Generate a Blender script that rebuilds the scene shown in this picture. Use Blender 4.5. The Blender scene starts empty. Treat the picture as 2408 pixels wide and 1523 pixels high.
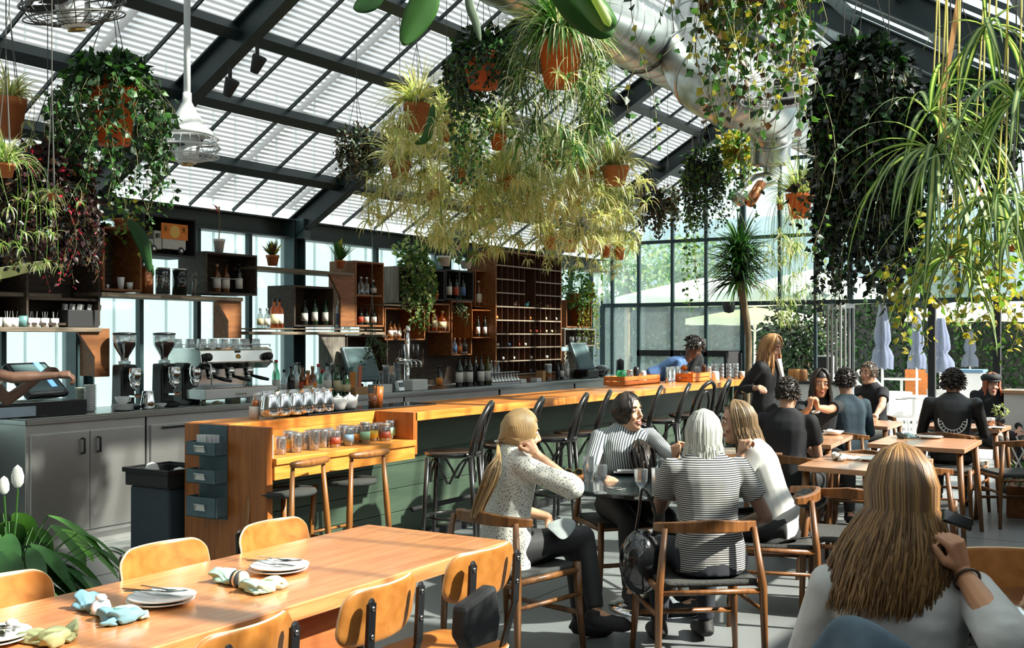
import bpy, math, random
import numpy as np
from mathutils import Vector, Matrix
PI = math.pi; V3 = Vector; UP = Vector((0, 0, 1))
S = bpy.context.scene
COL = S.collection
R0 = random.Random(7)

# ------------------------------------------------------------------ camera
FPX = 2572.0; HZ = 790.0; CH = 1.6
YAW = math.atan2(1596.0, FPX)
cs, sn = math.cos(YAW), math.sin(YAW)
cam_d = bpy.data.cameras.new('camera'); cam = bpy.data.objects.new('camera', cam_d); COL.objects.link(cam)
cam.location = (0, 0, CH); cam.rotation_euler = (PI/2, 0, YAW)
cam_d.sensor_width = 36.0; cam_d.lens = 36.0*FPX/2408.0
cam_d.shift_y = (HZ-761.5)/2408.0
cam_d.clip_start = 0.05; cam_d.clip_end = 300
S.camera = cam

# ------------------------------------------------------------------ sky, sun, exposure
wd = bpy.data.worlds.new('sky'); S.world = wd; wd.use_nodes = True
wn = wd.node_tree; wn.nodes.clear()
o_ = wn.nodes.new('ShaderNodeOutputWorld'); b_ = wn.nodes.new('ShaderNodeBackground')
b_.inputs[0].default_value = (0.87, 0.95, 1.0, 1); b_.inputs[1].default_value = 1.05
wn.links.new(b_.outputs[0], o_.inputs[0])
sl = bpy.data.lights.new('sun', 'SUN'); sl.energy = 9.0; sl.angle = math.radians(1.2); sl.color = (1.0, 0.93, 0.82)
sun = bpy.data.objects.new('sun', sl); COL.objects.link(sun)
sun.rotation_euler = Vector((0.76, 0.22, 0.66)).to_track_quat('Z', 'Y').to_euler()
S.view_settings.view_transform = 'Standard'; S.view_settings.look = 'None'
S.view_settings.gamma = 1.0; S.view_settings.use_curve_mapping = False
S.view_settings.exposure = 0.7
cy = S.cycles
cy.max_bounces = 6; cy.diffuse_bounces = 3; cy.glossy_bounces = 2; cy.transmission_bounces = 3
cy.transparent_max_bounces = 14; cy.caustics_reflective = False; cy.caustics_refractive = False
cy.sample_clamp_indirect = 4.0; cy.use_denoising = True
cy.use_adaptive_sampling = True; cy.adaptive_threshold = 0.03

# ------------------------------------------------------------------ pixel helpers (photo pixel + a true distance or plane -> world point)
def W(px, py, d):
    t = (px-1204.0)/FPX
    return Vector((d*(-sn+cs*t), d*(cs+sn*t), CH+(HZ-py)*d/FPX))
def WX(px, py, X):
    t = (px-1204.0)/FPX; return W(px, py, X/(-sn+cs*t))
def WY(px, py, Y):
    t = (px-1204.0)/FPX; return W(px, py, Y/(cs+sn*t))
def WZ(px, py, z):
    return W(px, py, (CH-z)*FPX/(py-HZ))
def YX(px, X): return WX(px, HZ, X).y
def XY(px, Y): return WY(px, HZ, Y).x
def ZX(px, py, X): return WX(px, py, X).z

# ------------------------------------------------------------------ materials
MATS = {}
def principled(name):
    m = bpy.data.materials.new(name); m.use_nodes = True
    return m, m.node_tree, m.node_tree.nodes['Principled BSDF']
def mat(name, col, rough=0.6, metal=0.0, var=0.12, scale=8.0, bump=0.0, spec=0.5, coat=0.0, trans=0.0):
    if name in MATS: return MATS[name]
    m, nt, b = principled(name)
    b.inputs['Roughness'].default_value = rough; b.inputs['Metallic'].default_value = metal
    b.inputs['Specular IOR Level'].default_value = spec; b.inputs['Coat Weight'].default_value = coat
    tc = nt.nodes.new('ShaderNodeTexCoord'); nz = nt.nodes.new('ShaderNodeTexNoise')
    nz.inputs['Scale'].default_value = scale; nz.inputs['Detail'].default_value = 3
    nt.links.new(tc.outputs['Object'], nz.inputs['Vector'])
    mx = nt.nodes.new('ShaderNodeMix'); mx.data_type = 'RGBA'
    c = np.array(col[:3]); lo = np.clip(c*(1-var*1.6), 0, 1); hi = np.clip(c*(1+var), 0, 1)
    mx.inputs[6].default_value = (*lo, 1); mx.inputs[7].default_value = (*hi, 1)
    nt.links.new(nz.outputs['Fac'], mx.inputs[0]); nt.links.new(mx.outputs[2], b.inputs['Base Color'])
    if bump:
        bp = nt.nodes.new('ShaderNodeBump'); bp.inputs['Strength'].default_value = bump; bp.inputs['Distance'].default_value = 0.01
        nt.links.new(nz.outputs['Fac'], bp.inputs['Height']); nt.links.new(bp.outputs[0], b.inputs['Normal'])
    MATS[name] = m; return m
def wood(name, c1, c2, stretch=(1, 12, 1), scale=6.0, rough=0.4, bump=0.15, coat=0.0, knots=False):
    if name in MATS: return MATS[name]
    m, nt, b = principled(name)
    b.inputs['Roughness'].default_value = rough; b.inputs['Coat Weight'].default_value = coat
    b.inputs['Coat Roughness'].default_value = 0.2; b.inputs['Coat IOR'].default_value = 2.1 if coat > .9 else 1.5
    tc = nt.nodes.new('ShaderNodeTexCoord'); mp = nt.nodes.new('ShaderNodeMapping')
    st = np.array(stretch, float); mp.inputs['Scale'].default_value = tuple(1.0/st*st.max()/3)
    nt.links.new(tc.outputs['Object'], mp.inputs['Vector'])
    nz = nt.nodes.new('ShaderNodeTexNoise'); nz.inputs['Scale'].default_value = scale
    nz.inputs['Detail'].default_value = 6; nz.inputs['Distortion'].default_value = 0.7
    nt.links.new(mp.outputs[0], nz.inputs['Vector'])
    cr = nt.nodes.new('ShaderNodeValToRGB'); cr.color_ramp.elements[0].position = 0.32; cr.color_ramp.elements[1].position = 0.68
    cr.color_ramp.elements[0].color = (*c1, 1); cr.color_ramp.elements[1].color = (*c2, 1)
    nt.links.new(nz.outputs['Fac'], cr.inputs[0])
    out = cr.outputs[0]
    if knots:
        vo = nt.nodes.new('ShaderNodeTexVoronoi'); vo.inputs['Scale'].default_value = 1.6
        nt.links.new(tc.outputs['Object'], vo.inputs['Vector'])
        r2 = nt.nodes.new('ShaderNodeValToRGB'); r2.color_ramp.elements[0].position = 0.05; r2.color_ramp.elements[1].position = 0.09
        r2.color_ramp.elements[0].color = (0.12, 0.12, 0.12, 1); r2.color_ramp.elements[1].color = (1, 1, 1, 1)
        nt.links.new(vo.outputs['Distance'], r2.inputs[0])
        mu = nt.nodes.new('ShaderNodeMix'); mu.data_type = 'RGBA'; mu.blend_type = 'MULTIPLY'; mu.inputs[0].default_value = 1
        nt.links.new(out, mu.inputs[6]); nt.links.new(r2.outputs[0], mu.inputs[7]); out = mu.outputs[2]
    nt.links.new(out, b.inputs['Base Color'])
    bp = nt.nodes.new('ShaderNodeBump'); bp.inputs['Strength'].default_value = bump; bp.inputs['Distance'].default_value = 0.004
    nt.links.new(nz.outputs['Fac'], bp.inputs['Height']); nt.links.new(bp.outputs[0], b.inputs['Normal'])
    MATS[name] = m; return m
def glass(name, tint=(1, 1, 1), refl=0.12, haze=0.0, hcol=(1, 1, 1), edge=0.5):
    """thin clear sheet: transparent + fresnel reflection (+ a translucent haze, a milky veil of light)"""
    if name in MATS: return MATS[name]
    m = bpy.data.materials.new(name); m.use_nodes = True; nt = m.node_tree; nt.nodes.clear()
    o = nt.nodes.new('ShaderNodeOutputMaterial'); t = nt.nodes.new('ShaderNodeBsdfTransparent'); t.inputs[0].default_value = (*tint, 1)
    g = nt.nodes.new('ShaderNodeBsdfGlossy'); g.inputs['Roughness'].default_value = 0.05
    lw = nt.nodes.new('ShaderNodeLayerWeight'); lw.inputs[0].default_value = edge
    ma = nt.nodes.new('ShaderNodeMath'); ma.operation = 'MULTIPLY_ADD'; ma.inputs[1].default_value = 0.55; ma.inputs[2].default_value = refl*0.4
    nt.links.new(lw.outputs['Fresnel'], ma.inputs[0])
    mx = nt.nodes.new('ShaderNodeMixShader'); nt.links.new(ma.outputs[0], mx.inputs[0])
    nt.links.new(t.outputs[0], mx.inputs[1]); nt.links.new(g.outputs[0], mx.inputs[2]); last = mx
    if haze:  # milky veil of light mixed into the glass colour
        d = nt.nodes.new('ShaderNodeBsdfTranslucent'); d.inputs[0].default_value = (*hcol, 1)
        m2 = nt.nodes.new('ShaderNodeMixShader'); m2.inputs[0].default_value = haze
        nt.links.new(mx.outputs[0], m2.inputs[1]); nt.links.new(d.outputs[0], m2.inputs[2]); last = m2
    nt.links.new(last.outputs[0], o.inputs[0]); MATS[name] = m; return m
def leafmat(name, col, trans=0.35, var=0.3, rough=0.45):
    if name in MATS: return MATS[name]
    m = bpy.data.materials.new(name); m.use_nodes = True; nt = m.node_tree; b = nt.nodes['Principled BSDF']
    o = nt.nodes['Material Output']
    tc = nt.nodes.new('ShaderNodeTexCoord'); nz = nt.nodes.new('ShaderNodeTexNoise'); nz.inputs['Scale'].default_value = 14
    nt.links.new(tc.outputs['Object'], nz.inputs['Vector'])
    mx = nt.nodes.new('ShaderNodeMix'); mx.data_type = 'RGBA'; c = np.array(col)
    mx.inputs[6].default_value = (*np.clip(c*(1-var), 0, 1), 1); mx.inputs[7].default_value = (*np.clip(c*(1+var), 0, 1), 1)
    nt.links.new(nz.outputs['Fac'], mx.inputs[0]); nt.links.new(mx.outputs[2], b.inputs['Base Color'])
    b.inputs['Roughness'].default_value = rough
    t = nt.nodes.new('ShaderNodeBsdfTranslucent')
    tint = nt.nodes.new('ShaderNodeMix'); tint.data_type = 'RGBA'; tint.blend_type = 'MULTIPLY'; tint.inputs[0].default_value = 1
    tint.inputs[7].default_value = (1.0, 1.0, 0.55, 1); nt.links.new(mx.outputs[2], tint.inputs[6]); nt.links.new(tint.outputs[2], t.inputs[0])
    ms = nt.nodes.new('ShaderNodeMixShader'); ms.inputs[0].default_value = trans
    nt.links.new(b.outputs[0], ms.inputs[1]); nt.links.new(t.outputs[0], ms.inputs[2]); nt.links.new(ms.outputs[0], o.inputs[0])
    MATS[name] = m; return m
def striped(name, ca, cb, freq=60, axis='Z', rough=0.85, duty=0.5):
    if name in MATS: return MATS[name]
    m, nt, b = principled(name); b.inputs['Roughness'].default_value = rough
    tc = nt.nodes.new('ShaderNodeTexCoord'); wv = nt.nodes.new('ShaderNodeTexWave')
    wv.bands_direction = axis; wv.inputs['Scale'].default_value = freq; wv.inputs['Distortion'].default_value = 0.6; wv.inputs['Detail Scale'].default_value = 0.3
    nt.links.new(tc.outputs['Object'], wv.inputs['Vector'])
    cr = nt.nodes.new('ShaderNodeValToRGB'); cr.color_ramp.interpolation = 'LINEAR'
    cr.color_ramp.elements[0].position = duty-0.08; cr.color_ramp.elements[1].position = duty+0.08
    cr.color_ramp.elements[0].color = (*ca, 1); cr.color_ramp.elements[1].color = (*cb, 1)
    nt.links.new(wv.outputs['Fac'], cr.inputs[0]); nt.links.new(cr.outputs[0], b.inputs['Base Color'])
    MATS[name] = m; return m
def dotted(name, ca, cb, scale=70, size=0.3):
    if name in MATS: return MATS[name]
    m, nt, b = principled(name); b.inputs['Roughness'].default_value = 0.85
    tc = nt.nodes.new('ShaderNodeTexCoord'); vo = nt.nodes.new('ShaderNodeTexVoronoi'); vo.inputs['Scale'].default_value = scale
    nt.links.new(tc.outputs['Object'], vo.inputs['Vector'])
    cr = nt.nodes.new('ShaderNodeValToRGB'); cr.color_ramp.elements[0].position = size-0.04; cr.color_ramp.elements[1].position = size+0.04
    cr.color_ramp.elements[0].color = (*cb, 1); cr.color_ramp.elements[1].color = (*ca, 1)
    nt.links.new(vo.outputs['Distance'], cr.inputs[0]); nt.links.new(cr.outputs[0], b.inputs['Base Color'])
    MATS[name] = m; return m
def emit(name, col, s):
    if name in MATS: return MATS[name]
    m, nt, b = principled(name); b.inputs['Base Color'].default_value = (*col, 1)
    b.inputs['Emission Color'].default_value = (*col, 1); b.inputs['Emission Strength'].default_value = s; b.inputs['Roughness'].default_value = 0.2
    MATS[name] = m; return m

M = dict(
 steel_frame=mat('painted_steel', (0.022, 0.040, 0.042), 0.45, 0.1, 0.2, 3),
 mullion=mat('mullion_paint', (0.02, 0.05, 0.055), 0.5, 0.1, 0.2, 3),
 lath=mat('shade_lath_wood', (0.62, 0.60, 0.55), 0.9, 0, 0.2, 6),
 conc=mat('polished_concrete', (0.195, 0.215, 0.215), 0.36, 0, 0.35, 1.3, 0.02),
 patio=mat('patio_paving', (0.62, 0.64, 0.66), 0.8, 0, 0.12, 2),
 bar=wood('bar_pine', (0.60, 0.18, 0.025), (0.82, 0.32, 0.06), (1, 14, 1), 7, 0.32, 0.1, 0.3),
 barend=wood('bar_end_pine', (0.27, 0.075, 0.011), (0.44, 0.145, 0.026), (1, 1, 12), 7, 0.45, 0.12, 0.1, True),
 ledge=wood('ledge_pine', (0.62, 0.20, 0.028), (0.83, 0.34, 0.065), (1, 14, 1), 7, 0.4, 0.1, 0.1, True),
 table=wood('table_fir', (0.55, 0.185, 0.055), (0.76, 0.34, 0.13), (1, 16, 1), 8, 0.33, 0.08, 1.0),
 ply=wood('chair_plywood', (0.34, 0.115, 0.018), (0.52, 0.21, 0.045), (1, 8, 1), 5, 0.38, 0.05, 0.25),
 plyedge=mat('plywood_edge', (0.75, 0.56, 0.34), 0.6),
 walnut=wood('dark_chair_wood', (0.10, 0.038, 0.010), (0.23, 0.095, 0.026), (1, 1, 10), 9, 0.38, 0.1, 0.25),
 oak=wood('stool_oak', (0.19, 0.065, 0.012), (0.32, 0.13, 0.028), (1, 1, 10), 9, 0.4, 0.1, 0.2),
 tabletop2=wood('small_table_top', (0.42, 0.20, 0.10), (0.60, 0.33, 0.18), (10, 1, 1), 9, 0.3, 0.06, 0.5),
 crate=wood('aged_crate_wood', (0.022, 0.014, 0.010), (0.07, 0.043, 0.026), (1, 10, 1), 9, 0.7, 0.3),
 crate2=wood('warm_crate_wood', (0.15, 0.05, 0.013), (0.29, 0.11, 0.03), (1, 10, 1), 8, 0.6, 0.25),
 crate3=wood('grey_crate_wood', (0.14, 0.12, 0.10), (0.30, 0.27, 0.22), (1, 1, 8), 8, 0.75, 0.3),
 shelf=wood('weathered_shelf', (0.10, 0.075, 0.05), (0.24, 0.19, 0.13), (1, 14, 1), 8, 0.7, 0.3),
 green=wood('green_bar_front', (0.035, 0.060, 0.038), (0.062, 0.095, 0.062), (1, 10, 1), 3, 0.5, 0.08),
 steel=mat('brushed_steel', (0.72, 0.72, 0.70), 0.40, 1.0, 0.12, 2.2, 0.0),
 steel2=mat('counter_steel', (0.62, 0.64, 0.64), 0.28, 0.9, 0.08, 3),
 chrome=mat('chrome', (0.85, 0.85, 0.85), 0.1, 1.0, 0.03),
 duct=mat('galvanised_duct', (0.60, 0.64, 0.62), 0.3, 0.85, 0.16, 5),
 black=mat('black_paint', (0.012, 0.012, 0.013), 0.38, 0, 0.1),
 blackm=mat('matte_black', (0.015, 0.016, 0.017), 0.7, 0, 0.1),
 blackgl=mat('gloss_black', (0.01, 0.011, 0.012), 0.12, 0, 0.1, coat=0.5),
 bent=mat('black_bentwood', (0.012, 0.011, 0.010), 0.28, 0, 0.1, coat=0.4),
 cord=mat('woven_cord_seat', (0.035, 0.038, 0.035), 0.85, 0, 0.3, 60, 0.4),
 white=mat('white_ceramic', (0.80, 0.80, 0.78), 0.25, 0, 0.04),
 offw=mat('white_paint', (0.74, 0.75, 0.73), 0.6, 0, 0.06),
 paper=mat('paper', (0.82, 0.82, 0.80), 0.9, 0, 0.04),
 terra=mat('terracotta', (0.50, 0.155, 0.05), 0.75, 0, 0.2, 9),
 orange=mat('orange_pot', (0.85, 0.14, 0.015), 0.5, 0, 0.15, 6),
 soil=mat('soil', (0.03, 0.02, 0.012), 1, 0, 0.4, 40),
 wire=mat('hanger_wire', (0.10, 0.10, 0.09), 0.5, 0.6),
 fanw=mat('fan_white_enamel', (0.66, 0.70, 0.69), 0.35, 0, 0.05),
 gwin=glass('window_glass', (0.90, 0.97, 0.96), 0.1, 0.09, (0.85, 0.97, 1.0)),
 groof=glass('roof_glass', (0.92, 0.98, 0.98), 0.05, 0.08, (0.9, 0.98, 1.0)),
 gdrink=glass('drinking_glass', (0.96, 0.98, 0.98), 0.6, 0.18, (0.9, 0.95, 1.0), 0.62),
 ggreen=glass('green_bottle_glass', (0.16, 0.42, 0.16), 0.2, 0.12, (0.1, 0.5, 0.2), 0.5),
 gteal=glass('teal_bottle_glass', (0.35, 0.82, 0.62), 0.2, 0.25, (0.2, 0.8, 0.5), 0.5),
 gamber=glass('amber_bottle_glass', (0.80, 0.33, 0.05), 0.2, 0.3, (0.9, 0.35, 0.05), 0.5),
 gdark=mat('dark_bottle_glass', (0.012, 0.016, 0.012), 0.1, 0, 0.1, coat=0.4),
 gbrown=mat('brown_spirit_bottle', (0.16, 0.05, 0.012), 0.1, 0, 0.2, coat=0.4),
 gclear=glass('clear_bottle_glass', (0.82, 0.87, 0.88), 0.25, 0.18, (0.9, 0.95, 1.0), 0.55),
 label=mat('bottle_label', (0.72, 0.70, 0.64), 0.8, 0, 0.08, 30),
 blue=mat('blue_shirt_cloth', (0.10, 0.20, 0.42), 0.85, 0, 0.25, 14, 0.4),
)
# ------------------------------------------------------------------ mesh builder
class MB:
    def __init__(s): s.v = []; s.f = []; s.m = []
    def add(s, vs, fs, m=0):
        o = len(s.v); s.v.extend([tuple(v) for v in vs]); s.f.extend([tuple(i+o for i in f) for f in fs])
        s.m.extend([m]*len(fs) if isinstance(m, int) else list(m)); return s
    def box(s, c, sz, rz=0, m=0, ry=0, rx=0):
        x, y, z = sz[0]/2, sz[1]/2, sz[2]/2
        vs = [Vector((a, b, d)) for a in (-x, x) for b in (-y, y) for d in (-z, z)]
        R = Matrix.Rotation(rz, 3, 'Z') @ Matrix.Rotation(ry, 3, 'Y') @ Matrix.Rotation(rx, 3, 'X')
        c = Vector(c)
        return s.add([R@v+c for v in vs], [(0, 1, 3, 2), (4, 6, 7, 5), (0, 4, 5, 1), (2, 3, 7, 6), (0, 2, 6, 4), (1, 5, 7, 3)], m)
    def bx(s, x0, x1, y0, y1, z0, z1, m=0):
        return s.box(((x0+x1)/2, (y0+y1)/2, (z0+z1)/2), (abs(x1-x0), abs(y1-y0), abs(z1-z0)), 0, m)
    def beam(s, p, q, w, h, up=(0, 0, 1), m=0, taper=1.0):
        p, q = Vector(p), Vector(q); d = (q-p).normalized(); u = Vector(up); r = d.cross(u)
        if r.length < 1e-4: r = d.cross(Vector((1, 0, 0)))
        r.normalize(); u = r.cross(d).normalized(); vs = []
        for e, k in ((p, 1.0), (q, taper)):
            for a, b in ((-1, -1), (1, -1), (1, 1), (-1, 1)): vs.append(e+r*(a*w/2*k)+u*(b*h/2*k))
        return s.add(vs, [(0, 3, 2, 1), (4, 5, 6, 7), (0, 1, 5, 4), (1, 2, 6, 5), (2, 3, 7, 6), (3, 0, 4, 7)], m)
    def tube(s, pts, r, n=8, m=0, caps=True, flat=1.0, closed=False):
        P = [Vector(p) for p in pts]; k = len(P)
        rr = [r]*k if isinstance(r, (int, float)) else list(r)
        vs = []; fs = []; t0 = (P[1]-P[0]).normalized()
        u = t0.orthogonal().normalized() if abs(t0.z) > 0.9 else Vector((0, 0, 1)).cross(t0).normalized()
        for i, p in enumerate(P):
            if closed: t = (P[(i+1) % k]-P[i-1])
            else: t = P[min(i+1, k-1)]-P[max(i-1, 0)]
            t.normalize(); u = (u-t*u.dot(t))
            u = u.normalized() if u.length > 1e-6 else t.orthogonal().normalized()
            w = t.cross(u)
            for j in range(n):
                a = 2*PI*j/n; vs.append(p+(u*math.cos(a)+w*(math.sin(a)*flat))*rr[i])
        for i in range(k if closed else k-1):
            for j in range(n):
                a = i*n+j; b = i*n+(j+1) % n; c = ((i+1) % k)*n+(j+1) % n; d = ((i+1) % k)*n+j
                fs.append((a, b, c, d))
        if caps and not closed: fs.append(tuple(range(n))[::-1]); fs.append(tuple((k-1)*n+j for j in range(n)))
        return s.add(vs, fs, m)
    def lathe(s, prof, n=20, c=(0, 0, 0), m=0, R=None, sx=1.0, sy=1.0):
        c = Vector(c); vs = []; fs = []; k = len(prof)
        for r, z in prof:
            for j in range(n):
                a = 2*PI*j/n; v = Vector((r*math.cos(a)*sx, r*math.sin(a)*sy, z)); vs.append((R@v if R else v)+c)
        for i in range(k-1):
            for j in range(n): fs.append((i*n+j, i*n+(j+1) % n, (i+1)*n+(j+1) % n, (i+1)*n+j))
        if prof[0][0] > 1e-5: fs.append(tuple(range(n))[::-1])
        if prof[-1][0] > 1e-5: fs.append(tuple((k-1)*n+j for j in range(n)))
        return s.add(vs, fs, m)
    def ell(s, c, r, n=12, m=0, R=None):
        if isinstance(r, (int, float)): r = (r, r, r)
        k = max(4, n//2); c = Vector(c); vs = []; fs = []
        for i in range(k+1):
            ph = -PI/2+PI*i/k
            for j in range(n):
                a = 2*PI*j/n; v = Vector((r[0]*math.cos(ph)*math.cos(a), r[1]*math.cos(ph)*math.sin(a), r[2]*math.sin(ph)))
                vs.append((R@v if R else v)+c)
        for i in range(k):
            for j in range(n): fs.append((i*n+j, i*n+(j+1) % n, (i+1)*n+(j+1) % n, (i+1)*n+j))
        return s.add(vs, fs, m)
    def prism(s, poly, axis, a, b, m=0):
        """poly: 2-D outline in the plane normal to axis (0,1,2); extruded from a to b"""
        n = len(poly); o = [i for i in range(3) if i != axis]; vs = []
        for e in (a, b):
            for p in poly:
                v = [0, 0, 0]; v[axis] = e; v[o[0]] = p[0]; v[o[1]] = p[1]; vs.append(v)
        fs = [tuple(range(n)), tuple(range(n, 2*n))[::-1]]+[(i, i+n, (i+1) % n+n, (i+1) % n) for i in range(n)]
        return s.add(vs, fs, m)
    def build(s, name, mats, parent=None, loc=None, smooth=False, bevel=0.0, world=True, seg=2, solid=0.0, sub=0, remesh=0.0, sm=0):
        me = bpy.data.meshes.new(name); V = np.array(s.v, dtype=float)
        if parent is not None and world: A = np.array(WM[parent.name].inverted())
        else: A = None
        if A is not None: V = V@A[:3, :3].T+A[:3, 3]
        if parent is None and loc is not None: V = V-np.array(loc, float)
        me.from_pydata(V.tolist(), [], s.f)
        if not isinstance(mats, (list, tuple)): mats = [mats]
        for k in mats: me.materials.append(M[k] if isinstance(k, str) else k)
        if len(mats) > 1: me.polygons.foreach_set('material_index', np.array(s.m, dtype=np.int32))
        if smooth: me.polygons.foreach_set('use_smooth', np.ones(len(s.f), dtype=bool))
        me.update()
        o = bpy.data.objects.new(name, me); COL.objects.link(o)
        if parent is not None: o.parent = parent
        if parent is None and loc is not None: o.location = loc
        WM[o.name] = (WM[parent.name] if parent is not None else Matrix.Translation(Vector(loc)) if loc is not None else Matrix.Identity(4))
        if solid: q = o.modifiers.new('s', 'SOLIDIFY'); q.thickness = solid; q.offset = 0
        if bevel: q = o.modifiers.new('b', 'BEVEL'); q.width = bevel; q.segments = seg; q.limit_method = 'ANGLE'
        if remesh:
            q = o.modifiers.new('r', 'REMESH'); q.mode = 'VOXEL'; q.voxel_size = remesh; q.use_smooth_shade = True
        if sm: q = o.modifiers.new('m', 'SMOOTH'); q.iterations = sm; q.factor = 0.5
        if sub: q = o.modifiers.new('u', 'SUBSURF'); q.levels = sub; q.render_levels = sub
        return o
WM = {}
def thing(name, label, cat, loc=(0, 0, 0), rz=0.0, group=None):
    o = bpy.data.objects.new(name, None); COL.objects.link(o); o.empty_display_size = 0.1
    o.location = loc; o.rotation_euler = (0, 0, rz); WM[o.name] = Matrix.Translation(Vector(loc)) @ Matrix.Rotation(rz, 4, 'Z')
    return tag(o, label, cat, group)
def tag(o, label, cat, group=None):
    o['label'] = label; o['category'] = cat
    if group: o['group'] = group
    return o
def struct(o, kind='structure'): o['kind'] = kind; return o
def dup(root, loc, rz=0.0, label=None, group=None, scale=None):
    r = root.copy(); COL.objects.link(r); r.location = loc; r.rotation_euler = (0, 0, rz)
    if scale: r.scale = (scale,)*3
    if label: r['label'] = label
    if group: r['group'] = group
    WM[r.name] = Matrix.Translation(Vector(loc)) @ Matrix.Rotation(rz, 4, 'Z')
    for ch in list(root.children):
        q = ch.copy(); COL.objects.link(q); q.parent = r; WM[q.name] = WM[r.name]
        for g in list(ch.children):
            h = g.copy(); COL.objects.link(h); h.parent = q; WM[h.name] = WM[r.name]
    return r
# ================================================================== STRUCTURE
XL = -7.9; YE = 15.43; XR = 0.55; RX = -3.72; ZE = 2.80; SL = 0.6; ZR = ZE+SL*(RX-XL)
Y0 = 0.3
def zroof(x): return ZE+SL*(x-XL) if x < RX else ZR-SL*(x-RX)
XRE = RX+(ZR-2.75)/SL   # right eave
struct(MB().bx(XL-0.2, 6, -3, YE, -0.1, 0).build('floor', 'conc', loc=(0, 0, 0)))
b = MB()
for y in (1.2, 3.9, 6.6, 9.3, 12.0): b.bx(XL+.1, 5.9, y-.004, y+.004, -0.002, 0.0012)
for x in (-6.2, -3.4, -0.6): b.bx(x-.004, x+.004, -2, YE, -0.002, 0.0012)
struct(b.build('trim_floor_joints', mat('joint', (0.10, 0.11, 0.11), 0.9), loc=(0, 0, 0)))
struct(MB().bx(-30, 40, YE, 60, -0.12, -0.02).build('patio_ground', 'patio', loc=(0, 0, 0)))
struct(MB().bx(-30, XL-0.2, -10, YE, -0.12, -0.02).build('side_ground', 'patio', loc=(0, 0, 0)))
RAFT = [0.55, 3.1, 5.85, 8.42, 11.05, 13.5]
# rafters: steel I-beams, left and right slope
k = 0
for y in RAFT:
    for sgn, xe in ((-1, XL), (1, XRE)):
        k += 1; b = MB(); p = Vector((xe, y, zroof(xe)-0.11)); q = Vector((RX, y, ZR-0.11))
        if y < 2 and sgn < 0: pass
        n = Vector((sgn*SL, 0, 1)).normalized()
        b.beam(p, q, 0.012, 0.20, n); b.beam(p+n*0.1, q+n*0.1, 0.11, 0.014, n); b.beam(p-n*0.1, q-n*0.1, 0.11, 0.014, n)
        struct(b.build('trim_rafter_%d' % k, 'steel_frame', loc=p))
# purlins
px_ = [XL+0.62*i for i in range(1, 7)]
for i, x in enumerate(px_):
    z = zroof(x); n = Vector((-SL, 0, 1)).normalized(); b = MB()
    b.beam((x, -1, z-0.03), (x, YE, z-0.03), 0.055, 0.09, n); b.beam((x+.03, -1, z-0.085), (x+.03, YE, z-0.085), 0.10, 0.012, n)
    struct(b.build('trim_purlin_%d' % (i+1), 'steel_frame', loc=(x, 0, z)))
for i, x in enumerate([RX+0.9, RX+1.9, RX+2.9, XRE-0.1]):
    z = zroof(x); n = Vector((SL, 0, 1)).normalized()
    struct(MB().beam((x, -1, z-0.04), (x, YE, z-0.04), 0.06, 0.10, n).build('trim_purlin_%d' % (i+9), 'steel_frame', loc=(x, 0, z)))
b = MB().beam((RX, -1, ZR-.06), (RX, YE, ZR-.06), 0.14, 0.16); struct(b.build('trim_ridge', 'steel_frame', loc=(RX, 0, ZR)))
b = MB().beam((RX+.28, -1, ZR-.5), (RX+.28, YE, ZR-.5), 0.03, 0.03); b.beam((RX+.20, -1, ZR-.36), (RX+.20, YE, ZR-.36), 0.02, 0.02)
struct(b.build('trim_ridge_rods', 'steel2', loc=(RX, 0, ZR)))
# glazing bars on the left slope, 5 per bay, then the sheeting and the laths above it
n = Vector((-SL, 0, 1)).normalized(); i = 0
ys = np.arange(RAFT[0]-1.6, YE, 0.54)
for y in ys:
    i += 1
    struct(MB().beam((XL, y, zroof(XL)+.02), (RX, y, ZR+.02), 0.015, 0.03, n).build('trim_glazing_bar_%d' % i, 'steel_frame', loc=(XL, y, ZE)))
n2 = Vector((SL, 0, 1)).normalized()
for y in ys:
    i += 1
    struct(MB().beam((XRE, y, 2.77), (RX, y, ZR+.02), 0.022, 0.035, n2).build('trim_glazing_bar_%d' % i, 'steel_frame', loc=(XRE, y, 2.8)))
# translucent sheet
def sheetmat():
    m = bpy.data.materials.new('translucent_sheet'); m.use_nodes = True; nt = m.node_tree; nt.nodes.clear()
    o = nt.nodes.new('ShaderNodeOutputMaterial'); t = nt.nodes.new('ShaderNodeBsdfTransparent'); t.inputs[0].default_value = (0.93, 0.97, 0.97, 1)
    d = nt.nodes.new('ShaderNodeBsdfTranslucent'); d.inputs[0].default_value = (0.98, 0.96, 0.92, 1)
    mx = nt.nodes.new('ShaderNodeMixShader'); mx.inputs[0].default_value = 0.62
    nt.links.new(t.outputs[0], mx.inputs[1]); nt.links.new(d.outputs[0], mx.inputs[2]); nt.links.new(mx.outputs[0], o.inputs[0]); return m
M['sheet'] = sheetmat(); M['lath'] = mat('shade_lath', (0.26, 0.28, 0.27), .9)
b = MB(); b.add([(XL-.15, -1, zroof(XL-.15)+.045), (RX, -1, ZR+.045), (RX, YE, ZR+.045), (XL-.15, YE, zroof(XL-.15)+.045)], [(0, 1, 2, 3)])
struct(b.build('ceiling_left_slope', 'sheet', loc=(XL, 0, ZE)))
b = MB(); b.add([(XRE, -1, 2.79), (RX, -1, ZR+.045), (RX, YE, ZR+.045), (XRE, YE, 2.79)], [(0, 3, 2, 1)])
struct(b.build('ceiling_right_slope', 'groof', loc=(XRE, 0, ZE)))
b = MB(); sx = 0.0
L = math.hypot(RX-XL, ZR-ZE); N = int(L/0.055)
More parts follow.
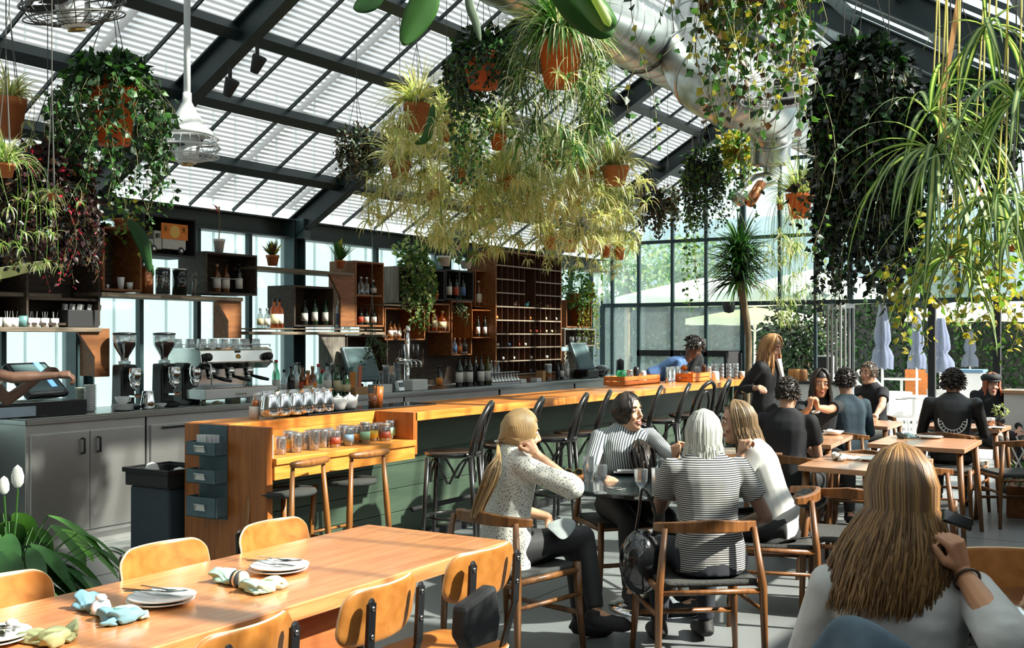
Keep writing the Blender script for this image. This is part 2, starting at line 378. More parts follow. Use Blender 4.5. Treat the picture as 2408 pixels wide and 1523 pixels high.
for j in range(N):
    u = (j+0.5)/N; x = XL+(RX-XL)*u
    b.beam((x, -0.6, zroof(x)+.10), (x, YE-.02, zroof(x)+.10), 0.025, 0.008, n)
for y in np.arange(RAFT[0]+.25, YE, 1.08):
    b.beam((XL, y, zroof(XL)+.12), (RX, y, ZR+.12), 0.05, 0.03, n)
struct(b.build('ceiling_shade_laths', 'lath', loc=(XL, 0, ZE)))
# left wall: eave beam, columns, mullions, panes, rails
b = MB(); b.bx(XL-.09, XL+.09, -1, YE, ZE-.20, ZE-.185); b.bx(XL-.09, XL+.09, -1, YE, ZE-.02, ZE-.005); b.bx(XL-.06, XL-.05, -1, YE, ZE-.2, ZE-.02)
struct(b.build('trim_eave_beam', 'steel_frame', loc=(XL, 0, ZE)))
for i, y in enumerate(RAFT[1:]):
    b = MB(); b.bx(XL-.08, XL+.10, y-.09, y-.075, 0, ZE); b.bx(XL-.08, XL+.10, y+.075, y+.09, 0, ZE); b.bx(XL-.01, XL+.01, y-.08, y+.08, 0, ZE)
    b.bx(XL+.0, XL+.2, y-.05, y+.05, ZE-.2, ZE-.0)
    struct(b.build('trim_column_%d' % (i+1), mat('column_paint', (0.05, 0.095, 0.105), 0.5, 0, .15), loc=(XL, y, 0)))
ym = np.arange(0.55, YE, 0.66)
for i, y in enumerate(ym):
    struct(MB().bx(XL-.035, XL+.02, y-.022, y+.022, 0, ZE-.2).build('trim_mullion_%d' % (i+1), 'mullion', loc=(XL, y, 0)))
for i in range(len(RAFT)-1):
    struct(MB().bx(XL-.03, XL-.024, RAFT[i], RAFT[i+1], 0.9, ZE-.2).build('window_%d' % (i+1), 'gwin', loc=(XL, RAFT[i], 0.9)))
struct(MB().bx(XL-.03, XL-.024, RAFT[-1], YE, 0.9, ZE-.2).build('window_6', 'gwin', loc=(XL, RAFT[-1], 0.9)))
struct(MB().bx(XL-.08, XL+.02, -1, YE, 0, 0.9).build('wall_left', mat('dado', (0.10, 0.13, 0.13), .7), loc=(XL, 0, 0)))
struct(MB().bx(XL-.06, XL+.04, -1, YE, 0.88, 0.93).build('trim_sill', 'mullion', loc=(XL, 0, .9)))
# end wall
zt = 2.08; zb = 3.04
def rail(name, x0, x1, z, h=0.055, w=0.06, m='mullion'): struct(MB().bx(x0, x1, YE-w/2, YE+w/2, z-h/2, z+h/2).build(name, m, loc=(x0, YE, z)))
rail('trim_end_transom', XL, XRE, zt, 0.06); rail('trim_end_upper_rail', XL, XRE, zb, 0.05); rail('trim_end_top_rail', XL+2.5, XRE-2.5, 4.15, 0.05)
EP = [1418, 1441, 1503, 1582, 1661, 1748, 1834, 1918, 2000, 2082, 2168, 2255, 2345, 2440, 2540]
for i, px in enumerate(EP):
    x = XY(px, YE); wide = px in (1418, 1748, 2000, 2345); z0 = 0 if (px < 1760 or px in (1918, 2000)) else zt
    z1 = max(zb, zroof(x)-.02) if i != 0 else 2.08
    w = 0.035 if wide else 0.02
    struct(MB().bx(x-w, x+w, YE-.04, YE+.03, z0, z1).build('trim_end_post_%d' % (i+1), 'mullion', loc=(x, YE, 0)))
for i, px in enumerate((2192, 2345)):   # folding door posts at the open doorway
    x = XY(px, YE); struct(MB().bx(x-.045, x+.045, YE-.06, YE+.04, 0, zt).build('trim_door_post_%d' % (i+1), 'blackm', loc=(x, YE, 0)))
rail('trim_end_low_rail', XY(1500, YE), XY(1748, YE), 1.34, 0.09, 0.08, 'blackm')
b = MB(); xa, xb = XL, XRE
prev = None
for i in range(len(EP)-1):
    x0, x1 = XY(EP[i], YE), XY(EP[i+1], YE)
    if EP[i] < 1748:
        struct(MB().bx(x0, x1, YE-.004, YE+.004, 0.05, zt).build('window_%d' % (10+i), 'gwin', loc=(x0, YE, 0)))
    struct(MB().bx(x0, x1, YE-.004, YE+.004, zt, zb).build('window_%d' % (30+i), 'gwin', loc=(x0, YE, zt)))
b = MB(); b.prism([(XL, zb), (XRE, zb), (RX, ZR)], 1, YE-.003, YE+.003); struct(b.build('window_50', 'gwin', loc=(RX, YE, zb)))
# gable louvre at the apex
b = MB()
for j in range(7): b.bx(RX-.42+j*.13, RX-.40+j*.13+.03, YE-.08, YE-.05, ZR-.62, ZR-.18)
b.prism([(RX-.5, ZR-.62), (RX+.5, ZR-.62), (RX+.2, ZR-.12), (RX-.2, ZR-.12)], 1, YE-.05, YE-.03)
struct(b.build('trim_gable_louvre', mat('louvre_grey', (0.06, 0.075, 0.07), .7), loc=(RX, YE, ZR)))
# folded glass door leaves parked beside the doorway
for i, (px, dy) in enumerate(((1962, -.1), (1972, -.25), (1982, -.42), (1992, -.6))):
    x = XY(px, YE+dy); b = MB(); b.bx(x-.012, x+.012, YE+dy-.35, YE+dy-.31, .03, 2.04); b.bx(x-.012, x+.012, YE+dy+.31, YE+dy+.35, .03, 2.04)
    b.bx(x-.012, x+.012, YE+dy-.31, YE+dy+.31, .03, .1); b.bx(x-.012, x+.012, YE+dy-.31, YE+dy+.31, 1.98, 2.04)
    struct(b.build('door_%d' % (i+1), mat('door_alu', (0.35, 0.37, 0.36), .4, .6), loc=(x, YE+dy, 0)))
# right side, unseen: columns, and a solid wall raised to cut side light
for i, y in enumerate(RAFT[1:]):
    struct(MB().bx(XRE-.05, XRE+.08, y-.07, y+.07, 0, 2.75).build('trim_right_column_%d' % (i+1), 'mullion', loc=(XRE, y, 0)))

struct(MB().bx(XRE+.02, XRE+.08, -1, YE, 0, 2.1).build('wall_right_light_block', mat('right_light_block_dark', (0.08, 0.09, 0.07), .8), loc=(XRE, 0, 0)))  # unseen solid wall, height chosen to hold back light from the side
struct(MB().bx(XL, XRE, -1.3, -1.2, 0, 5.0).build('wall_back_light_block', mat('back_light_block_dark', (0.07, 0.065, 0.05), .8), loc=(0, -1.2, 0)))  # unseen dark wall added behind the camera to lower the ambient light
# ================================================================== BAR
XB = -4.84; XBB = -5.57; XC = -7.06; ZB = 1.04; ZC = 1.01
yb0 = 4.93; yb1 = 13.85
yn0 = YX(628, XB); yn1 = YX(972, XB)           # open niche with the jar ledge
bar = thing('bar_counter', 'long wooden bar counter with a green panelled front and a low side ledge', 'bar counter', (XB, yb0, 0))
b = MB(); b.bx(XBB, XB, yn1+.03, yb1, ZB-.065, ZB); b.bx(XBB, XB-.36, yb0+.04, yn1+.03, ZB-.065, ZB)
b.build('bar_top', 'bar', bar, bevel=.004)
b = MB(); b.prism([(XBB, 0), (XB, 0), (XB, ZB-.005), (XBB, ZB-.005)], 1, yb0, yb0+.055)
b.build('end_panel', 'barend', bar, bevel=.003)
b = MB(); b.bx(XB-.36, XB, yn1+.0, yn1+.05, .73, ZB); b.build('ledge_end_board', 'barend', bar, bevel=.003)
b = MB(); b.bx(XB-.36, XB+.03, yb0+.055, yn1, .80, .84); b.build('ledge_shelf', 'ledge', bar, bevel=.004)
b = MB(); b.bx(XB-.01, XB+.015, yb0+.055, yn1, .705, .80); b.build('ledge_fascia', 'ledge', bar, bevel=.002)
b = MB(); b.bx(XB-.39, XB-.362, yb0+.055, yn1, .70, ZB-.065); b.build('ledge_backboard', 'ledge', bar)
b = MB()
for i in range(5):
    z0 = .06+i*.182; b.bx(XB-.42, XB-.385, yb0+.06, yb1-.05, z0, z0+.178)
b.bx(XB-.40, XB-.34, yn1+.06, yb1-.05, .70, .974)
b.build('front_panel', 'green', bar, bevel=.003)
MB().bx(XB-.44, XB-.30, yb0+.06, yb1-.05, 0, .06).build('plinth', 'blackm', bar)
MB().bx(XBB+.02, XBB+.05, yb0+.06, yb1-.05, 0, ZB-.07).build('back_panel', 'crate2', bar)
MB().bx(XBB, XB-.3, yb1-.05, yb1, 0, ZB-.066).build('far_end_panel', 'green', bar)
b = MB(); b.tube([(XB-.2, yn1+.25, .28), (XB-.2, yb1-.1, .28)], .02, 8)
b.build('foot_rail', 'blackm', bar, smooth=True)
# steel back counter
ce0 = YX(66, XC)-.02
ct = thing('steel_worktop', 'long stainless steel worktop running behind the wooden bar', 'worktop', (XC, ce0, ZC))
b = MB(); b.bx(XL+.14, XC, ce0, 15.1, ZC-.012, ZC); b.bx(XC-.012, XC, ce0, 15.1, ZC-.05, ZC-.012); b.bx(XL+.14, XC, ce0, ce0+.012, ZC-.05, ZC-.012)
b.build('worktop_sheet', 'steel2', ct, bevel=.003)
def steelcab(y0, y1, label, doors=2, hnd='v'):
    t = thing('steel_cabinet', label, 'cabinet', (XC-.05, y0, 0))
    b = MB(); b.bx(XL+.16, XC-.05, y0+.004, y1-.004, .10, ZC-.0125); b.bx(XL+.2, XC-.12, y0+.02, y1-.02, 0, .10)
    b.build('cabinet_body', 'steel', t, bevel=.003)
    w = (y1-y0-.06)/doors
    for k in range(doors):
        a = y0+.03+k*w; b = MB(); b.bx(XC-.049, XC-.03, a+.003, a+w-.003, .14, .885)
        d = b.build('cabinet_door', 'steel', t, bevel=.003)
        if hnd == 'v':
            hy = a+w-.07 if k % 2 == 0 else a+.07
            b = MB(); b.tube([(XC-.03, hy, .72), (XC-.002, hy, .72), (XC-.002, hy, .83), (XC-.03, hy, .83)], .009, 6)
        else:
            b = MB(); b.tube([(XC-.03, a+.12, .86), (XC-.002, a+.12, .86), (XC-.002, a+w-.12, .86), (XC-.03, a+w-.12, .86)], .008, 6)
        b.build('door_handle', 'blackm', d, smooth=True)
    return t
yc1 = YX(352, XC)
steelcab(ce0+.03, yc1, 'two-door stainless steel cabinet with black pull handles at the counter end')
steelcab(yc1+.01, yc1+1.5, 'stainless steel fridge unit half hidden behind the bar end panel', 2, 'h')
for j, (a, lb) in enumerate(((1.52, 'stainless steel undercounter unit below the espresso machine and bottles'), (3.4, 'stainless steel undercounter unit below the tilted till screen'), (5.3, 'stainless steel undercounter unit below the wine bottles'), (7.2, 'stainless steel undercounter unit below the far till'))):
    steelcab(yc1+a, min(yc1+a+1.86, 15.0), lb, 3, 'h')
# black bus bin in the aisle
t = thing('waste_bin', 'black open bin wedged behind the bar end panel with napkins inside', 'bin', (-6.15, 4.85, 0))
c = W(300, 1103, 7.25)
b = MB(); x0, y0 = c.x-.05, c.y+.02; zt_ = c.z
b.bx(x0, x0+.42, y0, y0+.012, .62, zt_); b.bx(x0, x0+.42, y0+.36, y0+.372, .62, zt_); b.bx(x0, x0+.012, y0, y0+.37, .62, zt_); b.bx(x0+.408, x0+.42, y0, y0+.37, .62, zt_); b.bx(x0, x0+.42, y0, y0+.37, .61, .622)
b.build('bin_body', 'blackm', t, bevel=.008)
b = MB(); b.bx(x0-.015, x0+.435, y0-.015, y0+.0, zt_-.02, zt_+.012); b.bx(x0-.015, x0+.435, y0+.372, y0+.385, zt_-.02, zt_+.012); b.bx(x0-.015, x0-.0, y0, y0+.372, zt_-.02, zt_+.012); b.bx(x0+.42, x0+.435, y0, y0+.372, zt_-.02, zt_+.012)
b.build('bin_rim', 'black', t, bevel=.004)
b = MB(); b.bx(x0+.02, x0+.40, y0+.02, y0+.35, .0, .609); b.build('bin_stand', mat('dark_blue_plastic', (0.03, 0.045, 0.06), .6), t, bevel=.02)
MB().ell((x0+.12, y0+.12, zt_-.01), (.05, .05, .05), 7).build('crumpled_napkin', 'paper', t); MB().ell((x0+.3, y0+.2, zt_-.03), (.06, .04, .04), 7).build('crumpled_napkin', 'paper', t)
# blue metal file drawers on the end panel
t = thing('wall_file_rack', 'blue-grey metal rack of three small drawers on the bar end panel', 'drawer rack', (0, 0, .6))
p0 = WY(468, 1000, yb0-.01); p1 = WY(532, 1215, yb0-.01)
bm_ = mat('blue_grey_metal', (0.085, 0.135, 0.155), .55, .3, .2, 12)
MB().bx(p0.x, p1.x, yb0-.008, yb0, p1.z-.02, ZB-.005).build('back_plate', bm_, t)
for k, (ya, yb_) in enumerate(((1040, 1072), (1105, 1138), (1170, 1218))):
    za = WY(490, ya, yb0-.1).z; zb2 = WY(490, yb_, yb0-.1).z
    b = MB(); xa, xb = p0.x-.01, p1.x+.01; y1_, y0_ = yb0-.009, yb0-.11
    b.bx(xa, xb, y0_, y0_+.006, zb2, za); b.bx(xa, xa+.005, y0_, y1_, zb2, za); b.bx(xb-.005, xb, y0_, y1_, zb2, za); b.bx(xa, xb, y0_, y1_, zb2, zb2+.006)
    d = b.build('file_drawer', bm_, t, bevel=.002)
    b = MB(); cxm = (xa+xb)/2; zm = (za+zb2)/2
    b.tube([(cxm-.045, y0_-.004, zm-.018), (cxm-.045, y0_-.012, zm+.018), (cxm+.045, y0_-.012, zm+.018), (cxm+.045, y0_-.004, zm-.018)], .004, 6, closed=True)
    b.build('label_holder', 'steel', d); MB().bx(cxm-.04, cxm+.04, y0_-.004, y0_-.001, zm-.015, zm+.015).build('drawer_card', 'label', d)
    if k == 0:
        b = MB()
        for q in range(6): b.box((cxm-.05+.02*q, y0_+.05+.015*q, za+.0), (.10, .004, .08), .1*q-.2)
        b.build('cards', 'paper', d)

# ================================================================== STOOLS
def wood_stool():
    t = thing('wooden_stool', 'oak backed bar stool under the jar ledge, nearer the end panel', 'stool', (0, 0, 0))
    MB().lathe([(.0, .60), (.19, .60), (.20, .615), (.19, .635), (0, .635)], 20, sy=.9).build('seat', 'cord', t, world=False, smooth=True)
    for sx_ in (-1, 1):
        b = MB(); b.tube([(sx_*.22, -.19, 0), (sx_*.185, -.17, .45), (sx_*.155, -.16, .80)], [.019, .021, .013], 8); b.build('leg', 'oak', t, world=False, smooth=True)
        b = MB(); b.tube([(sx_*.21, .19, 0), (sx_*.17, .16, .60)], [.015, .02], 8); b.build('leg', 'oak', t, world=False, smooth=True)
    b = MB(); b.tube([(.20*math.sin(a), -.16-.05*(1-math.cos(a))*0-.04*math.cos(a), .815) for a in np.linspace(-1.25, 1.25, 9)], [.016, .022, .025, .027, .028, .027, .025, .022, .016], 8, flat=1.0)
    b.build('backrest', 'oak', t, world=False, smooth=True)
    b = MB()
    for z, y in ((.2, -.18), (.28, .17)): b.tube([(-.2, y, z), (.2, y, z)], .011, 6)
    for s_ in (-1, 1): b.tube([(s_*.195, -.18, .26), (s_*.195, .17, .26)], .011, 6)
    b.build('stretcher', 'oak', t, world=False, smooth=True); return t
ws = wood_stool(); xs = XB+.02
ws.location = (xs-.03, YX(712, XB+.12), 0); ws.rotation_euler = (0, 0, PI/2+.1)
dup(ws, (xs-.03, YX(858, XB+.12), 0), PI/2-.05, 'oak backed bar stool under the jar ledge, next to the green bar front')
def bent_stool():
    t = thing('bentwood_bar_stool', 'x', 'bar stool', (0, 0, 0), 0, 'black bentwood stools along the bar')
    MB().lathe([(.0, .735), (.19, .735), (.205, .745), (.205, .765), (.19, .772), (0, .765)], 24).build('seat', 'bent', t, world=False, smooth=True)
    for sx_ in (-1, 1):
        b = MB(); b.tube([(sx_*.20, .19, 0), (sx_*.17, .15, .74)], [.013, .019], 8); b.build('leg', 'bent', t, world=False, smooth=True)
        b = MB(); b.tube([(sx_*.20, -.21, 0), (sx_*.17, -.16, .74)], [.013, .019], 8); b.build('leg', 'bent', t, world=False, smooth=True)
    b = MB(); pts = []
    for a in np.linspace(0, PI, 17):
        zz = .76+.36*math.sin(a)**.75; pts.append((.185*math.cos(a)*(1 if a else 1), -.165-.30*(zz-.76)*(.6+.5*(zz-.76)/.36), zz))
    b.tube(pts, .021, 8); b.build('back_hoop', 'bent', t, world=False, smooth=True)
    b = MB(); pts = [(.095*math.cos(a), -.175-.22*(.26*math.sin(a)**.8), .76+.26*math.sin(a)**.8) for a in np.linspace(0, PI, 13)]
    b.tube(pts, .014, 8); b.build('inner_hoop', 'bent', t, world=False, smooth=True)
    b = MB(); b.tube([(.185*math.cos(a), .185*math.sin(a), .30) for a in np.linspace(0, 2*PI, 25)[:-1]], .012, 6, closed=True); b.build('foot_ring', 'bent', t, world=False, smooth=True)
    b = MB()
    for k in range(4):
        a0 = PI/4+k*PI/2
        b.tube([(.165*math.cos(a0+s_*.75*(1-u)), .165*math.sin(a0+s_*.75*(1-u)), .55+.17*math.sin(u*PI/2)) for s_ in (1,) for u in (0, .3, .6, .85, 1)], .009, 6)
        b.tube([(.165*math.cos(a0-.75*(1-u)), .165*math.sin(a0-.75*(1-u)), .55+.17*math.sin(u*PI/2)) for u in (0, .3, .6, .85, 1)], .009, 6)
    b.build('brace', 'bent', t, world=False, smooth=True); return t
bs = bent_stool(); sx0 = XB+.30
spx = [(1065, 'nearest the jar ledge'), (1185, 'behind the ponytailed woman'), (1290, 'whose back shows just past the blonde head'), (1358, 'beside the woman in the striped blouse'), (1480, 'hidden behind the dark-haired woman in stripes'),
       (1545, 'second past the dark-haired woman'), (1618, 'fourth from the far end of the bar'), (1650, 'third from the far end of the bar'), (1695, 'next to last at the far end'), (1722, 'last at the far end beside the woman in a blazer')]
ys_ = [YX(p, sx0) for p, _ in spx]
for i, (p, lb) in enumerate(spx):
    y = ys_[i]; L_ = 'black bentwood bar stool '+lb; q = bs if i == 0 else dup(bs, (0, 0, 0), 0)
    q.location = (sx0+.02*(i % 3), y, 0); q.rotation_euler = (0, 0, PI/2+[.42, .40, .36, .42, .4, .35, -.2, .22, .1, -.35][i]); q['label'] = L_

# ================================================================== COMMUNAL TABLE AND SCHOOL CHAIRS
TX0, TX1, TY0, TY1, TZ = -3.16, -2.41, .35, 3.86, .75
t = thing('communal_table', 'long glossy orange-brown wooden communal table set with plates and napkins', 'table', ((TX0+TX1)/2, 2.0, 0))
MB().bx(TX0, TX1, TY0, TY1, TZ-.055, TZ).build('tabletop', 'table', t, bevel=.005)
tb = wood('table_base_wood', (0.30, 0.085, 0.025), (0.45, 0.15, 0.045), (1, 12, 1), 8, .5)
MB().bx(TX0+.14, TX1-.14, 1.0, 3.05, .12, .69).build('base_panel', tb, t, bevel=.004)
MB().bx(TX0+.1, TX1-.1, .9, 3.15, .0, .12).build('plinth', tb, t, bevel=.004)
def school_chair():
    t = thing('school_chair', 'x', 'chair', (0, 0, 0), 0, 'plywood school chairs round the communal table')
    vs = []; fs = []; nx, nz = 14, 6
    for j in range(nz+1):
        for i in range(nx+1):
            u = -1+2*i/nx; w = j/nz; z = .655+.185*w
            hw = .20-(.035*max(0, abs(w-.5)*2-.72)/.28)**1; x = u*hw
            vs.append((x, -.215+.045*u*u+.03*(1-w)-.0, z-.012*(abs(u) > .9)*(1 if w > .5 else -1)))
    for j in range(nz):
        for i in range(nx): a = j*(nx+1)+i; fs.append((a, a+1, a+nx+2, a+nx+1))
    q = MB().add(vs, fs).build('backrest', ['ply', 'plyedge'], t, world=False, smooth=True, solid=.013, sub=1)
    q.modifiers['s'].material_offset_rim = 1
    vs = []; fs = []
    for j in range(9):
        for i in range(9):
            u, w = -1+i/4, -1+j/4; r_ = .2*(1-.10*(abs(u)**4)*(abs(w)**4)); vs.append((u*r_*(.95+.05*w), w*r_, .45-.018*(1-u*u)*(w < .6)-.02*max(0, w-.6)))
    for j in range(8):
        for i in range(8): a = j*9+i; fs.append((a, a+1, a+10, a+9))
    q = MB().add(vs, fs).build('seat', ['ply', 'plyedge'], t, world=False, smooth=True, solid=.013, sub=1); q.modifiers['s'].material_offset_rim = 1
    for s_ in (-1, 1):
        b = MB(); b.beam((s_*.13, -.150, .40), (s_*.13, -.222, .62), .03, .010, (0, 1, 0)); b.beam((s_*.13, -.222, .62), (s_*.13, -.232, .80), .034, .012, (0, 1, 0))
        b.ell((s_*.13, -.232, .80), (.017, .006, .017), 10)
        up = b.build('back_upright', 'black', t, world=False, bevel=.002)
        b = MB(); b.ell((s_*.13, -.240, .785), (.008, .004, .008), 8); b.ell((s_*.13, -.236, .70), (.008, .004, .008), 8); b.build('rivet', 'chrome', up, world=False, smooth=True)
        b = MB(); b.beam((s_*.16, -.16, .43), (s_*.19, -.21, 0), .03, .022, (0, 1, 0)); b.build('leg', 'black', t, world=False, bevel=.003)
        b = MB(); b.beam((s_*.16, .14, .43), (s_*.18, .18, 0), .026, .022, (0, 1, 0)); b.build('leg', 'black', t, world=False, bevel=.003)
    b = MB(); b.bx(-.16, .16, -.17, -.15, .405, .43); b.bx(-.16, .16, .13, .15, .405, .43); b.bx(-.165, -.145, -.16, .14, .405, .43); b.bx(.145, .165, -.16, .14, .405, .43)
    b.build('seat_frame', 'black', t, world=False, bevel=.002); return t
sc = school_chair(); ncx = -2.35; fcx = -3.04
spec = [(ncx, 3.32, PI/2-.08, 'plywood school chair with a black bag over its back, by the table corner'),
        (ncx+.03, 2.68, PI/2+.04, 'plywood school chair with its back to us, between two others on the floor side'),
        (ncx+.03, 2.10, PI/2+.06, 'plywood school chair cut by the bottom of the picture, black uprights showing'),
        (ncx+.02, 1.50, PI/2+.05, 'plywood school chair of which only a top corner shows at the bottom'),
        (fcx, 3.31, -PI/2, 'plywood school chair across the table, nearest the bar end panel'),
        (fcx, 2.74, -PI/2-.04, 'plywood school chair across the table in front of the steel cabinet'),
        (fcx, 2.08, -PI/2, 'plywood school chair across the table beside the peace lily')]
for i, (x, y, r, lb) in enumerate(spec):
    q = sc if i == 0 else dup(sc, (0, 0, 0)); q.location = (x, y, 0); q.rotation_euler = (0, 0, r); q['label'] = lb
# black bag on the corner chair
b = MB(); bx_ = ncx+.26
b.prism([(3.00, .70), (3.19, .74), (3.22, .62), (3.20, .54), (3.03, .55), (2.99, .60)], 0, bx_-.01, bx_+.05)
tag(b.build('handbag', 'blackm', loc=(bx_, 3.1, .55), bevel=.015), 'black leather bag slung over the back of the corner school chair', 'bag')
# ---------------- plates, cutlery, napkins
def lathe_obj(name, prof, m, parent, c, n=28, **k): return MB().lathe(prof, n, c).build(name, m, parent, smooth=True, **k)
PL = [(0, 0), (.06, 0), (.065, .004), (.104, .013), (.106, .017), (.10, .016), (.065, .009), (0, .007)]
def fork(b, p, a, l=.19, m=0, tines=4):
    d = Vector((math.cos(a), math.sin(a), 0)); n_ = Vector((-d.y, d.x, 0)); p = Vector(p)
    b.beam(p, p+d*l*.62, .008, .003); b.beam(p+d*l*.62, p+d*l*.76, .021, .003)
    for k in range(tines):
        o = n_*(-.009+.018*k/(tines-1)) if tines > 1 else n_*0
        b.beam(p+d*l*.76+o, p+d*l+o+Vector((0, 0, .006)), .003 if tines > 1 else .018, .002)
def napkin(b, p, a, l=.22, w=.07, seed=0, nr=9, hh=.05, m=0, pinch=.5):
    r = random.Random(seed); p = Vector(p); d = Vector((math.cos(a), math.sin(a), 0)); n_ = Vector((-d.y, d.x, 0))
    n = 18; vs = []; fs = []
    for i in range(n+1):
        u = i/n; ww = w*(.35+.65*abs((u-pinch)/max(pinch, 1-pinch))**.7)*(.75+.3*math.sin(u*9+seed)); c = p+d*(l*(u-.5))+n_*.01*math.sin(u*7+seed)
        for j in range(nr):
            t_ = 2*PI*j/nr; rr = 1+.30*math.sin(3*t_+u*8+seed)+.22*math.sin(7*t_+u*3+seed)+r.uniform(-.16, .16)
            y_ = math.cos(t_)*ww*rr; z_ = max(0.002, hh*.5*(ww/w)*(1+math.sin(t_)*rr)); vs.append(c+n_*y_+Vector((0, 0, z_)))
    for i in range(n):
        for j in range(nr): fs.append((i*nr+j, i*nr+(j+1) % nr, (i+1)*nr+(j+1) % nr, (i+1)*nr+j))
    fs.append(tuple(range(nr))[::-1]); fs.append(tuple(n*nr+j for j in range(nr))); b.add(vs, fs, m)
def plate_set(px, py, lb1, lb2, side=0):
    c = WZ(px, py, TZ+.01); c.z = TZ+.001
    t = thing('plate', lb1, 'plate', c)
    for k in range(2): lathe_obj('plate_dish', PL, 'white', t, c+Vector((0.006*k, 0, .012*k)), 32)
    for k, (ox, oy, a, tn) in enumerate(((-.16, .0, .25, 4), (-.13, .05, .05, 1), (-.10, -.04, .45, 4))):
        b = MB(); fork(b, c+Vector((ox, oy-.02, .032+.004*k)), a, .2, 0, tn); q = b.build('fork' if tn > 1 else 'knife', 'chrome', loc=c+Vector((ox, oy, .03)))
        tag(q, ('steel fork' if tn > 1 else 'steel table knife')+' '+lb2[k], 'cutlery')
    return c
blu = mat('pale_blue_linen', (0.17, 0.34, 0.42), .9, 0, .3, 10, .3); mint = mat('mint_linen', (0.33, 0.50, 0.42), .9, 0, .3, 12, .3)
c1 = plate_set(378, 1412, 'two stacked white plates with cutlery nearest the bottom left of the long table', ('lying topmost across the nearer pair of plates', 'between two forks on the nearer pair of plates', 'with tines over the nearer plate rim'))
c2 = plate_set(655, 1338, 'two stacked white plates with cutlery toward the middle of the long table', ('lying topmost across the farther pair of plates', 'between two forks on the farther pair of plates', 'with tines over the farther plate rim'))
c3 = plate_set(-25, 1502, 'white plate cut by the picture edge at the bottom left corner', ('on the cut-off corner plate, nearest the camera', 'on the cut-off corner plate', 'on the cut-off corner plate, pointing right'))
def linen(px, py, a, mats_, lb, seed, ring=None):
    c = WZ(px, py, TZ+.02); c.z = TZ+.001
    t = thing('napkin', lb, 'napkin', c)
    for k in range(3):
        b = MB(); aa = a+(-.35, .0, .42)[k]; off = Vector((math.cos(aa), math.sin(aa), 0))*.055
        napkin(b, c+off, aa, .20, .045, seed+k*3, 18, .05, 0, .12); b.build('fold', mats_[k], t, smooth=True, sub=1)
    b = MB(); napkin(b, c-Vector((math.cos(a), math.sin(a), 0))*.075, a, .13, .05, seed+11, 18, .055, 0, .9); b.build('tail', mats_[0], t, smooth=True, sub=1)
    b = MB(); d = Vector((math.cos(a), math.sin(a), 0)); cc = c-d*.02+Vector((0, 0, .022))
    if ring: b.tube([cc-d*.016, cc+d*.016], .031, 14); b.build('napkin_ring', striped('ring_pattern', (.75, .55, .36), (.03, .03, .03), 14, 'X', .6, .45), t, smooth=True)
    else: b.tube([cc-d*.007, cc+d*.007], .030, 10); b.ell(cc+Vector((0, 0, .03)), (.02, .018, .012), 8); b.build('napkin_tie', 'paper', t, smooth=True)
linen(245, 1432, -.18, [blu, blu, mint], 'pale blue linen napkin tied with white string beside the nearer plates', 3)
linen(572, 1366, -.10, [mint, mint, mat('cream_linen', (.50, .52, .34), .9, 0, .25, 12, .3)], 'mint and cream linen napkin in a patterned wooden ring beside the farther plates', 8, True)
linen(45, 1492, .5, [mat('olive_linen', (.30, .32, .16), .9, 0, .3, 12, .3)]*3, 'olive green cloth napkin on the cut-off corner plate', 5)
# ================================================================== SMALL TABLES AND ARMCHAIRS ON THE FLOOR SIDE
def armchair(wd='walnut'):
    t = thing('wooden_armchair', 'x', 'chair', (0, 0, 0), 0, 'wooden armchairs with curved top rails')
    vs = []; fs = []; n = 12
    for j in range(n+1):
        for i in range(n+1):
            u, w = -1+2*i/n, -1+2*j/n; vs.append((u*(.245-.02*(w < 0)*abs(w)), w*.22, .44-.02*(1-u*u)*(1-w*w)))
    for j in range(n):
        for i in range(n): a = j*(n+1)+i; fs.append((a, a+1, a+n+2, a+n+1))
    MB().add(vs, fs).build('seat', 'cord', t, world=False, smooth=True, solid=.03)
    for s_ in (-1, 1):
        b = MB(); b.tube([(s_*.26, -.24, 0), (s_*.25, -.23, .42), (s_*.215, -.205, .70)], [.014, .021, .014], 8); b.build('leg', wd, t, world=False, smooth=True)
        b = MB(); b.tube([(s_*.27, .24, 0), (s_*.255, .22, .25), (s_*.25, .21, .46)], [.014, .02, .021], 8); b.build('leg', wd, t, world=False, smooth=True)
        b = MB(); b.tube([(s_*.26, -.235, .30), (s_*.262, .225, .30)], .012, 6); b.build('side_rail', wd, t, world=False, smooth=True); MB().tube([(s_*.25, -.225, .42), (s_*.252, .215, .42)], .017, 6).build('side_rail', wd, t, world=False, smooth=True)
    b = MB(); a_ = np.linspace(-1.0, 1.0, 15); vs = []; fs = []
    for q in a_:
        x = .243*math.sin(q*1.35); y = -.02-.235*math.cos(q*1.15)+.0; hh = .020+.012*(1-abs(q)); w_ = .014+.006*abs(q)
        nx_, ny_ = math.sin(q*1.2), -math.cos(q*1.2)
        for dz, dn in ((-hh, -w_), (-hh, w_), (hh, w_), (hh, -w_)): vs.append((x+nx_*dn, y+ny_*dn, .715+dz-.02*abs(q)))
    for i in range(14):
        for j in range(4): fs.append((i*4+j, i*4+(j+1) % 4, (i+1)*4+(j+1) % 4, (i+1)*4+j))
    fs.append((3, 2, 1, 0)); fs.append((56, 57, 58, 59))
    MB().add(vs, fs).build('top_rail', wd, t, world=False, bevel=.006, seg=3)
    for q_ in (((-.25, -.225, .40), (.25, -.225, .40)), ((-.25, .215, .42), (.25, .215, .42)), ((-.26, .23, .2), (.26, .23, .2))): MB().tube(q_, .014, 6).build('seat_rail', wd, t, world=False, smooth=True)
    return t
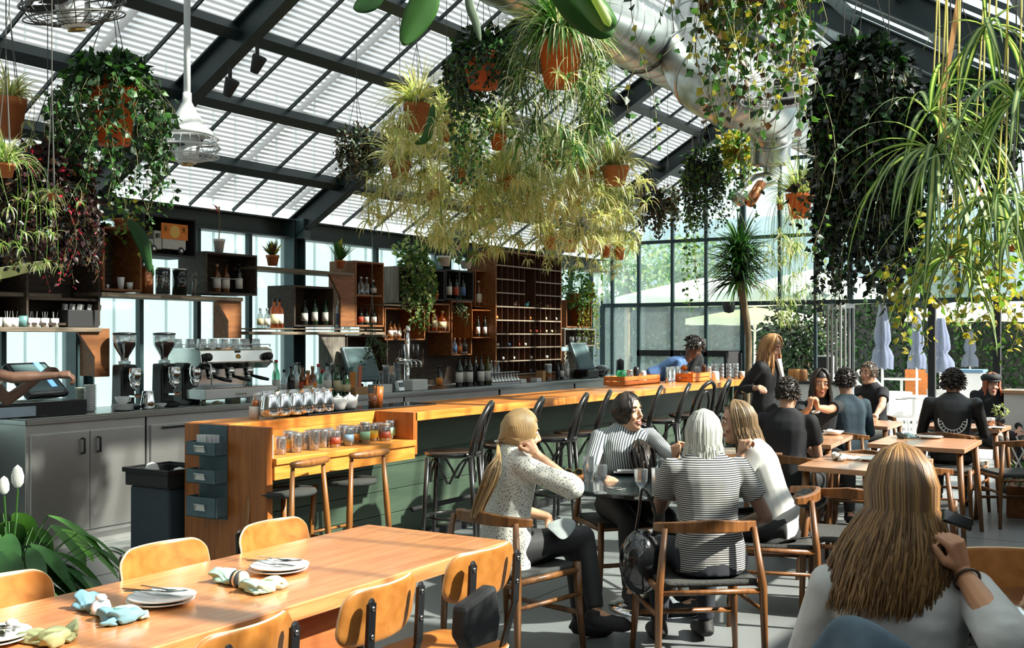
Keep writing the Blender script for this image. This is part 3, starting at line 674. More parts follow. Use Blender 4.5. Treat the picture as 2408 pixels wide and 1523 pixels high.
def place(proto, first, x, y, face, lb):
    """face: world angle the sitter looks towards (radians, 0 = +X)"""
    q = proto if first else dup(proto, (0, 0, 0)); q.location = (x, y, 0); q.rotation_euler = (0, 0, face-PI/2); q['label'] = lb; return q
def face_to(x, y, tx, ty): return math.atan2(ty-y, tx-x)
# round black table
RT = WZ(1550, 1132, .74); RT.z = 0
t = thing('round_table', 'round black pedestal table with a chrome foot, four women sitting round it', 'table', RT)
MB().lathe([(0, .715), (.61, .715), (.62, .722), (.62, .738), (.612, .742), (0, .742)], 56, RT).build('tabletop', mat('black_stone_top', (0.010, 0.018, 0.019), .16, 0, .6, 18, 0, .5, .0), t, smooth=False)
MB().lathe([(.045, .06), (.035, .2), (.035, .70), (.16, .715)], 20, RT).build('pedestal', 'black', t, smooth=True)
MB().lathe([(.30, 0), (.295, .012), (.19, .03), (.10, .06), (.06, .10), (.045, .10)], 32, RT).build('foot', 'chrome', t, smooth=True)
def table4(cs4, z, lb, legs=True, top='tabletop2', th=.035, lw='walnut'):
    c = sum((Vector((p.x, p.y, 0)) for p in cs4), Vector())/4
    t = thing('dining_table', lb, 'table', c)
    b = MB(); n = 4; vs = [(p.x, p.y, zz) for zz in (z-th, z) for p in cs4]
    b.add(vs, [(3, 2, 1, 0), (4, 5, 6, 7)]+[(i, (i+1) % 4, (i+1) % 4+4, i+4) for i in range(4)]); b.build('tabletop', top, t, bevel=.003)
    for p in cs4:
        q = c+(Vector((p.x, p.y, 0))-c)*.88; q2 = c+(Vector((p.x, p.y, 0))-c)*1.0
        MB().tube([(q.x, q.y, z-th-.001), (q2.x, q2.y, 0)], [.026, .017], 8).build('leg', lw, t, smooth=True)
    return c
def sq(a, bdir, wx, wy):
    """corner a, building axes rotated by bdir"""
    e = Vector((math.cos(bdir), math.sin(bdir), 0)); n = Vector((-e.y, e.x, 0)); a = Vector((a.x, a.y, 0)); return [a, a+e*wx, a+e*wx+n*wy, a+n*wy]
# orientation of the loose tables: measured off their corners
def from3(A, B, C):
    A, B, C = [Vector((p.x, p.y, 0)) for p in (A, B, C)]; return [A, B, C, A+C-B]
T1 = table4(from3(WZ(1876, 1094, .75), WZ(2135, 1114, .75), WZ(2195, 1078, .75)), .75, 'small reddish wooden table just behind the long-haired woman in white')
T2 = table4(from3(WZ(2039, 1042, .75), WZ(2268, 1056, .75), WZ(2309, 1034, .75)), .75, 'small wooden table with a blue-grey napkin, legs clear in view')
T3 = table4(from3(WZ(1800, 1034, .75), WZ(1954, 1046, .75), WZ(2006, 1022, .75)), .75, 'small wooden table in front of the woman with clasped hands')
T4 = table4(from3(WZ(1962, 995, .75), WZ(2087, 1003, .75), WZ(2125, 991, .75)), .75, 'small wooden table of the man in the black polo shirt')
T5 = table4(from3(WZ(2163, 1000, .75), WZ(2350, 1010, .75), WZ(2378, 1000, .75)), .75, 'small wooden table of the woman in the black cap')
T6 = table4(from3(WZ(1650, 1066, .75), WZ(1838, 1066, .75), WZ(1850, 1052, .75)), .75, 'small wooden table whose edge shows behind the woman in the white tee shirt')
ac = armchair()
P_ = dict()
def on(px, py_floor=None, d=None):
    v = W(px, HZ, d); return v.x, v.y
# (pixel column, depth, facing target)
w1 = on(1205, d=5.55); w2 = on(1470, d=6.95); w3 = on(1640, d=5.35); w4 = on(1815, d=6.25)
def aw(a, o): return (a[0]+o[0], a[1]+o[1])
place(ac, True, *w1, face_to(*w1, RT.x, RT.y), 'wooden armchair under the ponytailed woman in the dotted blouse')
place(ac, False, *w3, face_to(*w3, RT.x-.12, RT.y), 'wooden armchair under the white-haired woman in the striped top')
place(ac, False, *w4, face_to(*w4, RT.x, RT.y-.1), 'wooden armchair under the woman in the white tee shirt')
place(ac, False, *w2, face_to(*w2, RT.x, RT.y), 'wooden armchair of the dark-haired woman behind the round table')
def at(px, d, tgt, lb): v = on(px, d=d); place(ac, False, v[0], v[1], face_to(v[0], v[1], tgt.x, tgt.y), lb); return v
v = at(2005, 6.4, T1, 'empty wooden armchair on the near side of the reddish table, back to us')
v = at(2035, 8.0, T1+Vector((0, 0, 0)), 'empty wooden armchair facing us across the reddish table')
v = at(2150, 7.5, T2, 'empty wooden armchair on the near side of the blue napkin table')
v = at(2215, 9.6, T2, 'empty wooden armchair on the far side of the blue napkin table')
m1 = at(1850, 8.1, T3, 'wooden armchair under the man seen from behind in a black tee shirt')
m2 = at(1925, 9.7, T3, 'wooden armchair of the woman with clasped hands')
m3 = at(1995, 10.0, T4+Vector((0.2, .2, 0)), 'wooden armchair under the person in the denim shirt')
m4 = at(2050, 11.9, T4, 'wooden armchair of the man in the black polo shirt')
m5 = at(2240, 9.9, T5, 'wooden armchair under the person in the black jacket')
m6 = at(2330, 11.7, T5, 'wooden armchair of the woman in the black cap')
m7 = at(2395, 9.3, T5, 'wooden armchair cut by the right picture edge beyond the tables')
# foreground: glossy white table and blond chair at the right edge
c = WZ(2590, 1455, .75); c.z = 0
t = thing('white_table', 'round glossy pale blue-white table with a metal edge at the bottom right corner', 'table', c)
MB().lathe([(0, .725), (.40, .725), (.42, .728), (.42, .749), (.40, .75), (0, .75)], 56, c).build('tabletop', mat('white_glaze_top', (.62, .74, .76), .12, 0, .08, 3, coat=.4), t)
MB().lathe([(.421, .724), (.427, .728), (.427, .748), (.421, .7515)], 56, c).build('metal_edge', 'chrome', t, smooth=True)
MB().lathe([(.25, 0), (.24, .02), (.04, .04), (.035, .70), (.1, .724)], 24, c).build('pedestal', 'black', t, smooth=True)
q = dup(sc, (0, 0, 0)); v = on(2385, d=3.75); q.location = (v[0], v[1], 0); q.rotation_euler = (0, 0, math.radians(214)); q['label'] = 'blond plywood chair at the right picture edge beyond the white table'
del q['group']
# ================================================================== SHELVES, CRATES, BOTTLES
XS = -7.45   # front plane of the shelving
def crate(px0, px1, yt, yb, lb, m='crate', th=.018, back=True, divs=(), vdivs=(), depth=.36, X=XS, name='wooden_crate', bm='blackm', slot=False):
    y0, y1 = YX(px0, X), YX(px1, X); z0, z1 = ZX(px0, yb, X), ZX(px0, yt, X); x1, x0 = X, X-depth
    t = thing(name, lb, 'crate', (X-depth/2, (y0+y1)/2, z0))
    b = MB(); b.bx(x0, x1, y0, y0+th, z0, z1); b.bx(x0, x1, y1-th, y1, z0, z1); b.bx(x0, x1, y0+th, y1-th, z0, z0+th)
    b.bx(x0, x1, y0+th, y1-th, z1-th, z1); b.build('crate_frame', m, t, bevel=.003)
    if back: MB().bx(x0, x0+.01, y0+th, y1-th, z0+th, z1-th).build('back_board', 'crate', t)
    for k, v in enumerate(divs):
        z = ZX(px0, v, X); MB().bx(x0+.01, x1-.01, y0+th, y1-th, z-th/2, z+th/2).build('divider', m, t, bevel=.002)
    return dict(t=t, y0=y0+th, y1=y1-th, z=z0+th, z0=z0, z1=z1, x0=x0, x1=x1)
def plank(px0, px1, yt, lb, th=.035, depth=.36, X=XS+.03, m='shelf', name='shelf_board', py1=None, solid_to=None):
    y0, y1 = YX(px0, X), YX(px1, X); z = ZX(px0, yt, X)
    b = MB(); b.bx(X-depth, X, y0, y1, z-th, z); o = b.build(name, m, loc=(X-depth/2, (y0+y1)/2, z-th), bevel=.004); tag(o, lb, 'shelf')
    return z
def bracket(pxa, pxb, yt, yb, lb, cut=.5, X=XS, depth=.34, m='crate2'):
    """upright board, its back corner cut diagonally"""
    y0, y1 = YX(pxa, X), YX(pxb, X); z1 = ZX(pxb, yt, X); z0 = ZX(pxb, yb, X)
    b = MB(); w = y1-y0; b.prism([(y0, z1), (y1, z1), (y1, z0), (y1-w*cut, z0), (y1-w*cut, z1-(w*(1-cut))*1.3)], 0, X-.03, X)
    b.bx(X-depth, X-.03, y1-.03, y1, z0, z1)
    tag(b.build('shelf_bracket', m, loc=(X, y1, z0), bevel=.003), lb, 'shelf bracket')
BOT = {'wine': [(.037, 0), (.037, .19), (.030, .215), (.0145, .24), (.0135, .295), (.016, .298), (.016, .305)],
       'spirit': [(.038, 0), (.040, .01), (.040, .17), (.030, .20), (.014, .215), (.014, .262), (.017, .264), (.017, .285)],
       'flask': [(.048, 0), (.050, .01), (.050, .11), (.040, .15), (.015, .17), (.014, .21), (.019, .212), (.019, .238)],
       'slim': [(.030, 0), (.031, .01), (.031, .20), (.022, .235), (.012, .25), (.012, .30), (.0145, .302), (.0145, .318)],
       'small': [(.030, 0), (.031, .008), (.031, .10), (.022, .13), (.012, .14), (.012, .175), (.014, .177), (.014, .19)]}
CAPM = {'k': 'black', 'r': mat('red_cap', (.55, .04, .03), .4), 'g': mat('gold_cap', (.6, .38, .1), .3, .8), 'w': 'white', 'c': mat('cork', (.45, .28, .14), .9), 'p': mat('steel_pourer', (.6, .6, .6), .2, 1)}
BN = [0]
def bottle(p, kind, m, cap, lb, lab='label', s=1.0, liquid=None, group=None, cat='bottle'):
    pr = [(r*s, z*s) for r, z in BOT[kind]]; body = pr[:-2]; h = pr[-3][1]
    t = thing('bottle', lb, cat, p, 0, group)
    MB().lathe(body, 14).build('bottle_body', m, t, smooth=True, world=False)
    r = pr[1][0]
    if lab: MB().lathe([(r+.0012, h*.16), (r+.0012, h*.52)], 14).build('bottle_label', lab, t, smooth=True, world=False)
    MB().lathe([(pr[-1][0], h-.004), (pr[-1][0], pr[-1][1]), (0, pr[-1][1])], 10).build('cap', CAPM[cap], t, smooth=True, world=False)
    if liquid: MB().lathe([(0, .004), (r-.004, .004), (r-.004, h*.45), (0, h*.45)], 12).build('liquid', liquid, t, smooth=True, world=False)
    return t
def bot_at(px, X, z, *a, **k): return bottle(V3((X, YX(px, X), z)), *a, **k)
labs = {'w': 'label', 'r': mat('red_label', (.5, .08, .04), .7), 'b': mat('blue_label', (.08, .16, .35), .7), 'o': mat('orange_label', (.75, .25, .04), .7), 'y': mat('cream_label', (.72, .62, .38), .8), 'k': 'blackm'}
# --- far left shelf with cups
zL = plank(-40, 240, 768, 'weathered shelf at the far left holding the little white pots', depth=.4)
plank(-40, 145, 684, 'dark upper board at the far left behind the red trailing plant', .03, .3, XS-.05)
crate(62, 236, 556, 764, 'tall dark cabinet behind the red trailing plant', 'crate', .02, True, (700,), X=XS-.02)
crate(-60, 60, 600, 764, 'dark crate at the left picture edge above the white pots', 'crate', .02, True, X=XS-.06)
cup0 = None
for i, px in enumerate((8, 31, 47, 80, 97, 119, 142)):
    y = YX(px, XS+.02); L_ = 'small white teaspoon pot on the far left shelf, '+['cut by the picture edge', 'first full one', 'second full one', 'just past the teal glass', 'second past the teal glass', 'second from the end of the row', 'last, beside the black box'][i]
    t = thing('cutlery_pot', L_, 'pot', (XS-.05, y, zL+.001)) if i == 0 else None
    if i == 0:
        cup0 = t; MB().lathe([(.030, 0), (.033, .07), (.030, .07), (.028, .006), (0, .006)], 14).build('pot_body', 'white', t, world=False, smooth=True)
        for k in range(3):
            a = k*2.1; MB().beam((.010*math.cos(a), .010*math.sin(a), .02), (.022*math.cos(a), .022*math.sin(a), .12), .006, .002).build('teaspoon', 'steel', t, world=False)
    else: dup(cup0, (XS-.05, y, zL+.001), i*.5, L_)
tag(MB().lathe([(.030, 0), (.036, .085), (.033, .085), (.027, .006), (0, .006)], 14, (XS-.05, YX(64, XS), zL+.001)).build('tumbler', mat('teal_glaze', (.14, .30, .30), .4), loc=(XS-.05, YX(64, XS), zL+.001), smooth=True), 'teal tumbler in the row of little white pots', 'tumbler')
y0, y1 = YX(160, XS), YX(233, XS)
tag(MB().bx(XS-.3, XS, y0, y1, zL+.001, zL+.14).build('storage_box', 'blackm', loc=(XS-.15, (y0+y1)/2, zL), bevel=.006), 'black box at the end of the white pot row', 'box')
b = MB()
for k in range(7): b.box((XS-.12+.02*(k % 3), y0+.06+.065*k*.8, zL+.165), (.03, .03, .045), .3*k, 0, .2)
tag(b.build('sugar_sachets', 'paper', loc=(XS-.1, (y0+y1)/2, zL+.14)), 'white sachets standing up out of the black box', 'sachets')['kind'] = 'stuff'
bracket(178, 258, 772, 885, 'orange-brown wooden bracket left of the coffee grinders', .45)
# --- K0 and neighbours
K0 = crate(242, 334, 530, 683, 'dark open crate behind the dark green leaves', 'crate2', .02, True)
z1_ = plank(240, 572, 686, 'long weathered shelf above the coffee grinders')
b = MB(); c = XS-.1
for px, r_, h_, m_, lb in ((284, .032, .10, 'white', 'small white flared pot inside the dark open crate'), (305, .030, .06, 'white', 'low white dish with a band inside the dark open crate'), (253, .014, .035, 'white', 'tiny white cup at the corner of the dark open crate')):
    tag(MB().lathe([(r_*.7, 0), (r_, h_), (r_*.9, h_), (r_*.6, .006), (0, .006)], 12, (XS-.08, YX(px, XS-.08), K0['z']+.001)).build('small_pot', m_, loc=(XS-.08, YX(px, XS-.08), K0['z']), smooth=True), lb, 'pot')
cop = mat('copper', (.62, .25, .12), .25, .9)
for px, rr_, m_, lb, h_ in ((345, .055, cop, 'tall copper-coloured cylinder on the shelf below the toy truck', .23), (383, .058, 'gdrink', 'glass jar wrapped in dark wire netting on the shelf', .22), (422, .062, 'gdark', 'dark tinted glass jar on the shelf beside the two bottles crate', .22)):
    yv = YX(px, XS-.06); t = thing('storage_jar', lb, 'jar', (XS-.06, yv, z1_+.001))
    MB().lathe([(rr_, 0), (rr_, h_), (rr_*.92, h_), (rr_*.92, .008), (0, .008)], 20, (XS-.06, yv, z1_+.001)).build('jar_body', m_, t, smooth=True)
    MB().lathe([(rr_*1.03, h_), (rr_*1.03, h_+.012), (0, h_+.012)], 20, (XS-.06, yv, z1_+.001)).build('lid', 'steel', t, smooth=True)
    if px == 383:
        b = MB()
        for k in range(7): b.lathe([(rr_*1.02, .015+k*.032), (rr_*1.02, .019+k*.032)], 20, (XS-.06, yv, z1_+.001))
        for k in range(12): a = k*PI/6; b.beam((XS-.06+rr_*1.02*math.cos(a), yv+rr_*1.02*math.sin(a), z1_+.01), (XS-.06+rr_*1.02*math.cos(a+.25), yv+rr_*1.02*math.sin(a+.25), z1_+h_-.005), .004, .004)
        b.build('wire_netting', 'blackm', t)
# small statuette
yv = YX(460, XS+.0); b = MB(); q = V3((XS-.02, yv, z1_+.001))
b.tube([q, q+UP*.06, q+UP*.12+V3((0, .01, 0)), q+UP*.16], [.022, .016, .024, .018], 8); b.ell(q+UP*.185+V3((0, .012, 0)), (.022, .026, .024), 10); b.tube([q+UP*.14, q+V3((0, -.04, .12)), q+V3((0, -.02, .17))], .008, 6)
tag(b.build('statuette', mat('pewter_figure', (.16, .15, .13), .5, .3), loc=q, smooth=True), 'small dark carved figure standing at the end of the glass jars', 'statuette')
K1 = crate(337, 462, 500, 598, 'black crate high on the shelf holding the toy truck', 'blackm', .02, True)
# toy truck
q = V3((XS+.00, 0, K1['z']+.001)); ya, ybk = YX(352, XS), YX(440, XS); L_ = ybk-ya
t = thing('toy_truck', 'pale toy delivery truck marked 31 in the black crate', 'toy truck', (XS, (ya+ybk)/2, K1['z']+.001)); tm = mat('toy_grey_paint', (.50, .50, .46), .5)
z0 = K1['z']+.035; b = MB(); b.bx(XS-.16, XS-.02, ya+L_*.16, ya+L_*.36, z0, z0+.16); b.bx(XS-.15, XS-.03, ya, ya+L_*.16, z0, z0+.085); b.build('cab', tm, t, bevel=.008)
MB().bx(XS-.17, XS-.015, ya+L_*.37, ybk, z0+.01, z0+.11).build('truck_bed', tm, t, bevel=.004)
MB().bx(XS-.0195, XS-.018, ya+L_*.19, ya+L_*.26, z0+.095, z0+.135).build('cab_window', 'blackgl', t)
for u in (.13, .86):
    for xx in (XS-.16, XS-.022): MB().lathe([(0, -.012), (.033, -.012), (.036, 0), (.033, .012), (0, .012)], 18, (xx, ya+L_*u, K1['z']+.036), R=Matrix.Rotation(PI/2, 3, 'Y')).build('wheel', 'black', t, smooth=True)
    MB().lathe([(0, 0), (.016, 0), (.014, .006), (0, .006)], 14, (XS-.010, ya+L_*u, K1['z']+.036), R=Matrix.Rotation(PI/2, 3, 'Y')).build('hub_cap', 'steel', t, smooth=True)
def text(s_, size, m, p, rz, parent, name='lettering', ext=.001, al='CENTER'):
    cu = bpy.data.curves.new(name, 'FONT'); cu.body = s_; cu.size = size; cu.extrude = ext; cu.align_x = al; cu.align_y = 'CENTER'; cu.resolution_u = 3
    cu.materials.append(M[m] if isinstance(m, str) else m); o0 = bpy.data.objects.new(name, cu); COL.objects.link(o0); bpy.context.view_layer.update()
    me = bpy.data.meshes.new_from_object(o0.evaluated_get(bpy.context.evaluated_depsgraph_get())); bpy.data.objects.remove(o0); o = bpy.data.objects.new(name, me); COL.objects.link(o); o.parent = parent
    R_ = Matrix.Translation(V3(p)) @ Matrix.Rotation(rz, 4, 'Z') @ Matrix.Rotation(PI/2, 4, 'X')
    o.matrix_local = WM[parent.name].inverted() @ R_; return o
text('31', .055, 'black', (XS-.0165, ya+L_*.31, z0+.115), PI/2, t)
# orange crate label card
pa, pb = YX(382, XS), YX(444, XS); z_a, z_b = ZX(413, 563, XS), ZX(413, 526, XS)
t = thing('crate_label_card', 'orange picture card with leaves and lettering behind the toy truck', 'card', (XS-.01, (pa+pb)/2, z_a))
MB().bx(XS-.019, XS-.012, pa, pb, z_a, z_b).build('card_board', mat('label_orange', (.75, .22, .03), .7), t)
MB().lathe([(0, 0), (.055, 0), (.055, .002), (0, .002)], 24, (XS-.012, (pa+pb)/2, (z_a+z_b)/2), R=Matrix.Rotation(PI/2, 3, 'Y')).build('card_roundel', mat('label_yellow', (.80, .50, .12), .7), t)
for s_ in (-1, 1):
    b = MB()
    for k in range(6): a = k*PI/3; c_ = V3((XS-.010, (pa+pb)/2+s_*.10, (z_a+z_b)/2+.02)); b.beam(c_, c_+V3((0, .035*math.cos(a), .035*math.sin(a))), .001, .012, (1, 0, 0), 0, .2)
    b.build('leaf_print', mat('label_green', (.06, .14, .04), .7), t)
K2 = crate(484, 605, 590, 690, 'dark crate with three labelled bottles above the espresso machine', 'crate', .02)
for px, kd, m_, cp, lb in ((510, 'spirit', 'gbrown', 'c', 'brown bottle with a cork neck in the three-bottle crate'), (531, 'spirit', 'gbrown', 'k', 'middle brown bottle in the three-bottle crate'), (562, 'wine', 'gdark', 'k', 'tall dark bottle in the three-bottle crate')):
    bot_at(px, XS-.1, K2['z']+.001, kd, m_, cp, lb, s=.9)
b = MB(); b.tube([(XS-.02, YX(500, XS), K2['z']+.125), (XS-.02, YX(566, XS), K2['z']+.125)], .004, 6); b.build('crate_rail', 'steel', K2['t'])
bracket(505, 568, 700, 795, 'orange-brown wooden bracket under the right end of the grinder shelf', .5)
z2_ = plank(585, 905, 779, 'long lower shelf of two planks above the row of spirits', .03); plank(603, 900, 771, 'upper plank of the long lower shelf', .012, .34, XS+.01)
z2_ = ZX(603, 771, XS+.01)
z3_ = plank(605, 833, 625, 'high shelf board carrying a bromeliad and a sansevieria', .03, .32)
K3 = crate(692, 786, 670, 768, 'dark crate with green bottles on the long lower shelf', 'crate', .02)
for px, lb, kd in ((716, 'dark bottle with cream label in the green bottle crate', 'spirit'), (740, 'middle green bottle in the green bottle crate', 'wine'), (765, 'last green bottle in the green bottle crate', 'wine')):
    bot_at(px, XS-.08, K3['z']+.001, kd, 'gdark' if px < 720 else mat('deep_green_glass', (.015, .06, .025), .1, 0, .1, coat=.4), 'k', lb, s=.86)
zb_ = z2_+.001
for px, kd, m_, cp, lb, lab in ((612, 'small', 'gclear', 'w', 'small clear jar at the start of the long lower shelf', 'y'), (628, 'small', 'gclear', 'w', 'small clear jar with a pale label on the long lower shelf', 'w'), (645, 'spirit', 'gamber', 'k', 'amber bottle glowing in front of the window', 'y'), (657, 'spirit', 'gamber', 'k', 'second amber bottle touching the green bottle crate', 'w'),
                            (797, 'slim', 'gclear', 'k', 'clear bottle with blue roundel label on the long lower shelf', 'b'), (815, 'slim', 'gclear', 'k', 'square-shouldered clear bottle on the long lower shelf', 'w')):
    bot_at(px, XS-.05, zb_, kd, m_, cp, lb, labs[lab])
bracket(772, 835, 644, 768, 'orange-brown upright bracket beside the two-tier box', .55)
K4 = crate(836, 903, 612, 768, 'orange-brown two-tier box with dark beer bottles below', 'crate2', .02, True, (693,))
for px, lb in ((848, 'dark bottle with red label in the two-tier box'), (861, 'middle dark bottle in the two-tier box'), (879, 'dark bottle with round label in the two-tier box')): bot_at(px, XS-.1, K4['z']+.001, 'small', 'gdark', 'k', lb, labs['r' if px == 848 else 'w'])
zt4 = ZX(836, 693, XS)+.012
for px, lb in ((849, 'clear tumbler stack in the upper tier of the orange-brown box'), (862, 'clear bottle in the upper tier of the orange-brown box')): bot_at(px, XS-.1, zt4, 'small', 'gclear', 'w', lb, None)
bot_at(878, XS-.1, zt4, 'flask', 'ggreen', 'w', 'pale green flask in the upper tier of the orange-brown box', labs['w'], .7)
bracket(752, 812, 786, 900, 'dark wooden bracket behind the tilted till screen', .5, m='crate3')
K41 = crate(815, 912, 788, 880, 'dark cabinet behind the till with foliage in front', 'crate', .02)
K5 = crate(936, 1000, 625, 712, 'grey wooden crate behind the trailing ivy', 'crate3', .02)
plank(903, 962, 714, 'short shelf under the grey wooden crate', .02, .3)
bot_at(952, XS-.05, K5['z']+.001, 'spirit', 'gclear', 'k', 'white labelled bottle in the grey wooden crate', labs['w'], .8)
K51 = crate(905, 1000, 722, 800, 'dark shelf box with amber bottles behind the beer taps', 'crate2', .018, True)
for px in (918, 927, 938): bot_at(px, XS-.12, K51['z']+.001, 'small', 'gbrown', 'k', {918: 'first amber bottle in the dark shelf box', 927: 'second amber bottle in the dark shelf box', 938: 'third amber bottle in the dark shelf box'}[px], labs['w'])
K6 = crate(1048, 1114, 632, 705, 'black crate with tall dark bottles under the white flower pots', 'blackm', .02)
for px, lab, lb in ((1056, 'w', 'dark bottle with a white strip in the black crate'), (1072, 'r', 'dark bottle with a red label in the black crate'), (1088, 'b', 'dark bottle with a blue label in the black crate')): bot_at(px, XS-.08, K6['z']+.001, 'wine', 'gdark', 'k', lb, labs[lab], .95)
crate(1008, 1046, 632, 706, 'black crate with a terracotta pot, left of the tall bottles', 'blackm', .02)
K7 = crate(1008, 1058, 712, 782, 'orange-brown crate with two whisky bottles', 'crate2', .02)
bot_at(1022, XS-.05, K7['z']+.001, 'spirit', 'gamber', 'c', 'amber bottle in the two-whisky crate', labs['y'], .9); bot_at(1040, XS-.05, K7['z']+.001, 'flask', 'gamber', 'c', 'round-shouldered whisky flask in the two-whisky crate', labs['y'])
K8 = crate(1062, 1110, 706, 836, 'tall orange-brown crate with three small spirits at its foot', 'crate2', .018)
for px, lab, lb in ((1069, 'b', 'small bottle with blue label at the foot of the tall crate'), (1081, 'o', 'small orange bottle at the foot of the tall crate'), (1093, 'k', 'small clear bottle at the foot of the tall crate')): bot_at(px, XS-.05, K8['z']+.001, 'small', 'gamber' if lab == 'o' else 'gclear', 'c', lb, labs[lab])
K9 = crate(1110, 1158, 727, 795, 'light framed box with two labelled bottles beside the pigeonholes', 'barend', .014, True, X=XS+.06)
for px in (1124, 1140): bot_at(px, XS-.0, K9['z']+.001, 'slim', 'gdark', 'k', 'dark bottle with oval label in the light framed box, '+('first' if px < 1130 else 'second'), 'label', .8)
K10 = crate(1118, 1142, 635, 722, 'narrow dark box holding slim bottles beside the pigeonhole cabinet', 'crate2', .014, True, X=XS-.02)
for px, lb in ((1125, 'slim bottle in the narrow dark box'), (1134, 'slim bottle with white cap in the narrow dark box')): bot_at(px, XS-.08, K10['z']+.001, 'slim', 'gbrown', 'w', lb, labs['w'])
# backing that closes the lower part of the shelving
y0, y1 = YX(905, XS-.3), YX(1168, XS-.3)
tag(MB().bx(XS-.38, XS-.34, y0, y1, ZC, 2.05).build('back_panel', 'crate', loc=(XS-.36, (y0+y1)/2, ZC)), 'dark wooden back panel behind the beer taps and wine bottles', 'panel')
# --- pigeonhole cabinet
XP = -7.32; py0, py1 = YX(1168, XP), YX(1319, XP); zp1 = ZX(1168, 590, XP); zp0 = ZX(1168, 882, XP); nc, nr_ = 12, 9
t = thing('pigeonhole_cabinet', 'tall dark wooden pigeonhole cabinet full of small bottles', 'cabinet', (XP, (py0+py1)/2, ZC))
M['pigedge'] = mat('pale_edge', (.34, .27, .20), .8, 0, .3, 20)  # strips on the shelf fronts, paler than the holes behind
pig = wood('pigeonhole_wood', (.05, .022, .012), (.11, .05, .028), (1, 1, 10), 8, .6)
b = MB(); b.bx(XL+.15, XP, py0-.02, py0, ZC+.001, zp1+.02); b.bx(XL+.15, XP, py1, py1+.02, ZC+.001, zp1+.02); b.bx(XL+.15, XP, py0, py1, zp1, zp1+.02); b.build('carcass', 'crate2', t, bevel=.002)
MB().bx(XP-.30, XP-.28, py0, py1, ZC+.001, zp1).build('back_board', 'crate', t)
MB().bx(XP-.28, XP-.02, py0, py1, ZC+.001, zp0-.02).build('base_drawer', 'crate2', t, bevel=.003)
cw = (py1-py0)/nc; rh = (zp1-zp0)/nr_
for j in range(nr_): 
    z = zp0+rh*j; b = MB()
    if j in (6, 7): b.bx(XP-.28, XP, py0, py0+5*cw, z-.006, z+.006); b.bx(XP-.28, XP, py0+7*cw, py1, z-.006, z+.006)
    else: b.bx(XP-.28, XP, py0, py1, z-.006, z+.006)
    b.build('shelf', pig, t)
    b = MB()
    if j in (6, 7): b.bx(XP, XP+.003, py0, py0+5*cw, z-.009, z+.007); b.bx(XP, XP+.003, py0+7*cw, py1, z-.009, z+.007)
    else: b.bx(XP, XP+.003, py0, py1, z-.009, z+.007)
    b.build('shelf_edge', 'pigedge', t)
for i in range(nc+1):
    y = py0+cw*i; b = MB()
    for j in range(nr_):
        if i == 6 and j in (5, 6, 7): continue
        if 0 < j < 5 and i % 1 == 0 or j >= 5 or j == 0: b.bx(XP-.27, XP-.005, y-.003, y+.003, zp0+rh*j+.006, zp0+rh*(j+1)-.006)
    b.build('divider', pig, t)
pg_ = 'small bottles lying in the pigeonholes'; rb = None; rr = random.Random(5)
cols = ['w', 'w', 'r', 'b', 'o', 'y', 'w', 'k']
pool = []
for j in range(0, 6):
    for i in range(nc):
        if j == 5 and i in (5, 6): continue
        if rr.random() < (.62 if j < 5 else .5): pool.append((i, j))
protos = {}
for (i, j) in pool:
    c_ = rr.choice(cols); y = py0+cw*(i+.5); z = zp0+rh*j+.007
    if c_ not in protos:
        b = MB(); R_ = Matrix.Rotation(PI/2, 3, 'Y'); t2 = thing('bottle', 'x', 'bottle', (0, 0, 0), 0, pg_)
        MB().lathe([(.0, -.2), (.026, -.2), (.028, -.18), (.028, -.07), (.014, -.03), (.014, 0), (0, 0)], 10, (0, 0, .029), R=R_).build('bottle_body', 'gdark' if c_ != 'o' else 'gbrown', t2, world=False, smooth=True)
        MB().lathe([(.017, -.035), (.019, .004), (0, .008)], 10, (0, 0, .029), R=R_).build('cap', labs[c_], t2, world=False, smooth=True)
        MB().lathe([(.0285, -.16), (.0285, -.09)], 10, (0, 0, .029), R=R_).build('bottle_label', 'label', t2, world=False, smooth=True)
        protos[c_] = t2; q = t2
    else: q = dup(protos[c_], (0, 0, 0))
    nm = {'w': 'white', 'r': 'red', 'b': 'blue', 'o': 'orange', 'y': 'cream', 'k': 'black'}[c_]
    q.location = (XP-.02-rr.random()*.05, y+rr.uniform(-.01, .01), z); q['label'] = 'small dark bottle with %s cap in the %s pigeonhole row, column %s' % (nm, ['bottom', 'second lowest', 'third lowest', 'fourth lowest', 'fifth lowest', 'sixth lowest'][j], 'one two three four five six seven eight nine ten eleven twelve'.split()[i])
# toys and figures on the middle row
zz = zp0+rh*5+.007
for px, cc, lb in ((1212, (.3, .2, .12), 'small brown animal figure in the pigeonhole cabinet'), (1240, (.08, .35, .36), 'small teal bird figure in the niche of the pigeonhole cabinet'), (1268, (.4, .25, .1), 'small tan boat-shaped ornament in the pigeonhole cabinet'), (1291, (.5, .3, .15), 'small spool ornament in the pigeonhole cabinet')):
    y = YX(px, XP-.04); b = MB(); q = V3((XP-.05, y, zz)); b.ell(q+UP*.03, (.025, .04, .022), 10); b.ell(q+V3((0, .035, .058)), .018, 8); b.tube([q+V3((0, .02, .02)), q+V3((0, .02, 0))], .006, 5); b.tube([q+V3((0, -.02, .02)), q+V3((0, -.02, 0))], .006, 5)
    tag(b.build('ornament', mat('ornament_%d' % px, cc, .5), loc=q, smooth=True), lb, 'ornament')
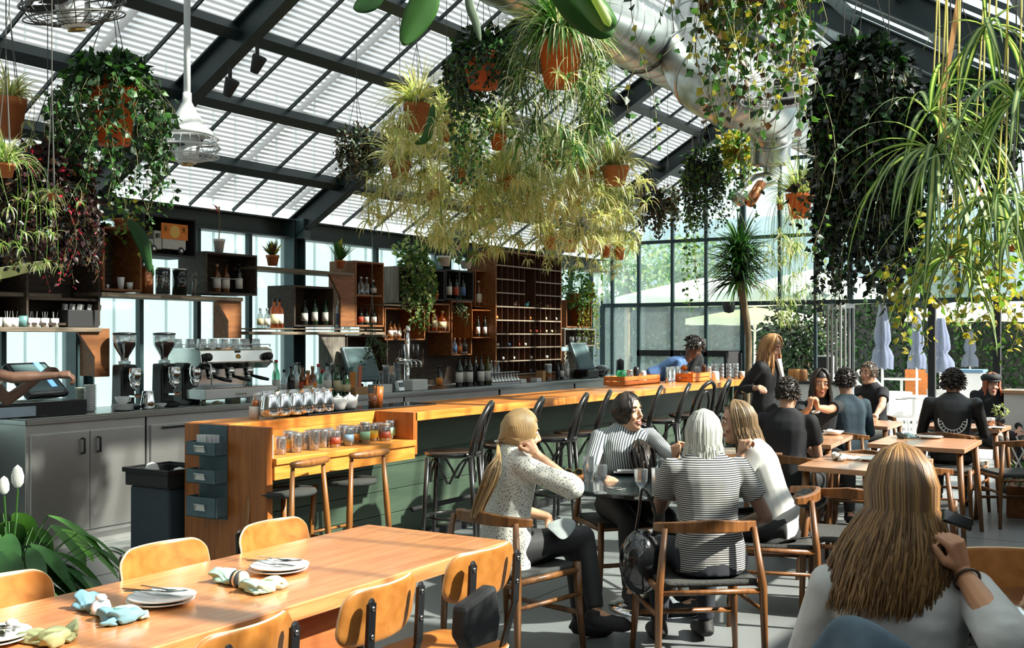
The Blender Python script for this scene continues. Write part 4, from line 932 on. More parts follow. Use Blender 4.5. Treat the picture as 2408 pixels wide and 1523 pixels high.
# --- right hand tower beside the pigeonholes
crate(1332, 1392, 705, 770, 'small crate with glasses right of the pigeonhole cabinet', 'crate2', .02, True, X=XS+.1)
K11 = crate(1328, 1400, 772, 815, 'wooden shelf box with glassware right of the pigeonhole cabinet', 'crate3', .02, True, X=XS+.1)
for i, px in enumerate((1345, 1360, 1376)):
    tag(MB().lathe([(.028, 0), (.035, .12), (.032, .12), (.025, .008), (0, .008)], 14, (XS+.02, YX(px, XS+.02), K11['z']+.001)).build('tall_glass', 'gdrink', loc=(XS+.02, YX(px, XS+.02), K11['z']), smooth=True), 'tall glass in the shelf box right of the pigeonholes, '+['first', 'second', 'third'][i]+' along', 'glass')
y0, y1 = YX(1330, XS+.1), YX(1372, XS+.1); zt_ = ZX(1330, 822, XS+.1); b = MB()
for k in range(14): b.bx(XS-.2, XS+.08+.008*(k % 3), y0, y1, ZC+.06+k*(zt_-ZC-.08)/14, ZC+.06+(k+.82)*(zt_-ZC-.08)/14)
b.bx(XS-.2, XS+.06, y0, y1, ZC+.001, ZC+.06)
tag(b.build('book_stack', mat('page_stack', (.50, .42, .33), .9, 0, .3, 30), loc=(XS, y0, ZC)), 'tall stack of yellowed books under the shelf box by the far till', 'book stack')

# ================================================================== THINGS ON THE STEEL WORKTOP
def onc(px, X=-7.25): return V3((X, YX(px, X), ZC+.001))
# till left: tilted dark screen
def till(px, X, w, h, lb, tilt=.5, z0=None, yaw=0.0, frame_m='blackgl', screen=(.10, .16, .17)):
    c_ = onc(px, X); t = thing('till_screen', lb, 'till', c_, yaw)
    MB().lathe([(.09, 0), (.08, .02), (.03, .03), (.03, .10)], 16).build('stand', 'black', t, world=False, smooth=True)
    R_ = Matrix.Rotation(-tilt, 3, 'Y'); c0 = V3((0, 0, .12+h*.45))
    b = MB(); vs = MB().box((0, 0, 0), (.05, w, h)).v; b.add([R_ @ V3(v)+c0 for v in vs], [(0, 1, 3, 2), (4, 6, 7, 5), (0, 4, 5, 1), (2, 3, 7, 6), (0, 2, 6, 4), (1, 5, 7, 3)]); b.build('screen_case', frame_m, t, world=False, bevel=.012)
    vs = MB().box((.0262, 0, .005), (.002, w-.06, h-.06)).v; MB().add([R_ @ V3(v)+c0 for v in vs], [(0, 1, 3, 2), (4, 6, 7, 5), (0, 4, 5, 1), (2, 3, 7, 6), (0, 2, 6, 4), (1, 5, 7, 3)]).build('screen', mat('dim_screen', screen, .12, 0, .25, 3), t, world=False)
    return t
t1 = till(85, -7.2, .44, .32, 'dark tilted till screen with a blue glow behind the bare forearm', .75, yaw=.3)
tm2 = mat('teal_case', (.07, .12, .14), .35)
t2 = till(848, -7.25, .36, .40, 'blue-grey tilted till screen between the spirits and the plastic cups', .55, yaw=-.35, frame_m=tm2)
t3 = till(1368, -7.2, .30, .42, 'blue-grey tilted till screen at the far end by the pigeonholes', .5, yaw=-.35, frame_m=tm2)
R_ = Matrix.Rotation(.3, 3, 'Z') @ Matrix.Rotation(-.75, 3, 'Y'); vs = MB().box((.029, .10, .03), (.002, .06, .24)).v; c0 = V3(t1.location)+V3((0, 0, .12+.32*.45))
MB().add([R_ @ V3(v)+c0 for v in vs], [(0, 1, 3, 2), (4, 6, 7, 5), (0, 4, 5, 1), (2, 3, 7, 6), (0, 2, 6, 4), (1, 5, 7, 3)]).build('lit_window', emit('screen_blue', (.10, .25, .8), 1.6), t1)
# receipt tray, cash box
y0, y1 = YX(-40, -7.12), YX(205, -7.12)
t = thing('cash_drawer', 'black cash drawer with papers on top at the left end of the worktop', 'cash drawer', (-7.3, (y0+y1)/2, ZC))
MB().bx(-7.5, -7.12, y0, y1, ZC+.001, ZC+.11).build('drawer_case', 'black', t, bevel=.006)
MB().bx(-7.12, -7.105, y0+.02, YX(82, -7.12), ZC+.012, ZC+.085).build('white_front_panel', mat('pale_blue_panel', (.42, .50, .58), .6), t, bevel=.003)
for k, (px, a, m_) in enumerate(((20, .3, 'paper'), (60, -.2, mat('kraft', (.35, .22, .12), .9)), (95, .5, 'paper'), (112, .1, mat('green_card', (.25, .35, .25), .9)), (125, -.4, 'paper'))):
    tag(MB().box((-7.24-.02*k, YX(px, -7.25), ZC+.1135+.003*k), (.10, .15, .002), a).build('paper_slip', m_, loc=(-7.24, YX(px, -7.25), ZC+.112)), ['white slip at the picture edge on the cash drawer', 'brown card on the cash drawer', 'white slip in the middle of the cash drawer', 'green slip on the cash drawer', 'curled white receipt at the end of the cash drawer'][k], 'paper')
def stack(px, X, n, r, dz, m_, lb, name='cup_stack', cat='stack', prof=None):
    c_ = onc(px, X); t = thing(name, lb, cat, c_)
    for k in range(n): MB().lathe(prof or [(r*.6, 0), (r, dz*1.15), (r*.96, dz*1.15), (r*.55, .004), (0, .004)], 16, c_+UP*dz*k).build('cup', m_, t, smooth=True)
stack(212, -7.3, 16, .05, .013, 'white', 'stack of white saucers beside the first coffee grinder', 'saucer_stack')
stack(190, -7.42, 14, .045, .013, mat('paper_cup', (.55, .58, .5), .8), 'stack of greenish paper cups behind the saucers', 'cup_stack')
def grinder(px, lb, hop=True, X=-7.32, yaw=0):
    c_ = onc(px, X); t = thing('coffee_grinder', lb, 'coffee grinder', c_, yaw)
    b = MB(); b.prism([(-.10, .0), (.12, 0), (.14, .03), (.05, .05), (.045, .30), (.075, .33), (.075, .36), (-.075, .36), (-.085, .05)], 1, -.065, .065); b.build('grinder_body', 'black', t, world=False, bevel=.015)
    MB().lathe([(.045, .36), (.05, .385), (.03, .39), (.032, .42), (.085, .51), (.09, .56), (.088, .60)], 22).build('hopper', 'gdark' if not hop else 'gdrink', t, world=False, smooth=True)
    MB().lathe([(.0, .391), (.028, .40), (.03, .42), (.080, .508), (.084, .535), (0, .55)], 20).build('coffee_beans', mat('coffee_beans', (.03, .016, .01), .7, 0, .4, 90, .5), t, world=False, smooth=True)
    MB().lathe([(.092, .60), (.092, .615), (.03, .62), (0, .62)], 22).build('hopper_lid', 'black', t, world=False, smooth=True)
    b = MB(); b.lathe([(.05, .22), (.052, .33), (.03, .335), (0, .335)], 18, (.125, 0, 0)); b.lathe([(.015, .15), (.05, .22)], 18, (.125, 0, 0)); b.build('doser', 'chrome', t, world=False, smooth=True)
    b = MB(); b.bx(.09, .16, -.03, .03, .10, .115); b.tube([(.10, -.02, .12), (.17, -.03, .12)], .006, 6); b.tube([(.10, .02, .12), (.17, .03, .12)], .006, 6); b.build('portafilter_fork', 'chrome', t, world=False)
    MB().bx(.0475, .050, -.02, .02, .31, .325).build('maker_plate', 'label', t, world=False); return t
grinder(293, 'black coffee grinder with a full dark hopper, nearest the till', True)
grinder(386, 'black coffee grinder with a clear half-full hopper', True)
t = grinder(435, 'third coffee grinder tucked behind beside the espresso machine', True, -7.4)
for o in list(t.children):
    if o.name.startswith(('hopper', 'coffee_beans')): bpy.data.objects.remove(o)
# espresso machine
ya, ye = YX(466, -7.2), YX(636, -7.2); L_ = ye-ya; X0, X1 = -7.62, -7.14
t = thing('espresso_machine', 'wide chrome espresso machine with cups on top', 'espresso machine', ((X0+X1)/2, (ya+ye)/2, ZC))
pol = mat('polished_panel', (.72, .73, .70), .18, 1, .2, 6)
MB().prism([(X0, ZC+.30), (X1-.10, ZC+.30), (X1-.02, ZC+.36), (X1-.04, ZC+.47), (X1-.1, ZC+.49), (X0, ZC+.49)], 1, ya, ye).build('front_housing', pol, t, bevel=.008)
MB().bx(X0, X0+.14, ya+.02, ye-.02, ZC+.10, ZC+.30).build('back_housing', pol, t, bevel=.005)
MB().bx(X0, X1+.03, ya, ye, ZC+.045, ZC+.135).build('drip_tray_housing', 'steel', t, bevel=.008)
b = MB()
for k in range(26): b.bx(X0+.16, X1+.01, ya+.02+k*(L_-.04)/26, ya+.02+(k+.5)*(L_-.04)/26, ZC+.136, ZC+.142)
b.build('drip_grate', 'chrome', t)
for q_ in ((X0+.05, ya+.06), (X0+.05, ye-.06), (X1-.06, ya+.06), (X1-.06, ye-.06)): MB().lathe([(.02, 0), (.018, .045)], 12, (q_[0], q_[1], ZC+.001)).build('foot', 'black', t)
for k in range(3):
    y = ya+L_*(.24+.26*k); g = MB().lathe([(.045, .0), (.045, .05), (.035, .06), (0, .06)], 18, (X1-.13, y, ZC+.245)).build('group_head', 'chrome', t, smooth=True)
    h_ = MB(); h_.lathe([(.036, -.03), (.038, .0)], 16, (X1-.13, y, ZC+.245)); h_.build('filter_basket', 'chrome', g, smooth=True)
    h_ = MB(); h_.tube([(X1-.09, y, ZC+.235), (X1+.0, y+.02, ZC+.215), (X1+.07, y+.05, ZC+.20)], [.012, .017, .014], 8); h_.build('portafilter_handle', 'black', g, smooth=True)
for u in (.06, .90): MB().lathe([(0, 0), (.032, 0), (.035, .01), (.035, .05), (.03, .06), (0, .06)], 18, (X1-.03, ya+L_*u, ZC+.41), R=Matrix.Rotation(PI/2, 3, 'Y')).build('steam_knob', 'black', t, smooth=True)
for u in (.05, .93): b = MB(); b.tube([(X1-.02, ya+L_*u, ZC+.38), (X1+.05, ya+L_*u, ZC+.34), (X1+.06, ya+L_*(u-.01), ZC+.17)], .007, 8); b.build('steam_wand', 'chrome', t, smooth=True)
MB().lathe([(0, 0), (.032, 0), (.032, .006), (0, .008)], 20, (X1-.033, ya+L_*.5, ZC+.40), R=Matrix.Rotation(PI/2, 3, 'Y')).build('badge', mat('brass_badge', (.5, .28, .06), .3, .8), t, smooth=True)
MB().bx(X1-.036, X1-.026, ya+L_*.47, ya+L_*.53, ZC+.445, ZC+.463).build('display', 'black', t)
b = MB(); b.tube([(X1-.05, ya+.02, ZC+.515), (X1-.05, ye-.02, ZC+.515)], .005, 6); b.tube([(X0+.02, ya+.02, ZC+.515), (X0+.02, ye-.02, ZC+.515)], .005, 6)
for u in (.02, .5, .98): b.tube([(X1-.05, ya+L_*u, ZC+.49), (X1-.05, ya+L_*u, ZC+.52)], .004, 6)
b.build('cup_rail', 'chrome', t)
MB().bx(X1+.030, X1+.033, ya+L_*.40, ya+L_*.56, ZC+.065, ZC+.10).build('maker_plate', 'label', t, bevel=.001)
b = MB()
for k in range(11): b.bx(X1+.033, X1+.034, ya+L_*(.41+.013*k), ya+L_*(.417+.013*k), ZC+.076, ZC+.076+.008+.006*(k % 3 == 0))
b.build('plate_marks', 'black', t)
g0 = None
for k in range(14):
    u = .05+.9*(k//2)/6; x = X0+.12+.16*(k % 2); p_ = (x, ya+L_*u, ZC+.4905); L2 = 'upturned glass on the espresso machine, first from the grinders in the back row'
    if g0 is None:
        g0 = tag(MB().lathe([(.040, 0), (.033, .075), (0, .075)], 16).build('glass', 'gdrink', smooth=True), L2, 'glass', 'upturned glasses on top of the espresso machine'); g0.location = p_
    else: q = g0.copy(); COL.objects.link(q); q.location = p_; q['label'] = 'upturned glass on the espresso machine, %s from the grinders in the %s row' % ('first second third fourth fifth sixth seventh eighth ninth'.split()[k//2], ('back', 'front')[k % 2])
# cup and saucers
c_ = onc(288, -7.16)
for k in range(4): tag(lathe_obj('saucer', [(0, 0), (.05, 0), (.085, .014), (.086, .017), (.045, .006), (0, .005)], 'white', None, c_+UP*.012*k, loc=c_+UP*.012*k), 'white saucer under the patterned cup, '+['lowest', 'second lowest', 'second highest', 'topmost'][k]+' of the pile', 'saucer')
t = thing('coffee_cup', 'white patterned cup on the saucer pile by the grinder', 'cup', c_+UP*.052)
MB().lathe([(.028, 0), (.045, .02), (.058, .06), (.055, .06), (.04, .02), (0, .012)], 22, c_+UP*.052).build('cup_body', 'white', t, smooth=True)
MB().tube([c_+V3((.0, .055, .10)), c_+V3((0, .08, .10)), c_+V3((0, .075, .075)), c_+V3((0, .048, .07))], .005, 6).build('handle', 'white', t, smooth=True)
def pitcher(p, s=1.0, rz=0, lb='x', group=None):
    t = thing('milk_pitcher', lb, 'pitcher', p, rz, group)
    MB().lathe([(.044*s, 0), (.050*s, .01*s), (.050*s, .05*s), (.040*s, .10*s), (.038*s, .125*s), (.036*s, .125*s), (.036*s, .10*s), (.045*s, .05*s), (0, .006)], 20).build('pitcher_body', 'chrome', t, world=False, smooth=True)
    MB().tube([(0, .038*s, .115*s), (0, .075*s, .11*s), (0, .08*s, .06*s), (0, .05*s, .03*s)], .006*s, 6).build('handle', 'chrome', t, world=False, smooth=True)
    MB().add([(0, -.034*s, .10*s), (.014*s, -.036*s, .127*s), (-.014*s, -.036*s, .127*s), (0, -.056*s, .130*s)], [(0, 1, 3), (0, 3, 2), (1, 2, 3)]).build('spout', 'chrome', t, world=False); return t
pitcher(onc(348, -7.18), 1.15, .4, 'chrome milk pitcher on the worktop between the two grinders')
bowl = thing('bowl', 'small white bowl on the worktop left of the espresso machine', 'bowl', onc(378, -7.15))
MB().lathe([(.02, 0), (.05, .04), (.047, .04), (.018, .006), (0, .006)], 16, onc(378, -7.15)).build('bowl_body', 'white', bowl, smooth=True)
for px, w_, lb in ((548, .11, 'small clear tub with limes under the espresso machine'), (598, .10, 'small white tub under the espresso machine, right of the limes')):
    c_ = onc(px, -7.11); t = thing('ingredient_tub', lb, 'tub', c_)
    b = MB(); b.bx(-.04, .035, -w_/2, w_/2, 0, .003); 
    for a0, a1, b0, b1 in ((-.04, -.037, -w_/2, w_/2), (.032, .035, -w_/2, w_/2), (-.04, .035, -w_/2, -w_/2+.003), (-.04, .035, w_/2-.003, w_/2)): b.bx(a0, a1, b0, b1, 0, .055)
    b.build('tub_body', 'gclear' if px == 548 else 'offw', t, world=False)
    if px == 548: MB().box((0, 0, .022), (.06, w_-.02, .03)).build('limes', mat('lime', (.30, .42, .05), .5), t, world=False, bevel=.01)
cl = onc(500, -7.12); b = MB(); napkin(b, cl, 1.4, .2, .05, 21, 9, .05)
tag(b.build('bar_cloth', mat('olive_cloth', (.20, .20, .13), .95, 0, .4, 20), loc=cl, smooth=True, sub=1), 'crumpled olive bar cloth below the espresso machine', 'cloth')
# --- spirits row on the worktop
row = [(649, 'slim', 'gteal', 'r', 'w', 'teal bottle with a red cap beside the espresso machine', 1.15, -7.3), (668, 'spirit', 'gclear', 'k', 'w', 'clear bottle with a black pourer in the speed row', .95, -7.35), (684, 'wine', 'gdark', 'k', 'k', 'dark wine-shaped bottle in the speed row', 1.0, -7.2), (695, 'slim', 'gclear', 'k', 'w', 'tall clear bottle behind the dark one in the speed row', 1.05, -7.35),
       (711, 'wine', 'gbrown', 'k', 'r', 'brown bottle in the middle of the speed row', 1.0, -7.2), (703, 'slim', 'gdark', 'k', 'k', 'tall thin dark bottle in the speed row', 1.05, -7.4), (724, 'flask', 'gamber', 'c', 'y', 'amber flask catching the sun in the speed row', 1.1, -7.16), (735, 'spirit', 'gbrown', 'c', 'o', 'orange-brown bottle with a cork in the speed row', 1.05, -7.22),
       (749, 'spirit', 'gclear', 'r', 'w', 'clear bottle with a red cap in the speed row', 1.1, -7.35), (758, 'flask', 'gteal', 'r', 'w', 'teal flask with a red cap in the speed row', 1.1, -7.3), (769, 'spirit', 'gclear', 'k', 'w', 'broad clear bottle with green liquid in the speed row', 1.15, -7.2), (781, 'slim', 'gdark', 'p', 'k', 'slim dark bottle near the end of the speed row', 1.0, -7.38),
       (792, 'wine', 'ggreen', 'k', 'y', 'olive green bottle near the napkin box', 1.0, -7.18), (805, 'spirit', 'gdark', 'k', 'y', 'dark bottle behind the olive green one', 1.0, -7.35), (813, 'flask', 'ggreen', 'k', 'y', 'squat green bottle with a cream label by the napkin box', 1.0, -7.16)]
for px, kd, m_, cp, lab, lb, s_, X in row:
    bot_at(px, X, ZC+.001, kd, m_, cp, lb, labs[lab], s_, liquid=(mat('green_liquid', (.03, .35, .12), .2) if px == 769 else None))
c_ = onc(838, -7.14); t = thing('napkin_box', 'kraft cardboard box stuffed with napkins and cards below the till', 'box', c_)
b = MB(); b.bx(-.07, .07, -.10, .10, 0, .08); b.build('box_body', mat('kraft_card', (.50, .27, .12), .8), t, world=False, bevel=.003)
for k, (y, m_, hh) in enumerate(((-.06, mat('menu_orange', (.65, .25, .06), .8), .18), (-.01, mat('menu_teal', (.30, .48, .46), .8), .27), (.05, mat('menu_red', (.60, .20, .12), .8), .24))): MB().box((0, y, .08+hh/2-.03), (.012, .075, hh), .2*k-.2, 0, .08).build('menu_card', m_, t, world=False)
# plastic cups, tubs, taps
for k, (px, n_, X) in enumerate(((907, 14, -7.3), (934, 15, -7.35), (922, 9, -7.2))): stack(px, X, n_, .042, .020, 'gclear', ['tall stack of clear plastic cups right of the till', 'second tall stack of clear plastic cups by the beer taps', 'short stack of clear plastic cups in front of the tall ones'][k])
c_ = onc(905, -7.12); tag(MB().bx(c_.x-.1, c_.x+.05, c_.y-.16, c_.y+.06, ZC+.001, ZC+.09).build('white_box', 'offw', loc=c_, bevel=.004), 'white cardboard box below the plastic cup stacks', 'box')
t = thing('card_reader', 'small silver card reader standing on the worktop', 'card reader', onc(940, -7.12)); c_ = onc(940, -7.12)
MB().box(c_+UP*.06, (.04, .10, .12), 0, 0, -.3).build('reader_body', 'steel', t, bevel=.008); MB().box(c_+V3((.022, 0, .075)), (.003, .07, .05), 0, 0, -.3).build('reader_screen', 'blackgl', t)
c_ = onc(978, -7.14); tag(MB().bx(c_.x-.12, c_.x+.06, c_.y-.14, c_.y+.14, ZC+.001, ZC+.12).build('steel_tub', 'offw', loc=c_, bevel=.01), 'grey plastic tub on the worktop below the ivy', 'tub')
ta = onc(957, -7.3); t = thing('beer_tap_tower', 'chrome beer tap tower with black handles behind the plastic cups', 'beer taps', ta)
b = MB(); b.tube([ta, ta+UP*.30], .03, 12); b.tube([ta+V3((0, -.16, .32)), ta+V3((0, .16, .32))], .035, 12); b.build('tower', 'chrome', t, smooth=True)
for k in range(4):
    y = -.13+.087*k; b = MB(); b.tube([ta+V3((.03, y, .32)), ta+V3((.09, y, .31)), ta+V3((.10, y, .25))], .010, 8); f_ = b.build('tap', 'chrome', t, smooth=True)
    MB().tube([ta+V3((.05, y, .34)), ta+V3((.045, y, .50))], [.009, .018], 8).build('tap_handle', ['black', 'offw', 'black', 'black'][k], f_, smooth=True)
b = MB(); b.tube([ta+V3((-.02, .03, .34)), ta+V3((-.02, .03, .62))], .03, 12); b.ell(ta+V3((-.02, .03, .66)), (.04, .04, .05), 10); b.build('tap_font', 'chrome', t, smooth=True)
# wine bottles
for i, (px, X, lab) in enumerate(((1080, -7.2, 'w'), (1094, -7.26, 'w'), (1104, -7.18, 'w'), (1118, -7.28, 'k'), (1131, -7.18, 'w'), (1147, -7.2, 'w'))):
    bot_at(px, X, ZC+.001, 'wine', 'gdark' if i != 5 else mat('olive_glass', (.10, .09, .02), .15), 'k', ['first dark wine bottle of the group under the light framed box', 'second dark wine bottle of the group', 'dark wine bottle pushed forward in the group', 'unlabelled dark wine bottle in the group', 'dark wine bottle beside the olive one', 'olive wine bottle with a cream label, last of the group'][i], labs[lab], 1.12)
bot_at(1033, -7.2, ZC+.001, 'spirit', 'gdark', 'k', 'dark bottle with a gold label standing on the wooden round', labs['o'], .9)
tag(MB().lathe([(.09, 0), (.09, .03), (0, .03)], 20, onc(1030, -7.2)-UP*0).build('wooden_board', 'crate2', loc=onc(1060, -7.2)), 'round wooden board on the worktop before the dark panel', 'board')
def stemglass(p, up=True, s=1.0):
    pr = [(.032, 0), (.032, .004), (.006, .010), (.005, .06), (.02, .075), (.036, .10), (.036, .15), (.033, .15), (.033, .10), (0, .08)]
    return MB().lathe([(r*s, z*s if up else (.15-z)*s) for r, z in pr], 18).build('wine_glass', 'gdrink', loc=None, smooth=True)
sg = stemglass(None, False); tag(sg, 'upturned stemmed glass beside the wine bottles', 'glass', 'upturned stemmed glasses beside the wine bottles'); n_ = 0
for i in range(9):
    for j in range(2):
        q = sg if n_ == 0 else sg.copy()
        if n_: COL.objects.link(q)
        q['label'] = 'upturned stemmed glass by the wine bottles, %s from them in the %s row' % ('first second third fourth fifth sixth seventh eighth ninth'.split()[i], ('front', 'back')[j]); n_ += 1; q.location = V3((-7.14-.08*j, YX(1158+7.2*i, -7.14), ZC+.001))
for i, (px, X) in enumerate(((1155, -7.32), (1163, -7.34), (1171, -7.33))): bot_at(px, X, ZC+.001, 'slim', 'gclear', 'p', 'clear swing-top bottle behind the upturned glasses, '+['first', 'second', 'third'][i]+' along', None, .9)
c_ = onc(1289, -7.16); t = thing('juice_jug', 'clear plastic jug of orange juice on the worktop', 'juice jug', c_)
MB().lathe([(.045, 0), (.05, .20), (.047, .20), (.042, .005), (0, .005)], 18, c_).build('jug_body', 'gclear', t, smooth=True); MB().lathe([(.0, .006), (.042, .006), (.045, .10), (0, .10)], 18, c_).build('juice', mat('juice', (.80, .20, .01), .3), t, smooth=True)
MB().lathe([(.05, .20), (.05, .225), (0, .23)], 18, c_).build('jug_lid', 'offw', t, smooth=True)
for px, lab, lb in ((1312, 'k', 'dark bottle with cream label right of the juice jug'), (1321, 'w', 'second dark bottle right of the juice jug')): bot_at(px, -7.25, ZC+.001, 'wine', 'gdark', 'k', lb, labs[lab], .8)
bot_at(1334, -7.25, ZC+.001, 'slim', 'gclear', 'k', 'clear tall bottle before the far till', labs['w'], .95)
for i, (px, w_, m_, lb) in enumerate(((1225, .14, 'offw', 'white napkin holder in front of the pigeonhole cabinet'), (1262, .12, 'offw', 'small white box in front of the pigeonhole cabinet'), (1274, .08, MATS['kraft_card'], 'orange carton beside the juice jug'))):
    c_ = onc(px, -7.18); tag(MB().bx(c_.x-.06, c_.x+.04, c_.y-w_/2, c_.y+w_/2, ZC+.001, ZC+(.05 if i < 2 else .14)).build('small_box', m_, loc=c_, bevel=.003), lb, 'box')
c_ = onc(1400, -7.18); t = thing('receipt_printer', 'dark rounded machine beside the far till', 'printer', c_)
b = MB(); b.bx(c_.x-.16, c_.x+.06, c_.y-.35, c_.y+.02, ZC+.001, ZC+.13); b.build('printer_case', 'black', t, bevel=.03); b = MB(); b.ell(c_+V3((-.02, .22, .09)), (.11, .18, .09), 14); b.build('printer_dome', 'blackgl', t, smooth=True)
t = thing('black_canister', 'tall black canister by the end wall on the worktop', 'canister', onc(1458, -7.15)); MB().lathe([(.06, 0), (.06, .22), (.05, .24), (0, .24)], 18, onc(1458, -7.15)).build('canister_body', 'black', t, smooth=True); MB().lathe([(.03, .24), (.03, .27), (0, .27)], 12, onc(1458, -7.15)).build('lid', 'steel', t, smooth=True)

# ================================================================== THINGS ON THE WOODEN BAR
def onb(px, py): v = WZ(px, py, ZB); return V3((v.x, v.y, ZB+.001))
# tray with pitchers and teapots
a, b_, = onb(608, 972), onb(905, 948)
ty0, ty1 = a.y, b_.y; tx = XBB+.17
tag(MB().bx(tx-.15, tx+.17, ty0-.02, ty1+.08, ZB+.001, ZB+.014).build('tray', 'blackgl', loc=(tx, (ty0+ty1)/2, ZB), bevel=.004), 'long low black tray carrying the chrome creamers and teapots', 'tray')
pp = [(633, 0), (633, 1), (662, 0), (662, 1), (690, 0), (690, 1), (716, 0), (716, 1), (742, 0), (742, 1), (764, 0)]
for i, (px, r_) in enumerate(pp):
    X = tx+.09-.12*r_; y = YX(px, X)
    if i == 0: p0_ = pitcher((X, y, ZB+.015), 1.32, 2.2, 'chrome creamer on the black tray, first from the end panel in the front row', 'chrome creamers on the black tray')
    else: dup(p0_, (X, y, ZB+.015), 2.2+.25*((i*7) % 5-2), 'chrome creamer on the black tray, %s from the end panel in the %s row' % ('first second third fourth fifth sixth seventh eighth ninth'.split()[i//2], ('front', 'back')[r_]))
def teapot(p, rz, lb):
    t = thing('teapot', lb, 'teapot', p, rz)
    MB().lathe([(.035, 0), (.05, .012), (.062, .045), (.055, .08), (.032, .095), (0, .097)], 22).build('pot_body', 'white', t, world=False, smooth=True)
    MB().lathe([(.03, .096), (.02, .106), (.006, .108), (.009, .118), (0, .124)], 14).build('lid', 'white', t, world=False, smooth=True)
    MB().tube([(0, .05, .03), (0, .082, .05), (0, .095, .085), (0, .108, .10)], [.014, .010, .008, .007], 8).build('spout', 'white', t, world=False, smooth=True)
    MB().tube([(0, -.052, .08), (0, -.09, .075), (0, -.085, .035), (0, -.05, .025)], .006, 6).build('handle', 'white', t, world=False, smooth=True)
teapot((tx+.07, YX(795, tx+.07), ZB+.015), -.2, 'white teapot on the black tray, next to the creamers'); teapot((tx+.04, YX(822, tx+.04), ZB+.015), .1, 'white teapot at the end of the black tray with its spout outward')
c_ = V3((XBB+.18, YX(598, XBB+.18), ZB+.001)); t = thing('votive_glass', 'small pale glass with a stopper near the start of the black tray', 'glass', c_)
MB().lathe([(.033, 0), (.036, .085), (.033, .085), (.03, .006), (0, .006)], 18, c_).build('glass_body', mat('frosted', (.75, .70, .62), .6), t, smooth=True); MB().lathe([(.02, .07), (.026, .12), (.012, .13), (0, .13)], 14, c_+V3((.006, .006, 0))).build('stopper', cop, t, smooth=True)
for px, col, lb, h_ in ((876, 'gbrown', 'dark tumbler with straws near the tray end', .12), (890, mat('orange_tumbler', (.55, .16, .03), .3), 'tall orange-brown tumbler beside the dark tumbler', .17)):
    X = XBB+.22; c_ = V3((X, YX(px, X), ZB+.001)); t = thing('tumbler', lb, 'tumbler', c_)
    MB().lathe([(.030, 0), (.040, h_), (.037, h_), (.026, .006), (0, .006)], 18, c_).build('tumbler_body', col, t, smooth=True)
    for k in range(3): MB().tube([c_+V3((.005*k, .005, .02)), c_+V3((.02*k-.02, .02*k-.01, h_+.06))], .003, 5).build('straw', 'blackm', t)
# wooden crates on the bar with bits
def barcrate(px0, px1, y_, h_, lb, X=None):
    v = onb(px0, y_); y1 = YX(px1, v.x); z0, z1 = ZB+.001, ZB+h_; x1, x0 = v.x, v.x-.26; om = wood('crate_orange', (.60, .16, .03), (.78, .26, .06), (1, 12, 1), 7, .5)
    t = thing('slatted_crate', lb, 'crate', ((x0+x1)/2, (v.y+y1)/2, z0)); b = MB()
    for k in range(2):
        za = z0+(z1-z0)*k*.53; zb2 = za+(z1-z0)*.46; b.bx(x1-.012, x1, v.y, y1, za, zb2); b.bx(x0, x0+.012, v.y, y1, za, zb2); b.bx(x0, x1, v.y, v.y+.012, za, zb2); b.bx(x0, x1, y1-.012, y1, za, zb2)
    b.bx(x0, x1, v.y, y1, z0, z0+.01); b.build('slats', om, t, bevel=.002)
    for qx in (x0+.02, x1-.02):
        for qy in (v.y+.02, y1-.02): MB().bx(qx-.01, qx+.01, qy-.01, qy+.01, z0, z1).build('corner_post', om, t)
    return x0, x1, v.y, y1
q1 = barcrate(1468, 1553, 908, .105, 'orange slatted wooden crate on the bar in front of the bent bartender')
q2 = barcrate(1629, 1671, 899, .11, 'smaller orange slatted crate farther along the bar')
def jar(p, r, h, m, lb, cat='jar', lid=None, name='jar'):
    t = thing(name, lb, cat, p); MB().lathe([(r*.9, 0), (r, .01), (r, h*.8), (r*.8, h), (r*.75, h), (r*.9, h*.78), (r*.85, .006), (0, .006)], 18, p).build('jar_body', m, t, smooth=True)
    if lid: MB().lathe([(r*.85, h), (r*.85, h+.02), (0, h+.022)], 16, p).build('lid', lid, t, smooth=True)
for i, (u, r_, h_, m_, lb) in enumerate(((.2, .055, .16, 'gteal', 'teal wide jar in the slatted crate'), (.42, .04, .14, 'gclear', 'clear jar in the slatted crate'), (.6, .035, .19, 'black', 'black tin in the slatted crate'), (.8, .035, .14, 'offw', 'white tin in the slatted crate'))):
    jar(V3(((q1[0]+q1[1])/2, q1[2]+(q1[3]-q1[2])*u, ZB+.012)), r_, h_, m_, lb, 'jar', None if i != 1 else 'steel')
def shaker(px, py, lb, h_=.19, r=.040, m='chrome', g=None):
    v = onb(px, py); t = thing('cocktail_shaker', lb, 'shaker', v, 0, g); MB().lathe([(r*1.05, 0), (r*1.05, .006), (r*.78, h_), (0, h_)], 18).build('shaker_body', m, t, smooth=True, world=False); MB().lathe([(r*1.07, 0), (r*1.07, .012)], 18).build('rim', m, t, smooth=True, world=False)
for i, px in enumerate((1570, 1580, 1594)): shaker(px+2, 900-i*1.5, 'chrome cocktail tin upside down between the two slatted crates, '+['first', 'second', 'third'][i]+' from the larger crate')
v = onb(1609, 897); t = thing('citrus_jar', 'clear jar of oranges beside the smaller slatted crate', 'jar', v); MB().lathe([(.05, 0), (.055, .10), (.05, .13), (.047, .13), (.05, .1), (0, .005)], 18, v).build('jar_body', 'gclear', t, smooth=True); MB().ell(v+UP*.05, (.042, .042, .04), 14).build('oranges', mat('orange_fruit', (.8, .22, .02), .5), t, smooth=True)
